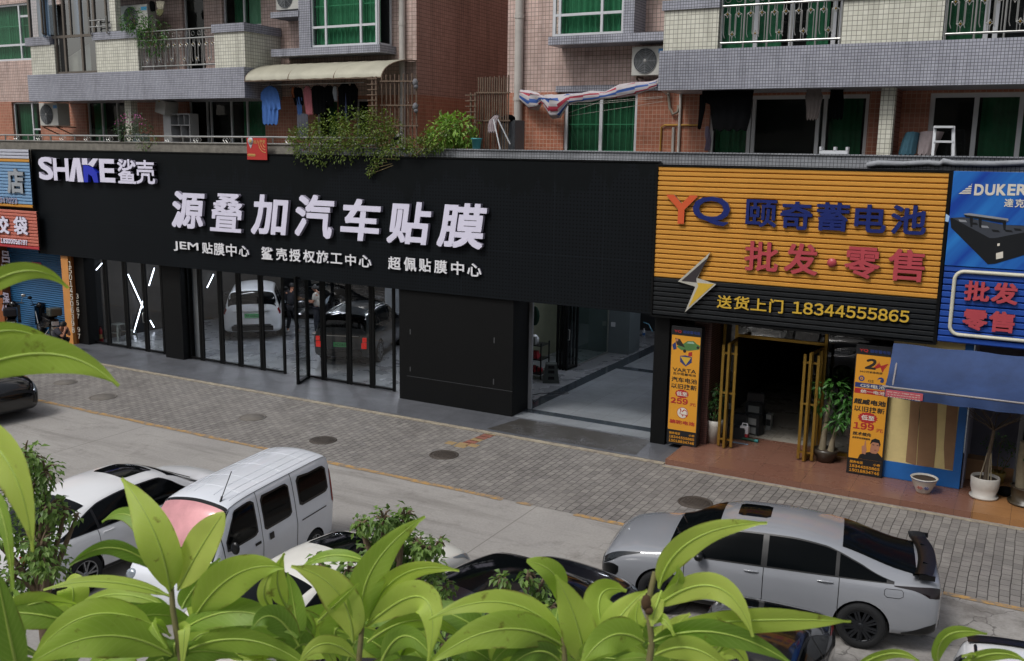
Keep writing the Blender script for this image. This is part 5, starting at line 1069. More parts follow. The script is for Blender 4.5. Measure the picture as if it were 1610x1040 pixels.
    def patch(s, cols, name, mat, parent, side=1, off=.004, nv=8, full=False, nx=None, smooth=True):
        """surface piece over the skin; cols: (x, vlow, vhigh) along the car"""
        X = [c[0] for c in cols]; n = nx or max(8, int(abs(X[-1]-X[0])/.06)); b = MB(); rows = []
        for i in range(n+1):
            x = X[0]+(X[-1]-X[0])*i/n
            lo = np.interp(x, X if X[0] < X[-1] else X[::-1], [c[1] for c in (cols if X[0] < X[-1] else cols[::-1])]); hi = np.interp(x, X if X[0] < X[-1] else X[::-1], [c[2] for c in (cols if X[0] < X[-1] else cols[::-1])])
            row = [s.S(x, lo+(hi-lo)*k/nv, side, off) for k in range(nv+1)]
            if full: row = row+[Vector((p.x, -p.y, p.z)) for p in row[::-1][1:]]
            rows.append(row)
        return b.grid(rows, smooth=smooth).build(name, mat, parent, world=False, fix=True)
def wheel(parent, x, y, r, side, rimm, spokes=5, w_=.2):
    b = MB(); s_ = side
    b.lathe([(r*.66, s_*0), (r*.70, s_*.012), (r*.93, s_*.016), (r*.985, -s_*.015), (r, -s_*.05), (r, -s_*(w_-.05)), (r*.96, -s_*w_), (r*.66, -s_*w_)], (x, y, r), 40, axis='Y')
    tr = b.build('wheel', M_TYRE, parent, world=False, fix=True); b = MB()
    b.lathe([(r*.70, s_*.006), (r*.64, s_*.002), (r*.62, -s_*.10), (r*.1, -s_*.11), (.001, -s_*.11)], (x, y, r), 32, mi=1, axis='Y'); b.lathe([(r*.71, s_*.004), (r*.66, s_*.012), (r*.63, s_*.0)], (x, y, r), 32, axis='Y')
    for k in range(spokes):
        for d in ((-.11, .11) if spokes > 4 else (0,)):
            a = 2*math.pi*k/spokes+.2; p0 = Vector((x+r*.12*math.cos(a), y-s_*.01, r+r*.12*math.sin(a))); p1 = Vector((x+r*.65*math.cos(a+d*2.2), y-s_*.005, r+r*.65*math.sin(a+d*2.2)))
            b.bar(p0, p1, .035 if spokes > 4 else .09, .03)
    b.lathe([(r*.16, s_*.0), (r*.13, s_*.012), (.001, s_*.014)], (x, y, r), 16, axis='Y')
    b.build('rim', [rimm, M_LINER], tr, world=False)
def car(name, label, cat, kind, x, y, deg, sc, pmat, opt=None, group=None):
    o = opt or {}; t_ = thing(name, label, cat, (x, y, .004), group, R(deg), sc); s = Shell(ST[kind]); r = {'sedan': .33, 'suv': .36, 'van': .28}[kind]
    fa, ra = {'sedan': (1.42, -1.36), 'suv': (1.40, -1.36), 'van': (1.22, -1.22)}[kind]
    s.body(pmat, 'body', t_, (fa, ra), r)
    hw = s.S(0, 3).y
    for ax in (fa, ra):
        for sd in (1, -1): wheel(t_, ax, sd*(s.S(ax, 3).y-.005), r, sd, o.get('rim', M_RIMS), o.get('spokes', 5))
    G_ = o.get('glass', M_CGLASS)
    if kind == 'van':
        s.patch([(.96, 6.92, 9), (1.2, 6.6, 9), (1.49, 6.3, 9)], 'windscreen_seal', M_CTRIM, t_, full=True, off=.003)
        s.patch([(1.02, 7.15, 9), (1.45, 6.75, 9)], 'windscreen', o.get('wscreen', G_), t_, full=True, off=.006)
        s.patch([(.97, 7.0, 9), (1.0, 7.0, 9)], 'windscreen_seal', M_CTRIM, t_, full=True, off=.009)
        for sd in (1, -1):
            s.patch([(1.0, 6.97, 7.07), (1.46, 6.48, 6.62)], 'pillar_seal', M_CTRIM, t_, sd, .009, 3)
            for (a, c, lo, h0, h1) in ((.42, 1.14, 5.32, 6.66, 5.9), (-.52, .16, 5.32, 6.58, 6.58), (-1.62, -.80, 5.5, 6.52, 6.58)):
                s.patch([(a, lo+.12, h0-.12), (a+.05, lo, h0), (c-.3, lo, h0), (c-.05, lo, max(h1, lo+.2)), (c, lo+.1, max(h1-.15, lo+.2))], 'side_window', G_, t_, sd, .007)
                s.patch([(a-.035, lo+.05, h0-.08), (a+.04, lo-.1, h0+.09), (c-.3, lo-.1, h0+.09), (c-.02, lo-.1, max(h1+.12, lo+.3)), (c+.035, lo, max(h1-.05, lo+.2))], 'window_seal', M_CTRIM, t_, sd, .004)
            for xx in (1.24, .28, -.66): s.patch([(xx-.007, 1.9, 7.0), (xx+.007, 1.9, 7.0)], 'door_seam', M_CTRIM, t_, sd, .003, 24, nx=1)
            s.patch([(-1.8, 7.0, 7.04), (1.0, 7.0, 7.04)], 'roof_gutter', M_CTRIM, t_, sd, .004, 1)
            s.patch([(-1.55, 4.05, 4.2), (-.78, 4.05, 4.2)], 'sliding_rail', M_CTRIM, t_, sd, .006, 2)
            for (a, c, v0, v1) in ((.36, .50, 4.35, 4.75), (-.02, .10, 4.1, 4.95)): s.patch([(a, v0, v1), (c, v0, v1)], 'door_handle', M_CTRIM, t_, sd, .014, 3, nx=3)
            s.patch([(-1.86, 4.2, 6.2), (-1.80, 4.0, 6.4), (-1.74, 4.5, 5.6)], 'tail_light', M_TAIL, t_, sd, .007, 6)
            b = MB(); p = s.S(1.16, 5.35, sd); b.ball((p.x+.03, p.y+sd*.16, p.z+.08), .1, 12, sq=(.45, .8, 1.05)); b.tube([p, (p.x+.03, p.y+sd*.12, p.z+.05)], .02, 6); b.build('wing_mirror', M_CTRIM, t_, world=False)
            b = MB(); p = s.S(1.80, 4.4, sd); b.ball((p.x, p.y-sd*.09, p.z+.0), .125, 14, sq=(.55, 1, .95)); b.build('headlight', M_LAMP, t_, world=False)
        b = MB()
        for yy in (-.42, .12): b.tube([(1.52, yy, 1.05), (1.40, yy+.32, 1.24)], .008, 5)
        b.build('wiper', M_CTRIM, t_, world=False)
        b = MB(); p = s.S(.86, 8.5, -1); p = s.S(.86, 7.9, 1); b.tube([p, p+Vector((-.28, .02, .42))], .008, 5); b.tube([p-Vector((0, 0, .01)), p+Vector((-.05, 0, .07))], .018, 6); b.build('aerial', M_CTRIM, t_, world=False)
        b = MB()
        for v in (7.55, 8.05, 8.5):
            for sd in (1, -1): b.tube([s.S(xx, v, sd, .0) for xx in np.linspace(-1.6, .75, 20)], .007, 6)
        for xx in (-1.2, -.6, 0, .5): b.tube([s.S(xx, v, 1, -.002) for v in np.linspace(7.5, 9, 8)]+[s.S(xx, v, -1, -.002) for v in np.linspace(9, 7.5, 8)], .006, 6)
        b.build('roof_rib', pmat, t_, world=False)
    else:
        sd_ = kind == 'sedan'
        s.patch([(.66, 7.12, 9), (1.36, 7.05, 9)] if sd_ else [(.52, 7.12, 9), (1.32, 7.05, 9)], 'windscreen', o.get('wscreen', G_), t_, full=True)
        s.patch([(-1.98, 7.15, 9), (-1.05, 7.2, 9)] if sd_ else [(-2.28, 6.2, 9), (-2.0, 7.15, 9)], 'rear_window', G_, t_, full=True)
        if 'roof' in o:
            a, c, v0 = o['roof']; s.patch([(a, v0+.12, 9), (a+.06, v0, 9), (c-.06, v0, 9), (c, v0+.12, 9)], 'sunroof', M_CGLASS, t_, full=True, off=.005)
        for sd in (1, -1):
            wins = o.get('wins', ((.0, 1.02), (-.98, -.08), (-1.62, -1.03)) if sd_ else ((.0, 1.05), (-1.0, -.09), (-1.85, -1.06)))
            tf = (lambda x: float(np.interp(x, [-1.72, -1.3, -.9, .55, 1.08], [5.35, 6.3, 6.78, 6.78, 5.3]))) if sd_ else (lambda x: float(np.interp(x, [-2.0, -1.6, .5, 1.12], [5.9, 6.75, 6.78, 5.35])))
            s.patch([(x_, 5.06, max(5.1, tf(x_)+.1)) for x_ in np.linspace(-1.74 if sd_ else -1.95, 1.1, 14)], 'window_seal', M_CTRIM, t_, sd, .0035)
            for (a, c) in wins: s.patch([(x_, 5.16, max(5.18, tf(x_))) for x_ in np.linspace(a, c, 8)], 'side_window', G_, t_, sd, .0065)
            for xx in ((1.06, -.04, -1.04) if sd_ else (1.1, -.04, -1.05)): s.patch([(xx-.005, 1.8, 5.05), (xx+.005, 1.8, 5.05)], 'door_seam', M_CTRIM, t_, sd, .002, 16, nx=1)
            for xx in (.13, -.86): 
                b = MB(); q = [s.S(xx+d, 4.55, sd, .012+.016*math.sin(math.pi*i/4)) for i, d in enumerate((-.1, -.05, 0, .05, .1))]; b.tube(q, .014, 6); b.build('door_handle', pmat, t_, world=False)
            b = MB(); p = s.S(.86, 5.15, sd); b.ball((p.x, p.y+sd*.13, p.z+.07), .1, 12, sq=(.75, 1.05, .7)); b.tube([p, (p.x, p.y+sd*.1, p.z+.05)], .025, 6); b.build('wing_mirror', o.get('mirror', M_CTRIM), t_, world=False)
            if sd_:
                s.patch([(1.74, 4.8, 4.95), (2.0, 4.35, 4.97), (2.2, 3.8, 4.9), (2.30, 3.7, 4.7)], 'headlight', o.get('lamp', M_LAMP), t_, sd, .006); s.patch([(2.04, 2.9, 3.3), (2.2, 2.3, 3.7), (2.31, 2.2, 3.65)], 'air_intake', M_CTRIM, t_, sd, .005)
                s.patch([(-2.315, 4.1, 5.0), (-2.2, 4.05, 5.0), (-1.95, 4.6, 4.98), (-1.74, 4.85, 4.95)], 'tail_light', o.get('tail', M_TAIL), t_, sd, .006)
            else:
                s.patch([(1.95, 4.6, 4.95), (2.1, 4.2, 4.95), (2.27, 4.0, 4.8)], 'headlight', o.get('lamp', M_LAMP), t_, sd, .006)
                if o.get('tail') is not M_TAILE: s.patch([(-2.29, 3.9, 5.3), (-2.22, 3.9, 5.4), (-2.1, 4.4, 5.2)], 'tail_light', o.get('tail', M_TAIL), t_, sd, .006)
            if o.get('tail') is M_TAILE:
                b = MB(); b.box(-2.372, -2.30, sd*.65, sd*.80, .62, .80); b.box(-2.372, -2.30, sd*.68, sd*.80, .82, .96); b.build('tail_lamp', M_TAILE, t_, world=False, bevel=.012)
            s.patch([(-1.0, 1.9, 2.2), (1.0, 1.9, 2.2)], 'sill', M_CTRIM, t_, sd, .004, 2)
        s.patch([(2.325 if sd_ else 2.315, 2.2, 9), (2.352 if sd_ else 2.343, 2.2, 9)], 'grille', M_CTRIM, t_, off=.006, full=True, nx=3)
        if o.get('rails'):
            for sd in (1, -1): b = MB(); b.tube([s.S(x_, 7.35, sd, .035 if -1.6 < x_ < .3 else 0) for x_ in np.linspace(-1.8, .5, 14)], .02, 6); b.build('roof_rail', M_STEEL if o['rails'] == 's' else M_CTRIM, t_, world=False)
        if not sd_:
            b = MB(); b.box(-2.385, -2.30, -.66, .66, .36, .52); b.box(-2.378, -2.31, -.60, .60, .54, .57); b.build('rear_bumper', M_CTRIM, t_, world=False, bevel=.02)
            b = MB(); b.box(-2.368, -2.33, -.56, .56, .985, 1.005); b.build('boot_trim', M_STEEL, t_, world=False)
        # wipers
        b = MB()
        for yy in (.1, -.45): b.tube([s.S(1.33 if sd_ else 1.30, 9, 1, .02)+Vector((0, yy, -.01)), s.S(1.18, 9, 1, .02)+Vector((0, yy+.5, -.0))], .008, 5)
        b.build('wiper', M_CTRIM, t_, world=False)
    if 'plate' in o:
        pl, txt, zz, mm = o['plate']; xx = s.r[0, 0]-.012 if pl == 'rear' else s.r[-1, 0]+.012; sg_ = -1 if pl == 'rear' else 1
        b = MB(); b.box(xx-.008, xx+.008, -.24, .24, zz-.07, zz+.07); pt = b.build('number_plate', mm, t_, world=False)
        vs, fs_ = glyphs(txt, .02); a = np.array(vs); lo, hi = a.min(0), a.max(0); b = MB()
        b.add([(xx+sg_*.0085, -sg_*(.2-.4*(v[0]-lo[0])/(hi[0]-lo[0])), zz-.04+.08*(v[1]-lo[1])/(hi[1]-lo[1])) for v in vs], fs_); b.build('lettering', M_PLATEW, pt, world=False)
    return t_, s
P_WH = paint('white_car_paint', '#e0e1e3'); P_WH2 = paint('pearl_car_paint', '#e2e0d8'); P_GREY = paint('silver_car_paint', '#8c8f95', .26, .0, .9); P_BLK = paint('black_car_paint', '#08090b', .15); P_NAVY = paint('dark_navy_paint', '#12131b', .2); P_DGR = paint('graphite_paint', '#23282b', .35, .2)
# the silver fastback parked along the paving
sed, s = car('parked_car', 'silver grey fastback sedan with a black rear wing parked along the paving', 'car', 'sedan', -2.96, 12.95, 189, .945, P_GREY, dict(rim=M_RIMK, spokes=9, lamp=M_LAMPD, tail=M_TAILK, glass=pm('dark_rear_glass', '#090c0e', .12, var=0, spec=.03), roof=(-.05, .42, 8.35)))
b = MB()
prof = [(-.12, 0), (-.04, .014), (.04, .008), (.11, -.008)]
rows = []
for k in range(21):
    yy = -.80+1.6*k/20; zz = 1.14-.05*abs(yy)**2+(.05 if abs(yy) > .74 else 0); xo = -2.17+.10*(abs(yy)/.8)**2
    rows.append([(xo+p[0], yy, zz+p[1]) for p in prof]+[(xo+p[0], yy, zz+p[1]-.022) for p in prof[::-1]]+[(xo+prof[0][0], yy, zz)])
b.grid(rows)
for sd in (1, -1): b.box(-2.24, -2.04, sd*.80-.01, sd*.80+.01, 1.09, 1.16); b.bar((-2.14, sd*.34, 1.05), (-2.17, sd*.34, 1.15), .03, .12)
b.build('rear_wing', M_CTRIM, sed, world=False)
s.patch([(-2.33, 1.6, 2.6), (-2.1, 1.4, 2.4), (-1.85, 1.5, 2.05)], 'bumper_trim', M_CTRIM, sed, 1, .006); s.patch([(-2.33, 1.6, 2.6), (-2.1, 1.4, 2.4), (-1.85, 1.5, 2.05)], 'bumper_trim', M_CTRIM, sed, -1, .006)
q = [(-1.62, 4.55), (-1.82, 4.55), (-1.84, 4.35), (-1.84, 4.0), (-1.8, 3.85), (-1.64, 3.85), (-1.6, 4.0), (-1.6, 4.4), (-1.62, 4.55)]
b = MB(); b.tube([s.S(x_, v_, 1, .001) for x_, v_ in q], .004, 4); b.build('fuel_flap', M_CTRIM, sed, world=False)
# white cars, the minivan and the others in the car park
car('parked_car', 'white sedan with a dark sunroof parked left of the white minivan', 'car', 'sedan', -12.25, 9.45, 92, .90, P_WH, dict(roof=(-.1, .55, 8.0), mirror=P_WH, plate=('rear', 'A K253', .72, M_PLATEB)))
vn, s = car('minivan', 'white high roofed minivan with a pink reflecting windscreen and an aerial', 'van', 'van', -9.9, 9.72, -83, .86, paint('van_paint', '#dfe3ea'), dict(wscreen=pm('pink_reflecting_film', '#cf9296', .1, .15, var=.3, scale=1.6, spec=.7), rim=M_RIMS))
car('parked_car', 'pearl white coupe with a wide sunroof, half hidden by the small leaved tree', 'car', 'sedan', -7.62, 9.25, 82, .84, P_WH2, dict(roof=(-.2, .5, 7.45), mirror=P_WH2))
car('parked_car', 'dark navy car with black roof panels parked behind the big green leaves', 'car', 'suv', -5.15, 9.35, 80, .85, P_NAVY, dict(roof=(-.9, .35, 7.6), rim=M_RIMS))
car('parked_car', 'black car parked nose out, building reflected in its windscreen, beside the silver sedan', 'car', 'sedan', -2.3, 9.35, -86, .84, P_BLK, dict(rim=M_RIMS))
wc, s = car('parked_car', 'white car with a black roof spoiler half out of view below the silver sedan', 'car', 'suv', .42, 8.72, -87, .86, P_WH, dict(rails='k'))
b = MB(); b.grid([[s.S(xx, v, 1, .03+.03*(xx < -2.0)) for v in np.linspace(7.05, 9, 8)]+[s.S(xx, v, -1, .03+.03*(xx < -2.0)) for v in np.linspace(9, 7.05, 8)] for xx in (-1.86, -1.95, -2.05, -2.16)]); b.build('roof_spoiler', M_CTRIM, wc, world=False)
car('parked_car', 'glossy black sedan whose nose reaches in by the yellow line end', 'car', 'sedan', -22.6, 13.2, -6, 1.0, P_BLK, dict(rim=M_RIMS, spokes=5, lamp=M_LAMP))
# cars inside the film shop
car('electric_car', 'white electric crossover with a green plate inside the film shop', 'car', 'suv', -23.95, 24.8, 131, 1.0, P_WH, dict(plate=('rear', 'AF DEE68', .86, M_PLATEG), tail=M_TAIL))
car('electric_car', 'dark grey electric wagon with lit tail lights behind the folding doors', 'car', 'suv', -18.3, 23.65, 110, .95, P_DGR, dict(rails='s', plate=('rear', 'AD2635', .72, M_PLATEG), tail=M_TAILE))
car('electric_car', 'black car deep in the workshop beside the pale inner pillar', 'car', 'sedan', -26.0+1.2, 29.0, -60, 1.0, P_BLK, {})
car('electric_car', 'black car being worked on behind the standing worker', 'car', 'suv', -22.0, 29.6, 170, 1.0, P_BLK, {})
# ================================================================ plants
L_BOUG = leafmat('bougainvillea_leaf', '#35501a', '#71842f', .25); L_DARK = leafmat('dark_leaf', '#234a1c', '#4a7a2c', .25); L_MID = leafmat('mid_leaf', '#365f24', '#6d9440', .3)
L_TREE = leafmat('ficus_leaf', '#476830', '#85a256', .38); L_YG = leafmat('young_leaf', '#6f9a2c', '#a4c24a', .35); L_PINK = leafmat('pink_petal', '#b03a8a', '#d070b8', .3); L_DIM = leafmat('dim_leaf', '#1f3a1a', '#33582a', .2)
M_BARK = pm('bark', '#6a5a48', .9, var=.3, scale=12, bump=.4); M_TWIG = pm('twig', '#7a6c4a', .85, var=.2)
def leaf_quad(b, p, d, n, L_, w_, fold=.25, mi=0, droop=.15):
    d = d.normalized(); s_ = d.cross(n); s_ = s_.normalized() if s_.length > 1e-6 else d.orthogonal().normalized(); n = s_.cross(d)
    c = p+d*L_*.45-n*L_*.02; t_ = p+d*L_-n*L_*droop
    b.add([p, c+s_*w_/2+n*w_*fold, t_, c-s_*w_/2+n*w_*fold, c], [(0, 4, 1), (1, 4, 2), (0, 3, 4), (4, 3, 2)], mi, False)
def foliage(blobs, n, L_, asp=.5, down=.3, seed=1, shell=.55):
    rng = random.Random(seed); b = MB(); tot = sum(r[1]**2 for r in blobs)
    for c, r in [(Vector(q[0]), q[1]) for q in blobs]:
        for _ in range(max(6, int(n*r*r/tot))):
            d = Vector((rng.gauss(0, 1), rng.gauss(0, 1), rng.gauss(0, .9))).normalized(); k = r*(shell+(1-shell)*rng.random()**.5)*rng.uniform(.7, 1.12); p = c+d*k
            o = (d+Vector((rng.uniform(-.8, .8), rng.uniform(-.8, .8), -down+rng.uniform(-.5, .5)))).normalized(); nn = (Vector((0, 0, 1))+d*.5+Vector((rng.uniform(-.6, .6), rng.uniform(-.6, .6), 0)))
            leaf_quad(b, p, o, nn, L_*rng.uniform(.65, 1.2), L_*asp*rng.uniform(.8, 1.2))
    return b
def branches(root, blobs, r0, seed=2, twigs=4):
    rng = random.Random(seed); b = MB(); root = Vector(root)
    for q in blobs:
        c = Vector(q[0]); m_ = root.lerp(c, .5)+Vector((rng.uniform(-.1, .1), rng.uniform(-.1, .1), .02))*q[1]*2
        b.tube([root, m_, c], [r0, r0*.6, r0*.35], 6)
        for _ in range(twigs):
            d = Vector((rng.gauss(0, 1), rng.gauss(0, 1), rng.gauss(0, 1))).normalized(); b.tube([c, c+d*q[1]*.5+Vector((0, 0, .02)), c+d*q[1]*.95], [r0*.3, r0*.2, r0*.1], 4)
    return b
def px_blobs(lst, Y=None, D=None):
    """(px, py, radius in px) -> points and metres on plane Y or at depth D"""
    o = []
    for x, y, r in lst:
        p = P(x, y, Y) if Y is not None else PD(x, y, D); q = P(x+r, y, Y) if Y is not None else PD(x+r, y, D); o.append((p, (q-p).length))
    return o
YT = RY+.25
def terrace_plant(name, label, lst, n, L_, mat, cat='plant', Y=YT, seed=1, extra=None, root=None, asp=.5, down=.3, flowers=None):
    bl_ = px_blobs(lst, Y); c = bl_[0][0]; rt = root or Vector((c.x, Y+.1, ZF+.6)); t_ = thing(name, label, cat, rt)
    branches(rt, bl_, .018, seed).build('stem', M_TWIG, t_); foliage(bl_, n, L_, asp, down, seed).build('foliage', mat, t_)
    if flowers: foliage(px_blobs(flowers[0], Y-.1), flowers[1], flowers[2], .8, 0, seed+9).build('blossoms', L_PINK, t_)  # flower clusters: pink petals only, no leaves
    return t_
terrace_plant('bougainvillea', 'large sprawling bougainvillea spilling over the terrace edge above the big white characters', [(485, 228, 26), (520, 213, 30), (560, 205, 32), (592, 200, 24), (505, 240, 22), (545, 230, 28), (580, 225, 25), (608, 215, 18), (470, 215, 15), (620, 200, 12), (508, 262, 9), (515, 250, 12)], 5600, .08, L_BOUG, Y=RY-.02, seed=3, flowers=([(484, 233, 4)], 10, .08))
terrace_plant('trailing_vine', 'thin vine trailing down over the black sign from beneath the drain pipe', [(640, 228, 12), (655, 232, 12), (620, 236, 12), (607, 242, 9), (598, 250, 8), (590, 258, 7), (585, 266, 6), (580, 275, 4), (670, 230, 12), (690, 226, 10), (700, 205, 8), (668, 215, 8)], 1300, .075, L_BOUG, seed=5, Y=RY-.22)
terrace_plant('umbrella_tree', 'bushy umbrella tree with big palmate leaves beside the steel trellis', [(700, 212, 26), (722, 205, 24), (690, 225, 18), (735, 220, 14), (708, 195, 12), (698, 190, 8), (702, 242, 8)], 1100, .17, leafmat('umbrella_leaf', '#4f7a2a', '#93b352', .35), seed=7, asp=.34, down=.5)
terrace_plant('potted_shrub', 'purple flowering shrub in a pot behind the terrace railing', [(205, 200, 18), (222, 204, 14), (195, 208, 10)], 800, .07, L_DIM, seed=9, flowers=([(190, 190, 5), (205, 187, 6), (196, 183, 4), (215, 188, 6), (225, 192, 4), (188, 195, 4)], 90, .05))
terrace_plant('hanging_plant', 'small leafy plant hanging over the ledge above the lavender lettering', [(225, 224, 10), (240, 222, 9), (232, 232, 6), (224, 236, 5)], 200, .05, L_MID, seed=11, Y=RY-.02)
for lst, lab, nm, sd_ in (([(212, 34, 15), (200, 38, 8), (228, 38, 7)], 'spiky potted plant standing before the air conditioner on the balcony', 'balcony_plant', 21), ([(240, 45, 17), (235, 60, 16), (252, 58, 14), (245, 72, 12), (228, 66, 9)], 'large drooping plant hung over the balcony railing', 'balcony_plant', 22)):
    terrace_plant(nm, lab, lst, 420, .13, L_DARK, Y=BY-.05, seed=sd_, root=P(lst[0][0], lst[0][1]+25, BY+.12), asp=.28, down=.6)
def pot(c, prof, mat, name, label, cat='pot', soil=True, grp=None):
    t_ = thing(name, label, cat, c, grp); b = MB(); b.lathe(prof, c, 26); b.build('pot', mat, t_, fix=True)
    if soil: b = MB(); r_ = prof[-1][0]*.98; b.lathe([(r_, prof[-2][1]-.03), (.001, prof[-2][1]-.02)], c, 20); b.build('soil', pm('soil', '#3a2e24', .95, var=.3, scale=20), t_)
    return t_
# terrace pots and clutter
c = P(755, 237, YT); z_ = Zt+.03
t_ = pot(Vector((c.x, RY+.08, z_)), [(.001, 0), (.09, 0), (.12, .22), (.135, .22), (.135, .25), (.115, .25), (.11, .2)], pm('teal_plastic', '#3f8f96', .45), 'plant_pot', 'small teal plastic pot standing on the tiled ledge by the trellis')
c = P(216, 216, YT); t_ = pot(Vector((c.x, YT+.15, c.z-.35)), [(.001, 0), (.16, 0), (.24, .2), (.22, .42), (.25, .45), (.22, .45), (.2, .36)], pm('glazed_white', '#9aa0a6', .2), 'plant_pot', 'white glazed pot beneath the purple flowering shrub')
b = MB(); b.box(c.x-.45, c.x+.3, YT-.12, YT+.05, c.z-.15, c.z-.12)
t_ = thing('plank', 'pale blue plank lying along the ledge beneath the white glazed pot', 'plank', (c.x, YT, c.z-.15)); b.build('board', pm('pale_blue_plastic', '#6fa0a8', .6), t_)
# steel trellises
def trellis(name, label, x0, x1, y_t, y_b, Y, n, rails, side=None):
    t_ = thing(name, label, 'trellis', P((x0+x1)/2, y_b, Y)); b = MB()
    zt_, zb_ = P((x0+x1)/2, y_t, Y).z, ZF
    for i in range(n):
        x = X_(x0+(x1-x0)*i/(n-1), 190, Y); b.tube([(x+.02*math.sin(i*2.3), Y+.02*math.sin(i), zb_), (x, Y, zt_+.05*math.sin(i*3.1))], .019, 6)
    b.build('upright', M_RUST, t_); b = MB()
    for yy in rails: a = P(x0-3, yy, Y-.03); c = P(x1+3, yy, Y-.03); b.bar(a, c, .035)
    b.build('rail', M_RUST, t_)
    if side:
        b = MB(); xa = X_(side, 190, Y-.2)
        for dx in (0, .12): b.bar((xa+dx, Y-.25, ZF), (xa+dx, Y-.25, P(side, side_top, Y).z), .04)
        for k in range(10): z = P(side, side_top, Y).z-.06-k*.13; b.bar((xa-.14, Y-.28, z), (xa+.17, Y-.28, z), .022)
        b.build('ladder_bars', M_RUST, t_)
    return t_
side_top = 122; trellis('steel_trellis', 'rusty steel bar trellis beside the drain pipe under the curved canopy', 601, 655, 117, 240, 20.3, 9, (128, 166, 198), 588)
side_top = 147; trellis('steel_trellis', 'rusty steel bar trellis with cross bars beside the umbrella tree', 752, 799, 121, 237, 20.4, 14, (146, 190), 742)
for x, y, lab in ((653, 130, 'grey rag tied around the trellis corner post, higher one'), (653, 168, 'grey rag tied around the trellis corner post, lower one')):
    c = P(x, y, 20.25); t_ = thing('rag', lab, 'cloth', c, 'rags on the trellis'); b = MB(); b.ball(c, .09, 10, sq=(.8, .8, 1.1)); b.ball(c+Vector((.02, 0, -.1)), .06, 8); b.build('cloth', pm('grey_cloth', '#6d6d72', .9, var=.25, scale=20), t_)
# clothes
def garment(label, outline, Y, mat, name='shirt', cat='laundry', depth=.06, folds=4, hanger=True, oy=0):
    """a hung garment: its outline (pixel pairs left,right per row) given thickness and folds"""
    rows_f, rows_b = [], []; rng = random.Random(len(label)); ph = rng.random()*6
    for j, (y, xl, xr) in enumerate(outline):
        a, c = P(xl, y, Y), P(xr, y, Y); n = 14; f = []; g_ = []
        for k in range(n+1):
            u = k/n; e = math.sin(math.pi*u)**.5; d = depth*.5*e+.022*math.sin(folds*2*math.pi*u+ph+j*.25)*min(1, j*.5); hz = .03*math.sin(folds*2*math.pi*u+ph+1)*(j == len(outline)-1)+.02*math.sin(math.pi*u)*(j == 0); f.append((a.x+(c.x-a.x)*u, Y-d, a.z+(c.z-a.z)*u+hz)); g_.append((a.x+(c.x-a.x)*u, Y+depth*.3*e, a.z+(c.z-a.z)*u+hz))
        rows_f.append(f); rows_b.append(g_)
    t_ = thing(name, label, cat, P((outline[0][1]+outline[0][2])/2, outline[0][0], Y)); b = MB(); b.grid(rows_f); b.grid(rows_b); b.grid([rows_f[-1], rows_b[-1]], smooth=False); b.build('cloth', mat, t_)
    if hanger:
        p = P((outline[0][1]+outline[0][2])/2, outline[0][0], Y); b = MB(); b.tube([p+Vector((-.15, 0, -.03)), p+Vector((0, 0, .05)), p+Vector((.15, 0, -.03))], .008, 5); b.tube([p+Vector((0, 0, .05)), p+Vector((0, 0, .1)), p+Vector((.03, 0, .13))], .006, 5); b.build('hanger', M_CTRIM, t_)
    return t_
def fab(n_, c): return pm(n_, c, .9, var=.15, scale=10)
LY = 20.9
garment('blue shirt hung at the end of the line under the canopy', [(136.5, 421, 429), (139, 416, 434), (146, 411, 438), (157, 410.5, 440.5), (159, 413, 441), (172, 412.5, 442), (173, 413, 438), (185, 413, 438), (196, 414, 437)], LY, fab('blue_cloth', '#3d66a8'))
for lab, o_, m_ in (('short dark tee shirt hung next to the orange sleeve', [(139, 461, 474), (145, 459, 476), (165, 464, 478)], M_FABBLK), ('pink tee shirt hung among black clothes', [(137, 480, 487), (143, 477, 490), (160, 479, 491), (180, 482, 492)], fab('pink_cloth', '#a8646c')),
                    ('blue towel hung below the orange sleeve', [(154, 466, 475), (168, 467, 475), (182, 469, 476)], fab('blue_towel', '#34568a')), ('grey trousers hung low on the line', [(180, 467, 484), (200, 467, 485), (218, 468, 484)], fab('grey_trouser', '#4b4d58')),
                    ('wide black jacket hung beside the pink tee shirt', [(136, 492, 508), (142, 488, 514), (165, 491, 513), (180, 494, 512)], M_FABBLK), ('black tee shirt between the wide black jacket and the white shorts', [(136, 512, 522), (141, 510, 527), (155, 513, 526), (166, 516, 524)], M_FABBLK),
                    ('small white shorts on the clothes line', [(137, 524, 529), (146, 523, 530), (158, 526, 530)], fab('white_cloth', '#9fa3aa')), ('long black coat near the trellis end of the line', [(132, 538, 546), (138, 531, 553), (160, 532, 555), (188, 533, 556)], M_FABBLK),
                    ('black hooded top last on the line by the trellis', [(131, 552, 557), (140, 549, 563), (165, 552, 562), (182, 553, 560)], M_FABBLK), ('navy scarf hanging between two black coats', [(146, 544, 546), (170, 543, 547), (190, 543, 549)], fab('navy_cloth', '#333b5c')), ('orange sleeve top partly hidden on the line', [(138, 459, 463), (146, 458, 465), (153, 460, 465)], fab('orange_cloth', '#8a4f2f'))):
    garment(lab, o_, LY+.12, m_)
t_ = thing('clothes_line', 'steel clothes rod hung under the curved canopy', 'rod', P(490, 136, LY+.1)); b = MB(); b.tube([P(412, 134.5, LY+.1), P(572, 130, LY+.1)], .015, 6); b.build('rod', M_STEEL, t_)
garment('large black long sleeved coat hung under the right balcony, its sleeve reaching left', [(142, 1104, 1186), (148, 1104, 1184), (158, 1102, 1183), (165, 1116, 1182), (185, 1118, 1180), (205, 1121, 1174)], 20.9, M_FABBLK, depth=.12)
garment('narrow black sleeve dangling beside the large black coat', [(150, 1100, 1112), (175, 1099, 1108), (202, 1097, 1102)], 20.88, M_FABBLK, hanger=False)
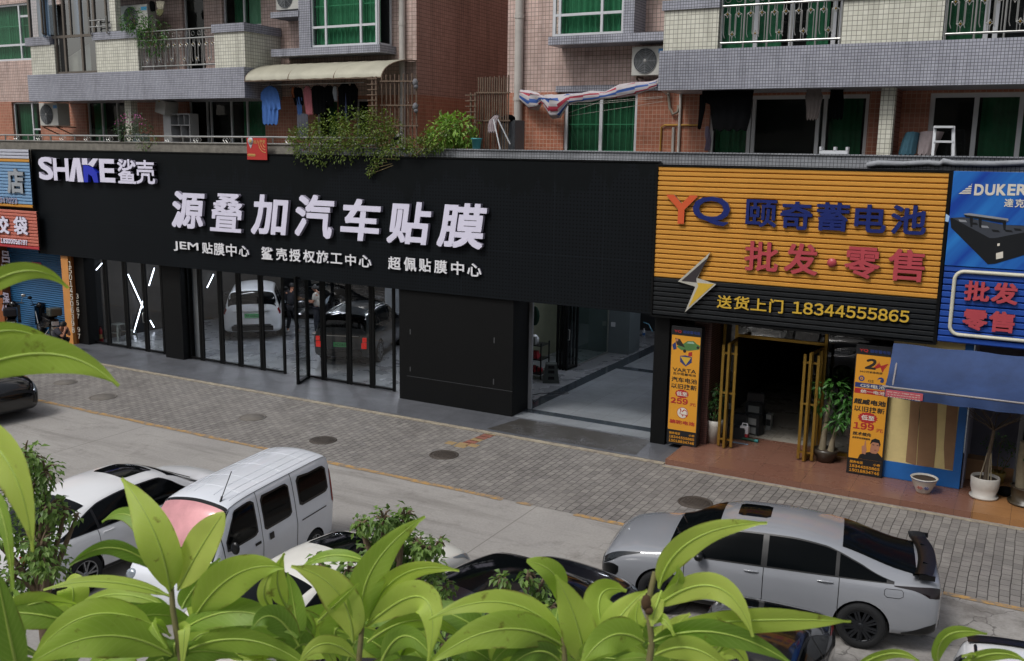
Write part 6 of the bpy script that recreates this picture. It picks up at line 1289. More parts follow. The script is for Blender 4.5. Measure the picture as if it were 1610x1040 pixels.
garment('pale grey tee shirt hung on a stand before the dark doorway', [(140, 1270, 1290), (152, 1266, 1294), (170, 1268, 1290), (188, 1268, 1286)], 21, fab('grey_tee', '#6a625f'))
garment('black net dress hung by the right hand door panel', [(140, 1306, 1326), (160, 1304, 1327), (187, 1303, 1325)], 21.2, M_FABBLK)
garment('crumpled pale towel on a hook beside the doorway', [(200, 1109, 1115), (212, 1108, 1117), (222, 1110, 1118), (236, 1107, 1116)], 21.7, fab('lilac_cloth', '#7e7488'), hanger=False)
garment('teal cloth draped over the crate by the step ladder', [(209, 1424, 1446), (222, 1418, 1444), (244, 1412, 1440)], 21.3, fab('teal_cloth', '#3a6070'), hanger=False, depth=.3); garment('pale pink flowered sheet draped next to the teal cloth', [(208, 1446, 1485), (222, 1444, 1478), (244, 1442, 1470)], 21.3, fab('pale_sheet', '#8d8284'), hanger=False, depth=.3)
garment('pale blouse hung on the folding white stand by the trellis', [(183, 776, 785), (190, 769, 782), (200, 767, 780), (208, 767, 780)], 20.2, fab('pale_blouse', '#a2969a'))
for lab, o_, m_ in (('white bra hung on the balcony line', [(3, 245, 259), (10, 246, 258), (15, 249, 256)], fab('cream_cloth', '#b0aa98')), ('black underwear hung left of the white bra', [(3, 235, 243), (10, 235, 244), (17, 237, 243)], M_FABBLK), ('olive cloth hung below the white bra', [(16, 246, 257), (20, 246, 257), (25, 249, 254)], fab('olive_cloth', '#6c6a4a'))):
    garment(lab, o_, 21.1, m_, hanger=False)
# ---- striped tarpaulin tied across the wall
t_ = thing('striped_tarpaulin', 'red white and blue striped tarpaulin twisted and tied across the wall', 'tarpaulin', P(920, 160, 21.2))
pts = [(818, 150, 6), (832, 158, 10), (846, 160, 9), (852, 156, 4), (858, 160, 7), (868, 168, 13), (880, 168, 12), (893, 156, 6), (910, 154, 5), (930, 152, 6), (952, 150, 4), (975, 144, 7), (1000, 139, 7), (1018, 136, 5), (1032, 132, 4), (1036, 128, 3)]
rows = []
for i, (x, y, r) in enumerate(pts):
    cpt = P(x, y, 21.75-.7*i/15); rr = 1.35*(P(x, y+r, 21.5)-P(x, y, 21.5)).length; rows.append([cpt+Vector((.02*math.sin(k*2+i), -math.sin(2*math.pi*k/24)*rr*.5*(1+.3*math.sin(3*k+i)), math.cos(2*math.pi*k/24)*rr*(1+.18*math.sin(2.0*k+i*1.3)))) for k in range(25)])
rr = []
for i in range(len(rows)-1):
    for s_ in range(5): rr.append([rows[i][k].lerp(rows[i+1][k], s_/5) for k in range(25)])
rr.append(rows[-1])
b = MB(); n = 25; b.v = [tuple(p) for q in rr for p in q]
for i in range(len(rr)-1):
    for k in range(n-1): b.f.append((i*n+k, i*n+k+1, (i+1)*n+k+1, (i+1)*n+k)); b.m.append(((k+i//6) % 8 > 5 and 2) or ((k+i//6) % 4 > 1 and 1) or 0); b.sm.append(True)
b.build('sheet', [pm('tarp_white', '#b3adb0', .6), pm('tarp_red', '#9c2f42', .6), pm('tarp_blue', '#31569c', .6)], t_)
b = MB(); b.tube([P(1034, 130, 21.0), P(1040, 142, 21.3), P(1048, 149, 21.8), P(1052, 148, 21.93)], .012, 5); b.build('rope', M_PVC, t_)
for k, (y0, y1, y2) in enumerate(((165, 163, 154), (178, 160, 152), (183, 175, 160))):
    t_ = thing('washing_line', ('upper', 'middle', 'lowest')[k]+' thin line strung across the green curtained window', 'line', P(893, y0, 21.7)); b = MB(); b.tube([P(893, y0, 21.7), P(945, y1, 21.7), P(1042, y2, 21.7)], .006, 4); b.build('cord', pm('pale_cord', '#a9a69e', .7), t_)
# ---- air conditioners
def aircon(label, x0, x1, yt, yb, Yf, facing=1, logo='#3f86c0', depth=.32, bracket=True):
    a, c = P(x0, yt, Yf), P(x1, yb, Yf); w_, h_ = c.x-a.x, a.z-c.z; t_ = thing('air_conditioner', label, 'air conditioner', (a.x, Yf, c.z)); b = MB(); b.box(a.x, c.x, Yf, Yf+depth, c.z, a.z)
    b.build('casing', pm('ac_casing', '#b6b6b0', .5, var=.07), t_, bevel=.012)
    r_ = min(w_*.36, h_*.43); cx_, cz_ = a.x+w_*.40, (a.z+c.z)/2; b = MB(); b.lathe([(r_, -.003), (r_, -.012), (.001, -.012)], (cx_, Yf, cz_), 32, mi=1, axis='Y')
    for k in range(1, 9): q = r_*k/8; b.lathe([(q-.008, -.016), (q, -.024), (q+.006, -.016)], (cx_, Yf, cz_), 32, axis='Y')
    for k in range(8): an = k*math.pi/4; b.bar((cx_, Yf-.02, cz_), (cx_+r_*math.cos(an), Yf-.02, cz_+r_*math.sin(an)), .008)
    b.lathe([(.045, -.02), (.04, -.032), (.001, -.034)], (cx_, Yf, cz_), 16, mi=2, axis='Y'); b.build('fan_grille', [pm('grille_wire', '#7d8184', .5), pm('fan_shadow', '#24282a', .6), pm('grille_hub', '#9a9a98', .4)], t_)
    b = MB(); b.box(c.x-w_*.22, c.x-.02, Yf-.006, Yf-.001, a.z-h_*.24, a.z-h_*.1); b.build('badge', pm('badge'+logo, logo, .5), t_)
    if bracket:
        b = MB()
        for x in (a.x+.12, c.x-.12): b.bar((x, Yf-.02, c.z-.03), (x, Yf+depth+.3, c.z-.03), .035); b.bar((x, Yf+.03, c.z-.05), (x, Yf+depth+.25, c.z-.32), .03)
        b.build('bracket', M_RUST, t_)
    return t_
aircon('air conditioner with a black spiral grille half behind the balcony corner', 994, 1046, 74, 118, 21.55)
aircon('dusty air conditioner hung low by the white framed terrace door', 61, 92, 162.5, 198, 21.0, depth=.45); aircon('air conditioner on the balcony behind the spiky potted plant', 188, 233, 10, 46, 21.15, logo='#4aa0cf'); aircon('air conditioner on its own tiled shelf beside the wide bay window', 433, 470, -22, 14, 21.42, bracket=False)
# ---- curved canopy
t_ = thing('canopy', 'curved pale sheet canopy over the hanging clothes', 'canopy', P(520, 110, 21)); rows = []
YC0, YC1 = 21.98, 20.5
pA0, pA1 = P(440, 103, YC0), P(655, 94.5, YC0); pB0, pB1 = P(385, 127, YC1), P(600, 119, YC1)
for i in range(13):
    f = i/12; u = math.sin(f*math.pi/2); v = 1-math.cos(f*math.pi/2); rows.append([(pA0.x+(pB0.x-pA0.x)*u+((pA1.x-pA0.x)+((pB1.x-pB0.x)-(pA1.x-pA0.x))*u)*k/30, YC0+(YC1-YC0)*u, pA0.z+(pB0.z-pA0.z)*v+.008*math.sin(k*2.1)) for k in range(31)])
b = MB(); b.grid(rows); b.build('sheet', pm('canopy_sheet', '#a9a695', .5, .1, var=.2, scale=1.2), t_)
b = MB()
for k in (0, 10, 20, 30): b.tube([Vector(r_[k])-Vector((0, 0, .02)) for r_ in rows], .018, 6)
b.bar(Vector(rows[-1][0])-Vector((0, 0, .02)), Vector(rows[-1][30])-Vector((0, 0, .02)), .03); b.build('frame', M_RUST, t_)
# ---- red wedding-style board on the railing
t_ = thing('banner', 'small red square board hung on the terrace railing', 'banner', P(404, 234, RY-.1)); Yb2 = FY-.06
a, c = P(387.5, 217, Yb2), P(420, 252, Yb2); b = MB(); b.box(a.x, c.x, Yb2, Yb2+.03, c.z, a.z); b.build('board', pm('red_board', '#b0302c', .5, var=.05), t_, bevel=.004)
lettering_px('出入平安', 399, 220, 226, 417, Yb2-.001, pm('gold_print', '#c3a35c', .5), t_, depth=.004, bold=.03); M_GP = MATS['gold_print']
b = MB(); q = P(418, 238, Yb2)
for r_ in (.1, .17, .24): b.tube([(q.x-r_*math.cos(R(an)), Yb2-.003, q.z+.1-r_*math.sin(R(an))+.1) for an in range(0, 91, 15)], .008, 4)
q = P(389, 244, Yb2); b.tube([(q.x, Yb2-.003, q.z), (q.x+.3, Yb2-.003, q.z)], .009, 4)
for k in range(5): b.lathe([(.02, -.002), (.028, -.004), (.035, -.002)], (q.x+.05+k*.05, Yb2-.002, q.z), 10, axis='Y')
b.build('ornament', M_GP, t_); b = MB(); q = P(394, 222, Yb2); b.lathe([(.1, -.002), (.1, -.01), (.001, -.012)], (q.x, Yb2, q.z), 10, axis='Y'); b.lathe([(.05, -.011), (.04, -.02), (.001, -.02)], (q.x, Yb2, q.z), 10, mi=1, axis='Y'); b.prism([(q.x-.07, q.z-.07), (q.x+.07, q.z-.07), (q.x, q.z-.2)], Yb2-.008, Yb2-.002); b.build('rosette', [pm('silver_print', '#a9a9b0', .4), M_GP], t_)
# ---- white shelf, foam box, ladder, scrub board, cat, sheets
t_ = thing('shelf_unit', 'white cubby shelf unit on the terrace beside the dark sliding door', 'shelf', P(278, 226, 21.4)); Yq = 21.3; a, c = P(256, 179, Yq), P(300, 228, Yq); c.z = ZF; b = MB()
for x in (a.x, a.x+.01+(c.x-a.x)*.25, c.x-.03): b.box(x, x+.03, Yq, Yq+.35, ZF, a.z)
xq0 = a.x+(c.x-a.x)*.25
for z in (a.z-.03, a.z-.36, a.z-.72, ZF): b.box(xq0+.042, c.x-.032, Yq, Yq+.35, z, z+.028)
b.box(xq0+.34, xq0+.36, Yq+.01, Yq+.34, a.z-.33, a.z-.032); b.box(xq0+.6, xq0+.62, Yq+.01, Yq+.34, a.z-.33, a.z-.032); b.box(xq0+.45, xq0+.47, Yq+.01, Yq+.34, a.z-.69, a.z-.362); b.box(a.x+.031, xq0+.008, Yq, Yq+.02, ZF, a.z); b.box(xq0+.04, c.x-.03, Yq+.355, Yq+.365, ZF, a.z); b.build('carcass', pm('white_laminate', '#a8a9ab', .5, var=.06), t_)
t_ = thing('foam_box', 'white foam box tilted on the wall bracket above the shelf unit', 'box', P(262, 170, 21.3)); b = MB(); a = P(262, 170, 21.35); M_ = Matrix.Rotation(R(10), 3, 'Y')@Matrix.Rotation(R(-14), 3, 'Z'); b.obox(a, (.62, .42, .38), M_); b.obox(a+Vector((0, 0, .2)), (.64, .44, .05), M_, 0); b.obox(a+Vector((-.02, 0, .2)), (.05, .46, .08), M_, 1); b.build('box', [pm('foam', '#a4a39f', .8), pm('yellow_tape', '#9c8438', .6)], t_)
t_ = thing('step_ladder', 'small white step ladder standing by the draped sheets', 'ladder', P(1484, 245, 21)); Yq = 20.9; b = MB()
for x0, x1 in ((1470, 1466), (1499, 1498)): b.bar(P(x0, 199, Yq), P(x1, 246, Yq-.15), .05); b.bar(P(x0+1, 201, Yq+.1), P(x1+4, 246, Yq+.45), .03)
b.build('rail', M_WHITE, t_); b = MB()
for y in (200, 223): a, c = P(1469, y, Yq), P(1500, y, Yq); b.box(a.x, c.x, Yq-.12, Yq+.1, a.z-.02, a.z+.02)
b.build('step', M_WHITE, t_)
t_ = thing('scrub_board', 'small white washing rack lying on the tiled ledge', 'rack', P(1310, 240, RY+.1)); a, c = P(1289, 236, RY+.1), P(1333, 245, RY+.1); b = MB(); b.box(a.x, c.x, RY+.05, RY+.2, Zt+.035, Zt+.10)
for x in (a.x, a.x+.5*(c.x-a.x), c.x-.04): b.box(x, x+.04, RY+.04, RY+.21, Zt+.101, Zt+.17)
b.build('frame', M_WHITE, t_)
t_ = thing('bunched_sheet', 'crumpled grey sheet lying on the ledge above the blue sign', 'sheet', P(1410, 258, RY-.1)); b = MB(); pts = [P(x, y, RY-.06) for x, y in ((1363, 260), (1380, 257), (1420, 258), (1460, 256), (1478, 258), (1483, 254), (1500, 257), (1560, 258), (1612, 256))]; b.tube(pts, [.05, .06, .05, .05, .05, .06, .05, .05, .05], 10); b.build('cloth', pm('grey_sheet', '#8f9297', .7, var=.2, scale=6, bump=.6, bscale=12), t_)
t_ = thing('storage_cabinet', 'grey sheet metal cabinet under a black bag beside the trellis', 'cabinet', P(797, 235, 21)); a, c = P(788, 189, 20.9), P(809, 236, 20.9); b = MB(); b.box(a.x, c.x, 20.9, 21.4, ZF, a.z); b.build('body', pm('grey_sheet_metal', '#63676c', .5, .2, var=.15), t_, bevel=.01)
t_ = thing('bag', 'black bag slumped over the grey cabinet by the drain pipe', 'bag', P(800, 186, 20.9)); b = MB(); q = P(800, 187, 20.95); b.ball(q, .17, 12, sq=(1, .8, .6)); b.ball(q+Vector((-.12, 0, -.03)), .1, 10); b.tube([q+Vector((.05, -.1, 0)), q+Vector((.06, -.14, -.2)), q+Vector((.05, -.13, -.35))], .03, 6); b.build('cloth', M_FABBLK, t_)
t_ = thing('folding_stand', 'white folding clothes stand by the trellis', 'stand', P(785, 236, 20.1)); b = MB(); b.tube([P(776, 188, 20.1), P(787, 238, 20.0)], .017, 6); b.tube([P(783, 188, 20.1), P(802, 227, 20.2)], .017, 6); b.build('leg', M_WHITE, t_)
# ================================================================ people and animals
def skinned(name, pts, edges, radii, mat, parent, sub=2, root=0):
    me = bpy.data.meshes.new(name); me.from_pydata([tuple(p) for p in pts], edges, []); ob = bpy.data.objects.new(name, me); COL.objects.link(ob)
    md = ob.modifiers.new('s', 'SKIN'); md.use_smooth_shade = True
    sv = me.skin_vertices[0].data
    for i, r in enumerate(radii): sv[i].radius = (r, r) if not isinstance(r, tuple) else r; sv[i].use_root = (i == root)
    ms = ob.modifiers.new('d', 'SUBSURF'); ms.levels = sub; ms.render_levels = sub
    COL.objects.unlink(ob); m2 = evaluated(ob); m2.name = name
    bpy.data.objects.remove(ob); bpy.data.meshes.remove(me)
    m2.materials.clear(); m2.materials.append(mat)
    for p in m2.polygons: p.use_smooth = True; p.material_index = 0
    o = bpy.data.objects.new(name, m2); COL.objects.link(o); o.parent = parent; return o
M_HAIR = pm('black_hair', '#0f0e0f', .6); M_SHOE = pm('pale_shoe', '#a39f98', .7)
def person(label, loc, rz, J, shirt, trousers, long_sleeve=False, shoe=None):
    """J: joints in the figure's own frame, x forward; both sides l/r"""
    t_ = thing('person', label, 'person', loc, None, rz)
    V = {k: Vector(v) for k, v in J.items()}
    names = ['hip', 'waist', 'chest', 'neck', 'jaw', 'head', 'crown']; rad = [.10, .10, .11, .05, .062, .085, .05]
    E_ = [(0, 1), (1, 2), (2, 3), (3, 4), (4, 5), (5, 6)]
    for s_ in 'lr':
        k = len(names); names += ['sh'+s_, 'el'+s_, 'wr'+s_, 'ha'+s_]; rad += [.055, .04, .027, .03]; E_ += [(2, k), (k, k+1), (k+1, k+2), (k+2, k+3)]
        h = V['ha'+s_]; wv = V['wr'+s_]; d = (h-wv).normalized(); sd = d.cross(Vector((0, 0, 1))); sd = sd.normalized() if sd.length > .1 else Vector((0, 1, 0))
        for f in range(4):
            V['f%d%s' % (f, s_)] = h+d*(.075-.008*abs(f-1.4))+sd*(f-1.5)*.02+Vector((0, 0, -.015)); E_.append((k+3, len(names))); names.append('f%d%s' % (f, s_)); rad.append(.009)
        V['th'+s_] = h+d*.03+sd*.055; E_.append((k+2, len(names))); names.append('th'+s_); rad.append(.011)
        k = len(names); names += ['hp'+s_, 'kn'+s_, 'an'+s_, 'to'+s_]; rad += [.09, .058, .038, .035]; E_ += [(0, k), (k, k+1), (k+1, k+2), (k+2, k+3)]
    body = skinned('body', [V[n] for n in names], E_, rad, M_SKIN, t_)
    hd, cr, jw = V['head'], V['crown'], V['jaw']; up = (cr-jw).normalized(); fw = Vector(J.get('face', (1, 0, 0))).normalized(); fw = (fw-up*fw.dot(up)).normalized(); lf = up.cross(fw)
    b = MB(); b.ball(hd+fw*.105-up*.02, .016, 8, sq=(1, .8, 1.2))
    for s_ in (1, -1): b.ball(hd+lf*s_*.088-up*.01, .024, 8, sq=(.6, .4, 1.1))
    b.build('face', M_SKIN, t_, world=False); b = MB()
    for s_ in (1, -1): b.ball(hd+fw*.088+lf*s_*.032+up*.012, .009, 6)
    b.tube([hd+fw*.088-lf*.022-up*.055, hd+fw*.092-up*.057, hd+fw*.088+lf*.022-up*.055], .005, 5); b.build('eye', M_HAIR, t_, world=False)
    b = MB(); rows = []
    for i in range(7):
        th = R(105)*i/6; row = []
        for k in range(17):
            ph = 2*math.pi*k/16; d = up*math.cos(th)+(fw*math.cos(ph)+lf*math.sin(ph))*math.sin(th); cut = 1 if d.dot(fw) < .45 or d.dot(up) > .62 else .8; row.append(hd+up*.015+d*.108*cut)
        rows.append(row)
    b.grid(rows); b.build('hair', M_HAIR, t_, world=False)
    n2 = ['hip', 'waist', 'chest', 'shl', 'sll', 'shr', 'slr', 'hpl', 'hpr']
    for s_ in 'lr': V['sl'+s_] = V['el'+s_].lerp(V['sh'+s_], -.0 if long_sleeve else .25)
    r2 = [.15, .16, .18, .082, .07, .082, .07, .1, .1]; E2 = [(0, 1), (1, 2), (2, 3), (3, 4), (2, 5), (5, 6)]
    pts = [V[n] for n in n2[:7]]; rr_ = r2[:7]
    if long_sleeve: 
        pts += [V['wrl'], V['wrr']]; rr_ += [.042, .042]; E2 += [(4, 7), (6, 8)]
    skinned('shirt', pts, E2, rr_, shirt, t_)
    skinned('trousers', [V['hip'], V['hpl'], V['knl'], V['anl']+Vector((0, 0, .03)), V['hpr'], V['knr'], V['anr']+Vector((0, 0, .03))], [(0, 1), (1, 2), (2, 3), (0, 4), (4, 5), (5, 6)], [.13, .11, .078, .062, .11, .078, .062], trousers, t_)
    for s_ in 'lr': skinned('shoe', [V['an'+s_]+Vector((-.03, 0, -.03)), V['an'+s_].lerp(V['to'+s_], .5)+Vector((0, 0, -.01)), V['to'+s_]], [(0, 1), (1, 2)], [.05, .05, .038], shoe or M_SHOE, t_)
    return t_
ST_J = dict(hip=(0, 0, .92), waist=(0, 0, 1.08), chest=(.0, 0, 1.30), neck=(.01, 0, 1.47), jaw=(.035, 0, 1.53), head=(.04, 0, 1.61), crown=(.03, 0, 1.69), shl=(0, .19, 1.40), ell=(.02, .25, 1.12), wrl=(.16, .2, .95), hal=(.21, .18, .92), shr=(0, -.19, 1.40), elr=(.02, -.25, 1.12), wrr=(.16, -.2, .95), har=(.21, -.18, .92),
            hpl=(0, .1, .88), knl=(.02, .12, .48), anl=(0, .13, .08), tol=(.17, .15, .035), hpr=(0, -.1, .88), knr=(.02, -.12, .48), anr=(0, -.13, .08), tor=(.17, -.15, .035))
c = G(462, 525)
person('person in dark work clothes standing by the black car inside the film shop', (c.x-.05, c.y, .034), R(100), {**ST_J, 'anl': (0, .2, .08), 'tol': (.16, .22, .035), 'anr': (.02, -.2, .08), 'tor': (.18, -.22, .035), 'wrl': (.3, .12, 1.15), 'hal': (.38, .1, 1.17), 'wrr': (.3, -.12, 1.15), 'har': (.38, -.1, 1.17)}, fab('dark_workwear', '#16181e'), fab('dark_trouser', '#14151a'), True)
c = G(496, 527)
person('person in a white tee shirt looking down at a phone behind the dark grey wagon', (c.x+.12, c.y, .034), R(195), {**ST_J, 'head': (.085, 0, 1.59), 'crown': (.06, 0, 1.67), 'jaw': (.075, 0, 1.515), 'face': (1, 0, -.5), 'wrl': (.30, .07, 1.13), 'hal': (.37, .04, 1.16), 'wrr': (.30, -.07, 1.13), 'har': (.37, -.04, 1.16), 'ell': (.05, .24, 1.13), 'elr': (.05, -.24, 1.13)}, fab('white_tee', '#b8b2a8'), fab('dark_jeans', '#23262e'))
c = G(97, 556)
SQ = dict(hip=(-.08, 0, .34), waist=(-.02, 0, .48), chest=(.08, 0, .70), neck=(.15, 0, .86), jaw=(.2, 0, .89), head=(.24, 0, .95), crown=(.23, 0, 1.04), shl=(.1, .18, .80), ell=(.33, .16, .58), wrl=(.37, .08, .80), hal=(.35, .05, .87), shr=(.1, -.18, .80), elr=(.33, -.16, .58), wrr=(.37, -.08, .80), har=(.35, -.05, .87),
          hpl=(-.06, .1, .32), knl=(.3, .16, .50), anl=(.06, .14, .08), tol=(.24, .16, .035), hpr=(-.06, -.1, .32), knr=(.3, -.16, .50), anr=(.06, -.14, .08), tor=(.24, -.16, .035), face=(1, 0, -.4))
person('person in a dark grey tee shirt crouching with hands to the face beside the scooter', (c.x-.1, c.y, .026), R(12), {k: tuple(q*.9 for q in v) for k, v in SQ.items()}, fab('grey_blue_tee', '#35363f'), fab('black_trouser', '#15161b'))
# the cat on the terrace edge
c = P(622, 227, RY+.1); t_ = thing('cat', 'black and white cat sitting on the terrace edge under the bougainvillea', 'cat', (c.x, RY+.12, P(300, 226, RY).z+.0))
cp = [(-.10, 0, .08), (-.02, 0, .14), (.06, 0, .22), (.11, 0, .28), (.16, 0, .31), (.21, 0, .295), (-.16, .02, .03), (-.08, .1, .02), (.09, .05, .12), (.10, .05, .01), (.09, -.05, .12), (.10, -.05, .01), (-.06, .06, .06), (-.06, -.06, .06), (.0, -.07, .015)]
m, t, bb = newmat('cat_fur'); tc = t.nodes.new('ShaderNodeTexCoord'); f = ramp(t, noise(t, tc.outputs['Object'], 9, 1), .48, .52); t.links.new(mixc(t, f, hexc('#0e0e10'), hexc('#b9b6b2')), bb.inputs['Base Color']); bb.inputs['Roughness'].default_value = .9
skinned('body', cp, [(0, 1), (1, 2), (2, 3), (3, 4), (4, 5), (0, 6), (6, 7), (2, 8), (8, 9), (2, 10), (10, 11), (0, 12), (0, 13), (13, 14)], [.085, .09, .075, .05, .058, .028, .025, .015, .03, .022, .03, .022, .06, .06, .03], m, t_)
b = MB()
for s_ in (.03, -.03): b.add([(.14, s_-.02, .35), (.14, s_+.02, .35), (.145, s_*1.2, .395), (.165, s_, .35)], [(0, 1, 2), (1, 3, 2), (3, 0, 2)])
b.build('ear', M_HAIR, t_, world=False)
# ================================================================ scooters
def scooter(label, loc, deg, box_mat):
    t_ = thing('scooter', label, 'scooter', loc, None, R(deg)); k = dict(world=False); lk = pm('scooter_paint', '#131417', .25, coat=.5)
    for x in (.62, -.58):
        b = MB(); b.lathe([(.13, .04), (.2, .055), (.235, .03), (.235, -.03), (.2, -.055), (.13, -.04)], (x, 0, .235), 26, axis='Y'); wv = b.build('wheel', M_TYRE, t_, fix=True, **k); b = MB(); b.lathe([(.14, .03), (.02, .04), (.02, -.04), (.14, -.03)], (x, 0, .235), 20, axis='Y'); b.build('rim', M_RIMS, wv, **k)
    b = MB(); b.prism([(.28, .28), (.20, .30), (-.20, .32), (-.75, .55), (-.78, .66), (-.1, .70), (-.02, .42), (.24, .36)], -.15, .15, plane='XZ'); b.build('body', lk, t_, bevel=.03, **k)
    b = MB(); rows = [[(.45+.06*math.cos(u*1.2)-.05*j/6, u*.2, .34+.62*j/6) for u in np.linspace(-1, 1, 9)] for j in range(7)]; b.grid(rows); b.grid([[(p[0]+.06, p[1]*.8, p[2]) for p in r_] for r_ in rows]); b.build('leg_shield', lk, t_, **k)
    b = MB(); b.box(-.72, -.05, -.14, .14, .705, .79); b.build('seat', M_FABBLK, t_, bevel=.04, **k)
    b = MB(); b.tube([(.6, 0, .26), (.46, 0, .75), (.42, 0, 1.0)], .03, 8); b.tube([(.34, .33, 1.02), (.42, .12, 1.03), (.42, -.12, 1.03), (.34, -.33, 1.02)], .018, 8); b.build('handlebar', M_CTRIM, t_, **k)
    b = MB(); b.ball((.46, 0, .98), .13, 12, sq=(.8, 1, .8)); b.build('head_cowl', lk, t_, **k)
    for s_ in (1, -1): b = MB(); b.tube([(.40, s_*.24, 1.03), (.38, s_*.30, 1.22)], .008, 5); b.ball((.38, s_*.33, 1.27), .075, 12, sq=(.25, 1, .75)); b.build('mirror', M_STEEL if s_ < 0 else M_CTRIM, t_, **k)
    b = MB(); b.box(-1.02, -.66, -.2, .2, .80, 1.06); b.build('top_box', box_mat, t_, bevel=.05, **k)
    b = MB(); b.box(-.86, -.84, -.11, .11, .47, .60); b.build('number_plate', M_WHITE, t_, **k); b = MB(); b.box(-.90, -.70, -.08, .08, .34, .42); b.tube([(-.3, 0, .3), (-.25, .22, .02)], .014, 6); b.tube([(-.1, -.16, .22), (-.7, -.18, .26)], .04, 8); b.build('exhaust', M_STEEL, t_, **k)
    b = MB(); b.bar((.30, .16, .4), (.44, .17, .8), .02); b.build('trim', M_WHITE, t_, **k)
g1, g2 = G(21, 534), G(84, 534)
scooter('black scooter with a top box seen from behind by the orange lettered pillar', (g1.x-.45, g1.y+.35, .03), 142, pm('dark_top_box', '#1d1c22', .3)); scooter('black scooter with a silver topped box standing before the blue shutter', (g2.x-.55, g2.y+.17, .03), 163, pm('olive_top_box', '#4a4d48', .25))
# ================================================================ things inside the film shop
c = PX(150, 539, IX0+.25); t_ = thing('fire_extinguisher', 'red fire extinguisher standing behind the first glass leaf', 'extinguisher', (G(157, 540).x, 20.22, .034)); b = MB(); b.lathe([(.001, 0), (.07, 0), (.07, .36), (.05, .42), (.02, .44), (.02, .48), (.001, .48)], (0, 0, 0), 16); b.build('cylinder', pm('extinguisher_red', '#a3242a', .35), t_, world=False); b = MB(); b.bar((-.05, 0, .5), (.07, 0, .52), .02); b.tube([(.03, 0, .47), (.1, 0, .4), (.09, 0, .15)], .012, 6); b.build('valve', M_CTRIM, t_, world=False); b = MB(); b.lathe([(.0712, .12), (.0712, .26)], (0, 0, 0), 16); b.build('label', pm('cream_label', '#b59a6a', .6), t_, world=False)
def stool(label, loc, mat, s_=1.0, rz=0, grp='plastic stools behind the glass'):
    t_ = thing('stool', label, 'stool', loc, grp, rz); b = MB(); h = .45*s_; b.box(-.15*s_, .15*s_, -.15*s_, .15*s_, h-.03, h); b.build('seat', mat, t_, bevel=.01, world=False)
    for x in (-1, 1):
        for y in (-1, 1): b = MB(); b.bar((x*.19*s_, y*.19*s_, 0), (x*.13*s_, y*.13*s_, h-.03), .04*s_); b.build('leg', mat, t_, world=False)
    b = MB(); b.bar((-.16*s_, -.16*s_, .22*s_), (.16*s_, -.16*s_, .22*s_), .03); b.bar((-.16*s_, .16*s_, .22*s_), (.16*s_, .16*s_, .22*s_), .03); b.build('stretcher', mat, t_, world=False)
g_ = G(168, 537); stool('taller grey plastic stool behind the fire extinguisher', (-26.1, 20.75, .034), pm('grey_plastic', '#7d8480', .5), 1.2); stool('low grey plastic stool beside the taller one', (-25.75, 20.95, .034), MATS['grey_plastic'], .75)
g_ = G(866, 602); t_ = thing('step_stool', 'dark grey step stool with cut out sides beside the tool trolley', 'stool', (g_.x, g_.y, .037), None, .5); b = MB(); a_, c_, h_ = .23, .15, .52
b.add([(-a_, -a_, 0), (a_, -a_, 0), (a_, a_, 0), (-a_, a_, 0), (-c_, -c_, h_), (c_, -c_, h_), (c_, c_, h_), (-c_, c_, h_)], [(0, 1, 5, 4), (1, 2, 6, 5), (2, 3, 7, 6), (3, 0, 4, 7), (4, 5, 6, 7)]); b.build('body', pm('dark_grey_plastic', '#3c4341', .5), t_, world=False, bevel=.012)
for z in (.1, .27, .40): k = a_-(a_-c_)*z/h_; q = a_-(a_-c_)*(z+.08)/h_; MB().add([(-.09, -k-.004, z), (.09, -k-.004, z), (.08, -q-.004, z+.08), (-.08, -q-.004, z+.08)], [(0, 1, 2, 3)]).build('cutout', M_LINER, t_, world=False); MB().add([(k+.004, -.09, z), (k+.004, .09, z), (q+.004, .08, z+.08), (q+.004, -.08, z+.08)], [(0, 1, 2, 3)]).build('cutout', M_LINER, t_, world=False)
t_ = thing('water_bottle', 'clear water bottle with blue label at the foot of the pale pillar', 'bottle', (G(302, 561).x, 20.12, .034)); b = MB(); b.lathe([(.001, 0), (.035, 0), (.037, .14), (.03, .2), (.014, .24), (.014, .27), (.001, .27)], (0, 0, 0), 14); b.lathe([(.038, .08), (.038, .15)], (0, 0, 0), 14, 1); b.build('body', [pm('clear_bottle', '#9db4be', .1), pm('blue_label', '#2c5f9c', .5)], t_, world=False)
# tool trolley with a jumble of kit in the tiled bay
g_ = G(841, 597); t_ = thing('tool_trolley', 'dark tool trolley piled with hoses and red handled kit', 'trolley', (g_.x-.05, g_.y+.1, .037)); b = MB()
for z in (.15, .55, .95): b.box(-.3, .3, -.25, .25, z, z+.03)
for x in (-.3, .3):
    for y in (-.25, .25): b.bar((x, y, 0.02), (x, y, 1.05), .03)
b.build('frame', M_CTRIM, t_, world=False); rng = random.Random(4)
for k in range(14): b = MB(); b.box(*(lambda x, w__: (x, x+w__))(rng.uniform(-.28, .1), rng.uniform(.06, .16)), *(lambda x, w__: (x, x+w__))(rng.uniform(-.22, .05), .12), *(lambda z: (z, z+rng.uniform(.08, .22)))(rng.choice((.18, .58, .98))), mi=rng.choice((0, 0, 1, 2))); b.build('kit_box', [M_BATT, M_BRED, M_BATL], t_, world=False)
g2_ = Vector((g_.x-.05, g_.y+.1, 0)); t_ = thing('coiled_bottle', 'white spray bottle and blue cloth on top of the tool trolley', 'bottle', (g2_.x, g2_.y, 1.02)); b = MB(); b.lathe([(.001, .0), (.11, 0), (.12, .15), (.05, .24), (.001, .26)], (0, -.05, 0), 14); b.build('body', M_WHITE, t_, world=False)
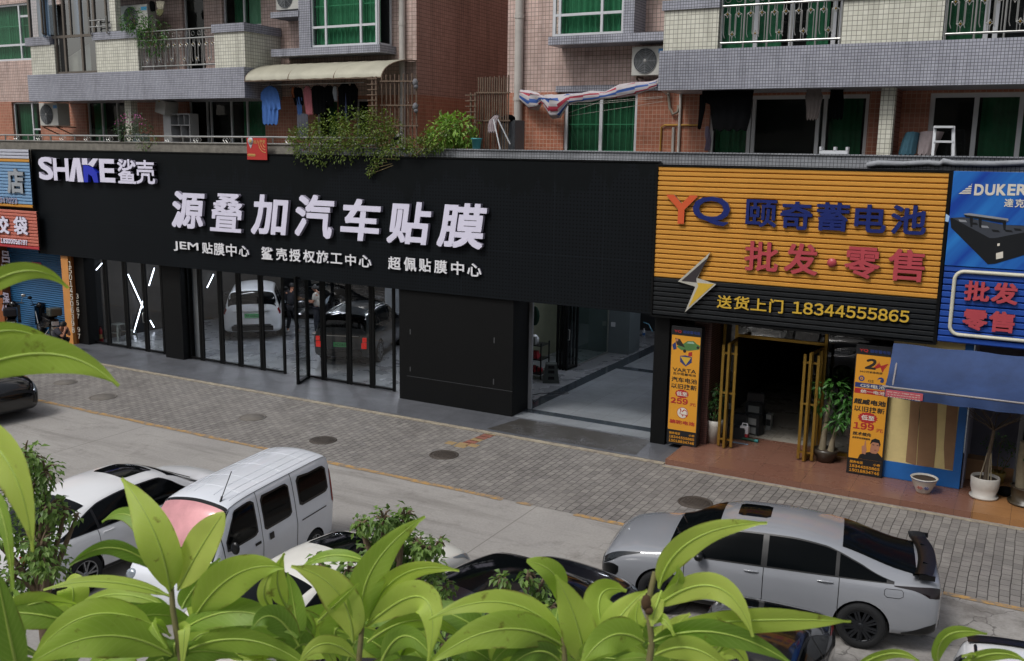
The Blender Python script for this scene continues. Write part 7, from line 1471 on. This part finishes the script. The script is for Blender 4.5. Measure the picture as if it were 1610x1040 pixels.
t_ = thing('cable', 'black cable looping over the dark floor band of the tiled bay', 'cable', G(850, 625, .04)); b = MB(); pts = [G(833, 622, .045), G(850, 619, .045), G(870, 618, .045), G(892, 617, .045), G(894, 619, .045), G(880, 621, .045), G(850, 624, .045), G(840, 632, .045), G(835, 626, .045)]; b.tube(pts, .014, 6); b.build('cord', M_CTRIM, t_)
t_ = thing('spray_bottle', 'small blue and white spray bottle far inside the tiled bay', 'bottle', (G(1012, 530, .04).x, G(1012, 530, .04).y, .04)); b = MB(); b.lathe([(.001, 0), (.05, 0), (.05, .2), (.02, .26), (.02, .3)], (0, 0, 0), 12); b.lathe([(.051, .06), (.051, .16)], (0, 0, 0), 12, 1); b.build('body', [M_WHITE, MATS['blue_label']], t_, world=False)
t_ = thing('air_hose', 'pale blue coiled hose hanging far inside the tiled bay', 'hose', P(1015, 512, 29.5)); b = MB(); b.tube([P(1012, 507, 29.5), P(1020, 510, 29.5), P(1026, 522, 29.5)], .02, 6); b.build('tube', pm('blue_hose', '#5c93ad', .4), t_)
t_ = thing('green_cloth', 'dark green cloth hung at the jamb of the tiled bay', 'cloth', P(840, 495, 22)); b = MB(); q = P(841, 497, 22); b.ball(q, .2, 12, sq=(.7, .4, 1.3)); b.build('cloth', pm('dark_green_cloth', '#173a2c', .9), t_)
# work bench with bits at the back of the shop
t_ = thing('work_bench', 'long pale work bench with clutter against the back partition', 'bench', (-18.2, 28.8, .034)); b = MB(); b.box(-21.5, -16.3, 28.9, 29.5, .85, .9); b.build('top', pm('bench_wood', '#8a6238', .6), t_)
for x in (-21.4, -19, -16.4): b = MB(); b.box(x-.04, x+.04, 28.95, 29.45, .034, .85); b.build('leg', M_BLACK, t_)
rng = random.Random(8)
for k, (nm, lab, col) in enumerate((('toolbox', 'orange toolbox on the work bench', '#a0602a'), ('film_roll', 'blue roll of film upright on the work bench', '#34489a'), ('film_roll', 'white roll of film lying on the work bench', '#a9a9a6'), ('tool_bag', 'black tool bag on the work bench', '#17181a'))):
    x = -21+k*1.3; t_ = thing(nm, lab, nm.split('_')[-1], (x, 29.1, .9)); b = MB()
    if 'roll' in nm: b.lathe([(.001, 0), (.06, 0), (.06, .4), (.001, .4)], (0, 0, 0), 12) if k == 1 else b.tube([(-.3, 0, .06), (.3, 0, .06)], .06, 12)
    else: b.box(-.22, .22, -.12, .12, 0, .22); b.tube([(-.1, 0, .22), (-.08, 0, .28), (.08, 0, .28), (.1, 0, .22)], .015, 6)
    b.build('body', pm('kit'+col, col, .5), t_, world=False)
# ================================================================ potted plants at the shop doors
M_WPOT = pm('white_planter', '#b9b5ae', .5, var=.1, scale=4)
g_ = G(1119, 699, .12); c = Vector((g_.x, 19.75, .12)); t_ = pot(c, [(.001, 0), (.13, 0), (.17, .4), (.18, .52), (.165, .52), (.15, .45)], M_WPOT, 'potted_plant', 'glossy dark plant in a tall white planter left of the gold doors', 'plant')
bb_ = [(c+Vector((dx, dy, z)), r) for dx, dy, z, r in ((0, 0, .75, .2), (-.1, -.08, .95, .16), (.1, 0, 1.0, .16), (0, 0, 1.2, .14), (-.18, -.1, .72, .1))]; branches(c+Vector((0, 0, .5)), bb_, .012, 3).build('stem', M_TWIG, t_); foliage(bb_, 340, .11, .35, .2, 4).build('foliage', L_DIM, t_)
g_ = G(1298, 724, .12); c = Vector((g_.x, 19.72, .12)); t_ = pot(c, [(.001, 0), (.16, 0), (.24, .2), (.25, .27), (.23, .27), (.22, .2)], pm('dark_glazed_pot', '#3a332b', .3, var=.3, scale=14), 'potted_plant', 'money tree with two thick trunks in a dark glazed pot right of the gold doors', 'plant')
b = MB(); b.tube([c+Vector((-.08, 0, .2)), c+Vector((-.06, 0, .5)), c+Vector((-.02, 0, 1.0)), c+Vector((.02, 0, 1.5))], [.085, .06, .045, .03], 10); b.tube([c+Vector((.1, -.02, .2)), c+Vector((.12, -.02, .45)), c+Vector((.18, -.02, .75))], [.075, .05, .03], 10); b.build('trunk', pm('pale_bark', '#7f7560', .9, var=.2, scale=14), t_)
bb_ = [(c+Vector((dx, dy, z)), r) for dx, dy, z, r in ((-.2, -.1, 1.55, .16), (.1, 0, 1.62, .2), (.3, -.05, 1.4, .18), (.35, 0, 1.05, .2), (.2, -.15, .85, .16), (-.1, -.1, 1.2, .14), (.45, 0, 1.2, .12))]; foliage(bb_, 300, .17, .36, .7, 6).build('foliage', leafmat('money_tree_leaf', '#2c5524', '#4d8036', .25), t_)
g_ = G(1450, 777, .12); c = Vector((g_.x, g_.y+.12, .12)); t_ = pot(c, [(.001, 0), (.12, 0), (.13, .03), (.2, .17), (.235, .27), (.25, .29), (.23, .30), (.21, .25)], pm('painted_china', '#bdbab2', .25), 'china_pot', 'round white china pot painted with flowers before the cream boards', 'pot')
b = MB()
for k, an in enumerate((-112, -98, -75, -66)):
    p = c+Vector((.185*math.cos(R(an)), .185*math.sin(R(an)), .14)); n = Vector((math.cos(R(an)), math.sin(R(an)), -.5)).normalized()
    for j in range(4): q = p+n*.012+Vector((.02*math.cos(j*1.6), 0, .02*math.sin(j*1.6))); b.ball(q, .012, 6, 0 if k < 2 else 1)
b.lathe([(.236, .268), (.243, .278), (.238, .284)], c, 24, 1); b.build('painted_flower', [pm('painted_red', '#a84a3a', .3), pm('painted_blue', '#3a4a7a', .3)], t_)
g_ = G(1545, 787, .13); c = Vector((g_.x, g_.y+.2, .135)); t_ = pot(c, [(.001, 0), (.24, 0), (.25, .035), (.20, .05), (.24, .2), (.25, .38), (.235, .40), (.22, .38), (.21, .3)], M_WPOT, 'potted_tree', 'bare leafless little tree staked in a white planter under the awning', 'tree')
b = MB(); top = c+Vector((.05, 0, 1.28)); b.tube([c+Vector((0, 0, .3)), c+Vector((.01, 0, .8)), c+Vector((.04, 0, 1.1)), top], [.04, .034, .03, .026], 8); rng = random.Random(5)
for k in range(9):
    an = k*.75; d = Vector((math.cos(an), math.sin(an)*.5, .35+.5*rng.random())); e = top+d*.32; b.tube([top, top+d*.16+Vector((0, 0, .02)), e], [.016, .011, .008], 5)
    for j in range(3): d2 = (d+Vector((rng.uniform(-.9, .9), rng.uniform(-.6, .6), rng.uniform(-.2, .9)))).normalized(); b.tube([e, e+d2*.1, e+d2*.24+Vector((0, 0, .02))], [.008, .005, .003], 4)
b.build('trunk', pm('grey_bark', '#5e5346', .9, var=.25, scale=14), t_)
b = MB()
for dx in (-.1, .05, .1): b.tube([c+Vector((dx, -.05, .3)), c+Vector((dx*.3+.02, -.01, .85))], .011, 5)
b.build('stake', pm('bamboo_stake', '#9a8f78', .8), t_)
g_ = G(1600, 797, .13); c = Vector((g_.x+.12, g_.y+.25, .135)); t_ = pot(c, [(.001, 0), (.3, 0), (.31, .04), (.24, .05), (.27, .3), (.29, .32), (.26, .32)], pm('brown_glazed_pot', '#3b3326', .35, var=.3, scale=20), 'potted_tree', 'thick pale trunk in a dark brown pot at the end of the awning', 'tree')
b = MB(); b.tube([c+Vector((-.1, 0, .28)), c+Vector((-.13, 0, .7)), c+Vector((-.12, 0, 1.15))], [.1, .085, .08], 10); b.tube([c+Vector((.1, 0, .28)), c+Vector((.14, 0, .6))], [.07, .06], 8); b.build('trunk', MATS['pale_bark'], t_); foliage([(c+Vector((.1, 0, .95)), .2)], 90, .12, .4, .3, 3).build('foliage', L_DIM, t_)
c = G(1560, 770, .13)+Vector((.05, .5, 0)); t_ = thing('potted_plant', 'small twiggy shrub behind the white planter', 'plant', c); bb_ = [(c+Vector((dx, 0, z)), r) for dx, z, r in ((0, .8, .2), (-.2, .75, .14), (.25, .7, .14), (.1, .45, .12))]; branches(c, bb_, .014, 8).build('stem', M_TWIG, t_); foliage(bb_, 150, .06, .5, .2, 9).build('foliage', L_DARK, t_); b = MB(); b.lathe([(.001, 0), (.12, 0), (.15, .22), (.13, .22)], c, 16); b.build('pot', pm('mustard_pot', '#8a7330', .5), t_)
c = G(1582, 783, .13); t_ = thing('bag', 'crumpled black and white bag on the step between two planters', 'bag', (c.x-.02, c.y+.1, .13)); b = MB(); b.ball((0, 0, .09), .15, 12, sq=(1.2, .8, .62)); b.ball((.12, -.03, .08), .09, 10, 1, sq=(.9, .9, .8)); b.build('cloth', [M_FABBLK, pm('bag_white', '#9a9a98', .8)], t_, world=False)
t_ = thing('carton', 'brown carton corner behind the white planter', 'carton', (G(1521, 735, .13).x+.1, 20.1, .13)); b = MB(); b.box(-.3, .25, -.1, .25, 0, .42); b.build('box', M_BROWNP, t_, world=False, bevel=.005)
# ================================================================ small leaved street trees between the cars and the camera
def street_tree(label, lst, D, n, L_, seed, ground):
    bl_ = px_blobs(lst, None, D); rng = random.Random(seed)
    bl_ = [(c+Vector(CM[2])*rng.uniform(-.25, .25), r*1.0) for c, r in bl_]
    cx_ = sum((c for c, r in bl_), Vector())/len(bl_); base = Vector((cx_.x+ground[0], cx_.y+ground[1], 0)); t_ = thing('street_tree', label, 'tree', base)
    fork = Vector((cx_.x, cx_.y, min(c.z for c, r in bl_)-.15))
    b = branches(fork, bl_, .03, seed, 7); b.tube([base, base.lerp(fork, .5)+Vector((.03, .02, 0)), fork], [.07, .055, .04], 10); b.build('trunk', M_BARK, t_); foliage(bl_, int(n*1.2), L_*.7, .55, .8, seed, .1).build('crown', L_TREE, t_)
street_tree('small leaved tree in front of the white sedan, its top against the road', [(70, 712, 30), (95, 735, 28), (50, 740, 30), (25, 770, 36), (70, 770, 30), (100, 790, 22), (118, 800, 14), (60, 815, 36), (85, 850, 34), (30, 850, 40), (60, 890, 40), (95, 880, 25), (20, 910, 40), (-30, 820, 60), (125, 812, 9)], 6.0, 1900, .072, 31, (0, 0))
street_tree('small leaved tree in front of the pearl white coupe', [(610, 808, 22), (640, 806, 20), (575, 818, 16), (560, 842, 14), (600, 835, 20), (625, 850, 22), (672, 848, 22), (690, 855, 12), (655, 870, 22), (590, 870, 30), (620, 900, 34), (670, 905, 28), (700, 920, 18), (560, 880, 22), (640, 950, 45), (509, 868, 10), (520, 875, 10)], 5.4, 1500, .075, 32, (0, 0))
street_tree('sparse small leaved tree in front of the dark navy car', [(790, 915, 14), (830, 912, 14), (850, 935, 18), (815, 940, 16), (870, 960, 20), (790, 965, 20), (830, 980, 26), (760, 1000, 40), (700, 1020, 45), (800, 1020, 40), (860, 1010, 30)], 5.0, 1150, .07, 33, (0, 0))

# ================================================================ the broad leaved shrub right in front of the camera
L_BIG = leafmat('broad_leaf', '#8db040', '#c6da66', .48, .55, spots=True); L_BIGD = leafmat('broad_leaf_dark', '#648a32', '#98b84c', .42, .52, spots=True); L_BIGY = leafmat('broad_leaf_young', '#a8c84c', '#d8e678', .52, .55, spots=True)
M_RIB = pm('leaf_midrib', '#a3bb55', .5, var=.08); M_STEMG = pm('shrub_stem', '#77714a', .7, var=.2, scale=30)
def big_leaf(parent, base, ctrl, tip, wpx, roll=0, D=(1.15, 1.15, 1.15), mat=None, fold=.22, wave=1.0, seed=0, blunt=.0):
    """one leaf: base, mid and tip as picture points at the given distances; width in picture units at the mid"""
    rng = random.Random(seed*7+int(base[0])); p0, p1, p2 = PD(*base, D[0]), PD(*ctrl, D[1]), PD(*tip, D[2])
    c1 = p1*2-(p0+p2)*.5
    W_ = .82*wpx/FPX*D[1]; n = 22; nv = 6; rows = []; rib = []; view = Vector(CM[2]); ph = rng.random()*6
    prevs = None
    for i in range(n+1):
        t = i/n; p = p0*(1-t)**2+c1*2*t*(1-t)+p2*t*t; d = ((c1-p0)*(1-t)+(p2-c1)*t).normalized()
        s0 = d.cross(view); s0 = s0.normalized() if s0.length > .15 else (prevs or d.orthogonal().normalized())
        if prevs is not None and s0.dot(prevs) < 0: s0 = -s0
        prevs = s0; s_ = Matrix.Rotation(R(roll), 3, d)@s0; nn = s_.cross(d)
        if nn.dot(view) > 0: nn = -nn
        tt = min(1, max(0, (t-.03)/.97)); w_ = W_*.5*(math.sin(math.pi*tt**(.78+.25*blunt))**(.8 if not blunt else .62))*(1-.22*tt*(1-blunt))
        if t > .88 and not blunt: w_ *= 1-.35*(t-.88)/.12
        w_ = max(w_, .0016)
        row = []
        for k in range(-nv, nv+1):
            u = k/nv; wav = wave*W_*.035*math.sin(t*11+ph+(1 if u > 0 else 2.1))*u*u
            vein = W_*.003*math.sin((t*1.0-abs(u)*.16)*70)*(1-abs(u))*min(1, abs(u)*4)
            row.append(p+s_*(w_*u*(1-.12*fold*abs(u)))+nn*(w_*fold*abs(u)**1.3-w_*fold*.45*u*u*abs(u)+wav+vein))
        rows.append(row); rib.append(p+nn*.0002)
    b = MB(); b.grid(rows); lf_ = b.build('leaf', mat or L_BIG, parent); at = lf_.data.attributes.new('leafuv', 'FLOAT_VECTOR', 'POINT'); at.data.foreach_set('vector', [c_ for i in range(n+1) for k in range(-nv, nv+1) for c_ in (k/nv, i/n, 0.0)])
    b = MB(); q = rib[:-1]; b.tube(q, [.0013*(1-i/len(q))+.0003 for i in range(len(q))], 5); b.build('midrib', M_RIB, lf_)
    return lf_
def sprig(label, stem, D, leaves, seed, filler=None):
    pts = [PD(x, y, D) for x, y in stem]; t_ = thing('broad_leaved_shrub', label, 'shrub', pts[-1])
    b = MB(); r_ = [.003+.0012*i/len(pts) for i in range(len(pts))]; low = pts[-1]+Vector((.0, .05, -.6)); b.tube(pts+[low, low+Vector((.02, .1, -5.5))], r_+[.007, .02], 8); b.build('stem', M_STEMG, t_)
    for i, L_ in enumerate(leaves):
        base, ctrl, tip, w_ = L_[:4]; o = L_[4] if len(L_) > 4 else {}
        dd = o.get('d', (0, -.02, -.03)); big_leaf(t_, base, ctrl, tip, w_, o.get('roll', 0), tuple(D+k for k in dd), o.get('mat'), o.get('fold', .22), seed=seed*31+i, blunt=o.get('blunt', 0), wave=o.get('wave', 1))
    rng = random.Random(seed)
    for i in range(filler[0] if filler else 0):
        x0, x1, y0, y1 = filler[1]; bx_, by_ = rng.uniform(x0, x1), rng.uniform(y0, y1); an = rng.uniform(-math.pi*.97, -math.pi*.03) if rng.random() < .6 else rng.uniform(-.3, math.pi+.3); ln = rng.uniform(90, 170); tx_, ty_ = bx_+math.cos(an)*ln, by_+math.sin(an)*ln*.5
        dz = rng.uniform(.03, .28); big_leaf(t_, (bx_, by_), ((bx_+tx_)/2+rng.uniform(-15, 15), (by_+ty_)/2-rng.uniform(5, 28)), (tx_, ty_), rng.uniform(40, 75), rng.uniform(-40, 40), (D+dz, D+dz-.02, D+dz+.02), rng.choice((L_BIG, L_BIGD, L_BIGD)), seed=seed*77+i)
    return t_
Dk = dict(mat=L_BIGD); Yg = dict(mat=L_BIGY)
sprig('broad leaved green shoot in front of the white sedan and minivan', [(268, 905), (272, 960), (285, 1040), (300, 1100)], 1.12, [
    ((268, 932), (243, 838), (192, 752), 84, dict(roll=12, d=(0, -.03, .0))), ((280, 928), (312, 868), (352, 806), 74, dict(roll=-15, blunt=1, mat=L_BIGY)), ((258, 905), (215, 818), (160, 821), 42, dict(roll=25, mat=L_BIGD, d=(.03, .04, .06))),
    ((262, 912), (185, 862), (109, 889), 46, dict(roll=-25, mat=L_BIGD, wave=2)), ((268, 938), (165, 915), (68, 928), 30, dict(roll=35)), ((262, 955), (180, 935), (112, 962), 30, dict(roll=35, d=(.02, .03, .05))), ((242, 985), (140, 968), (52, 1035), 70, dict(roll=10)),
    ((270, 1030), (160, 1000), (40, 1050), 95, dict(roll=5, d=(0, -.04, -.06))), ((304, 974), (368, 905), (446, 893), 92, dict(roll=8, mat=L_BIGY, d=(0, -.04, -.05))), ((280, 996), (375, 962), (468, 1003), 62, dict(roll=-20, mat=L_BIGD)), ((298, 1020), (400, 1008), (500, 1062), 62, dict(roll=15)),
    ((286, 958), (305, 925), (346, 878), 46, dict(roll=20, mat=L_BIGD, d=(.04, .05, .06))), ((268, 1000), (240, 980), (262, 1020), 32, dict(roll=10)), ((290, 1010), (290, 990), (286, 1060), 30, Yg), ((270, 960), (220, 952), (180, 992), 36, dict(mat=L_BIGD, d=(.05, .06, .08)))], 41, (26, (-10, 430, 970, 1060)))
sprig('broad leaved green shoot standing before the pearl white coupe', [(570, 975), (566, 1020), (562, 1060), (560, 1100)], 1.10, [
    ((571, 988), (585, 895), (668, 812), 74, dict(roll=12, d=(0, -.02, .0))), ((580, 978), (630, 905), (722, 897), 52, dict(roll=18)), ((555, 1010), (530, 930), (458, 890), 84, dict(roll=-8, mat=L_BIGY)), ((576, 985), (665, 940), (673, 1042), 74, dict(roll=0, mat=L_BIGY, d=(0, -.05, -.07))), ((577, 884), (520, 874), (470, 896), 28, dict(roll=30, mat=L_BIGD, d=(.04, .04, .05))),
    ((452, 955), (436, 915), (447, 870), 40, dict(roll=25)), ((500, 978), (530, 948), (564, 918), 22, dict(roll=20, mat=L_BIGY)), ((470, 1010), (462, 950), (452, 900), 50, dict(mat=L_BIGD, d=(.04, .05, .05))), ((578, 1010), (660, 975), (738, 1012), 40, dict(roll=20)), ((560, 1035), (510, 1012), (470, 1045), 42, dict(mat=L_BIGY)), ((470, 1015), (430, 970), (396, 990), 62, Dk), ((430, 960), (415, 930), (432, 895), 30, Yg), ((600, 1040), (640, 1000), (690, 1050), 52, Dk)], 42, (26, (420, 720, 970, 1060)))
sprig('broad leaved green shoot in front of the dark navy car', [(885, 1000), (888, 1040), (892, 1080), (895, 1110)], 1.05, [
    ((886, 1006), (795, 948), (674, 974), 58, dict(roll=20, mat=L_BIG)), ((886, 1016), (785, 990), (672, 1046), 80, dict(roll=10, d=(0, -.04, -.05))), ((920, 1050), (905, 975), (873, 904), 78, dict(roll=8, mat=L_BIGY)), ((876, 948), (872, 905), (828, 882), 46, dict(roll=15, blunt=1)), ((948, 995), (945, 935), (985, 930), 72, dict(roll=10, d=(.04, .05, .06))),
    ((950, 1020), (975, 970), (1018, 928), 66, dict(roll=-10, mat=L_BIGY, d=(.02, .02, .03))), ((886, 1028), (820, 1010), (770, 1050), 56, Dk), ((905, 1050), (960, 1010), (1020, 1030), 60, dict(roll=12)), ((880, 1040), (840, 1025), (790, 1060), 50, Dk)], 43, (24, (660, 1000, 985, 1065)))
sprig('broad leaved green shoot with a withered tip in front of the silver sedan', [(1030, 900), (1018, 950), (1025, 1010), (1015, 1080)], 1.0, [
    ((1036, 925), (1088, 850), (1206, 822), 62, dict(roll=8, mat=L_BIGY)), ((1024, 960), (1122, 922), (1184, 1002), 62, dict(roll=5, mat=L_BIGY, d=(0, -.03, -.04))), ((1050, 986), (1200, 975), (1338, 978), 62, dict(roll=12)), ((1020, 1012), (1130, 995), (1250, 1048), 62, dict(roll=10, mat=L_BIGD)), ((1012, 1010), (960, 1000), (912, 1050), 76, dict(roll=8)), ((1022, 985), (1040, 972), (1060, 1000), 26, dict(mat=L_BIGY)), ((1040, 930), (1030, 960), (1025, 985), 34, dict(mat=L_BIGY)),
    ((1045, 935), (1065, 915), (1065, 890), 30, dict(mat=L_BIG)), ((1045, 1000), (1060, 985), (1085, 965), 40, dict(mat=L_BIGY, d=(.05, .05, .06))), ((1010, 995), (1000, 975), (1005, 945), 44, dict(mat=L_BIG, d=(.02, .02, .02))), ((1030, 1030), (1090, 1020), (1150, 1060), 60, dict(roll=10))], 44, (12, (960, 1200, 1005, 1065)))
b = MB()
t_ = thing('withered_bud', 'brown withered bud at the tip of the shoot before the silver sedan', 'bud', PD(1016, 952, .97)); b.ball(PD(1016, 948, .97), .007, 8, sq=(.8, .8, 1.3)); b.ball(PD(1020, 960, .97), .005, 8); b.build('bud', pm('withered', '#4a3620', .9, var=.3, scale=90), t_)
sprig('broad leaved green shoot at the bottom corner before the white car with the spoiler', [(1470, 1060), (1475, 1085), (1480, 1110), (1480, 1130)], 1.0, [((1475, 1048), (1488, 1000), (1552, 997), 44, dict(roll=15)), ((1500, 1052), (1560, 1028), (1612, 1040), 36, dict(roll=20)), ((1340, 1055), (1395, 1028), (1445, 1040), 30, dict(roll=20)), ((1520, 1040), (1530, 1030), (1512, 1032), 14, Yg)], 45)
sprig('big green leaves hanging in from the side before the blue shutter and paving', [(-80, 520), (-85, 640), (-80, 760), (-70, 900)], .8, [
    ((-70, 492), (28, 428), (108, 453), 46, dict(roll=18, d=(0, -.02, .0))), ((-80, 600), (70, 556), (186, 608), 92, dict(roll=18, mat=L_BIG)), ((-75, 575), (10, 520), (110, 560), 46, dict(roll=22, d=(.05, .05, .06))), ((-90, 660), (8, 720), (50, 868), 95, dict(roll=8, mat=L_BIGY, d=(0, -.05, -.05))), ((30, 1070), (12, 985), (-8, 890), 62, dict(roll=25, mat=L_BIGD)), ((-40, 790), (0, 800), (20, 930), 40, dict(mat=L_BIGD))], 46)

# unseen block added behind the camera, sized to darken what glass and cars mirror
ob_ = thing('apartment_building', 'added block behind the camera, seen only mirrored in glass and car windows', 'building', (-10, -25, 0)); b = MB(); b.box(-70, 50, -40, -25, 0, 20); b.build('wall', pm('opposite_wall', '#6f6a62', .8, var=.2, scale=.4), ob_)
b = MB()
for i in range(30):
    for k in range(6): b.box(-68+i*3.9, -66+i*3.9, -24.99, -24.95, 1.2+k*3.4, 3+k*3.4)
b.build('window', pm('opposite_glass', '#10151a', .1), ob_)
b = MB()
for k in range(6): b.box(-70, 50, -24.6, -25, 3.3+k*3.4, 3.6+k*3.4)
b.build('ledge', M_CONC, ob_)
bpy.data.scenes.remove(TMP)
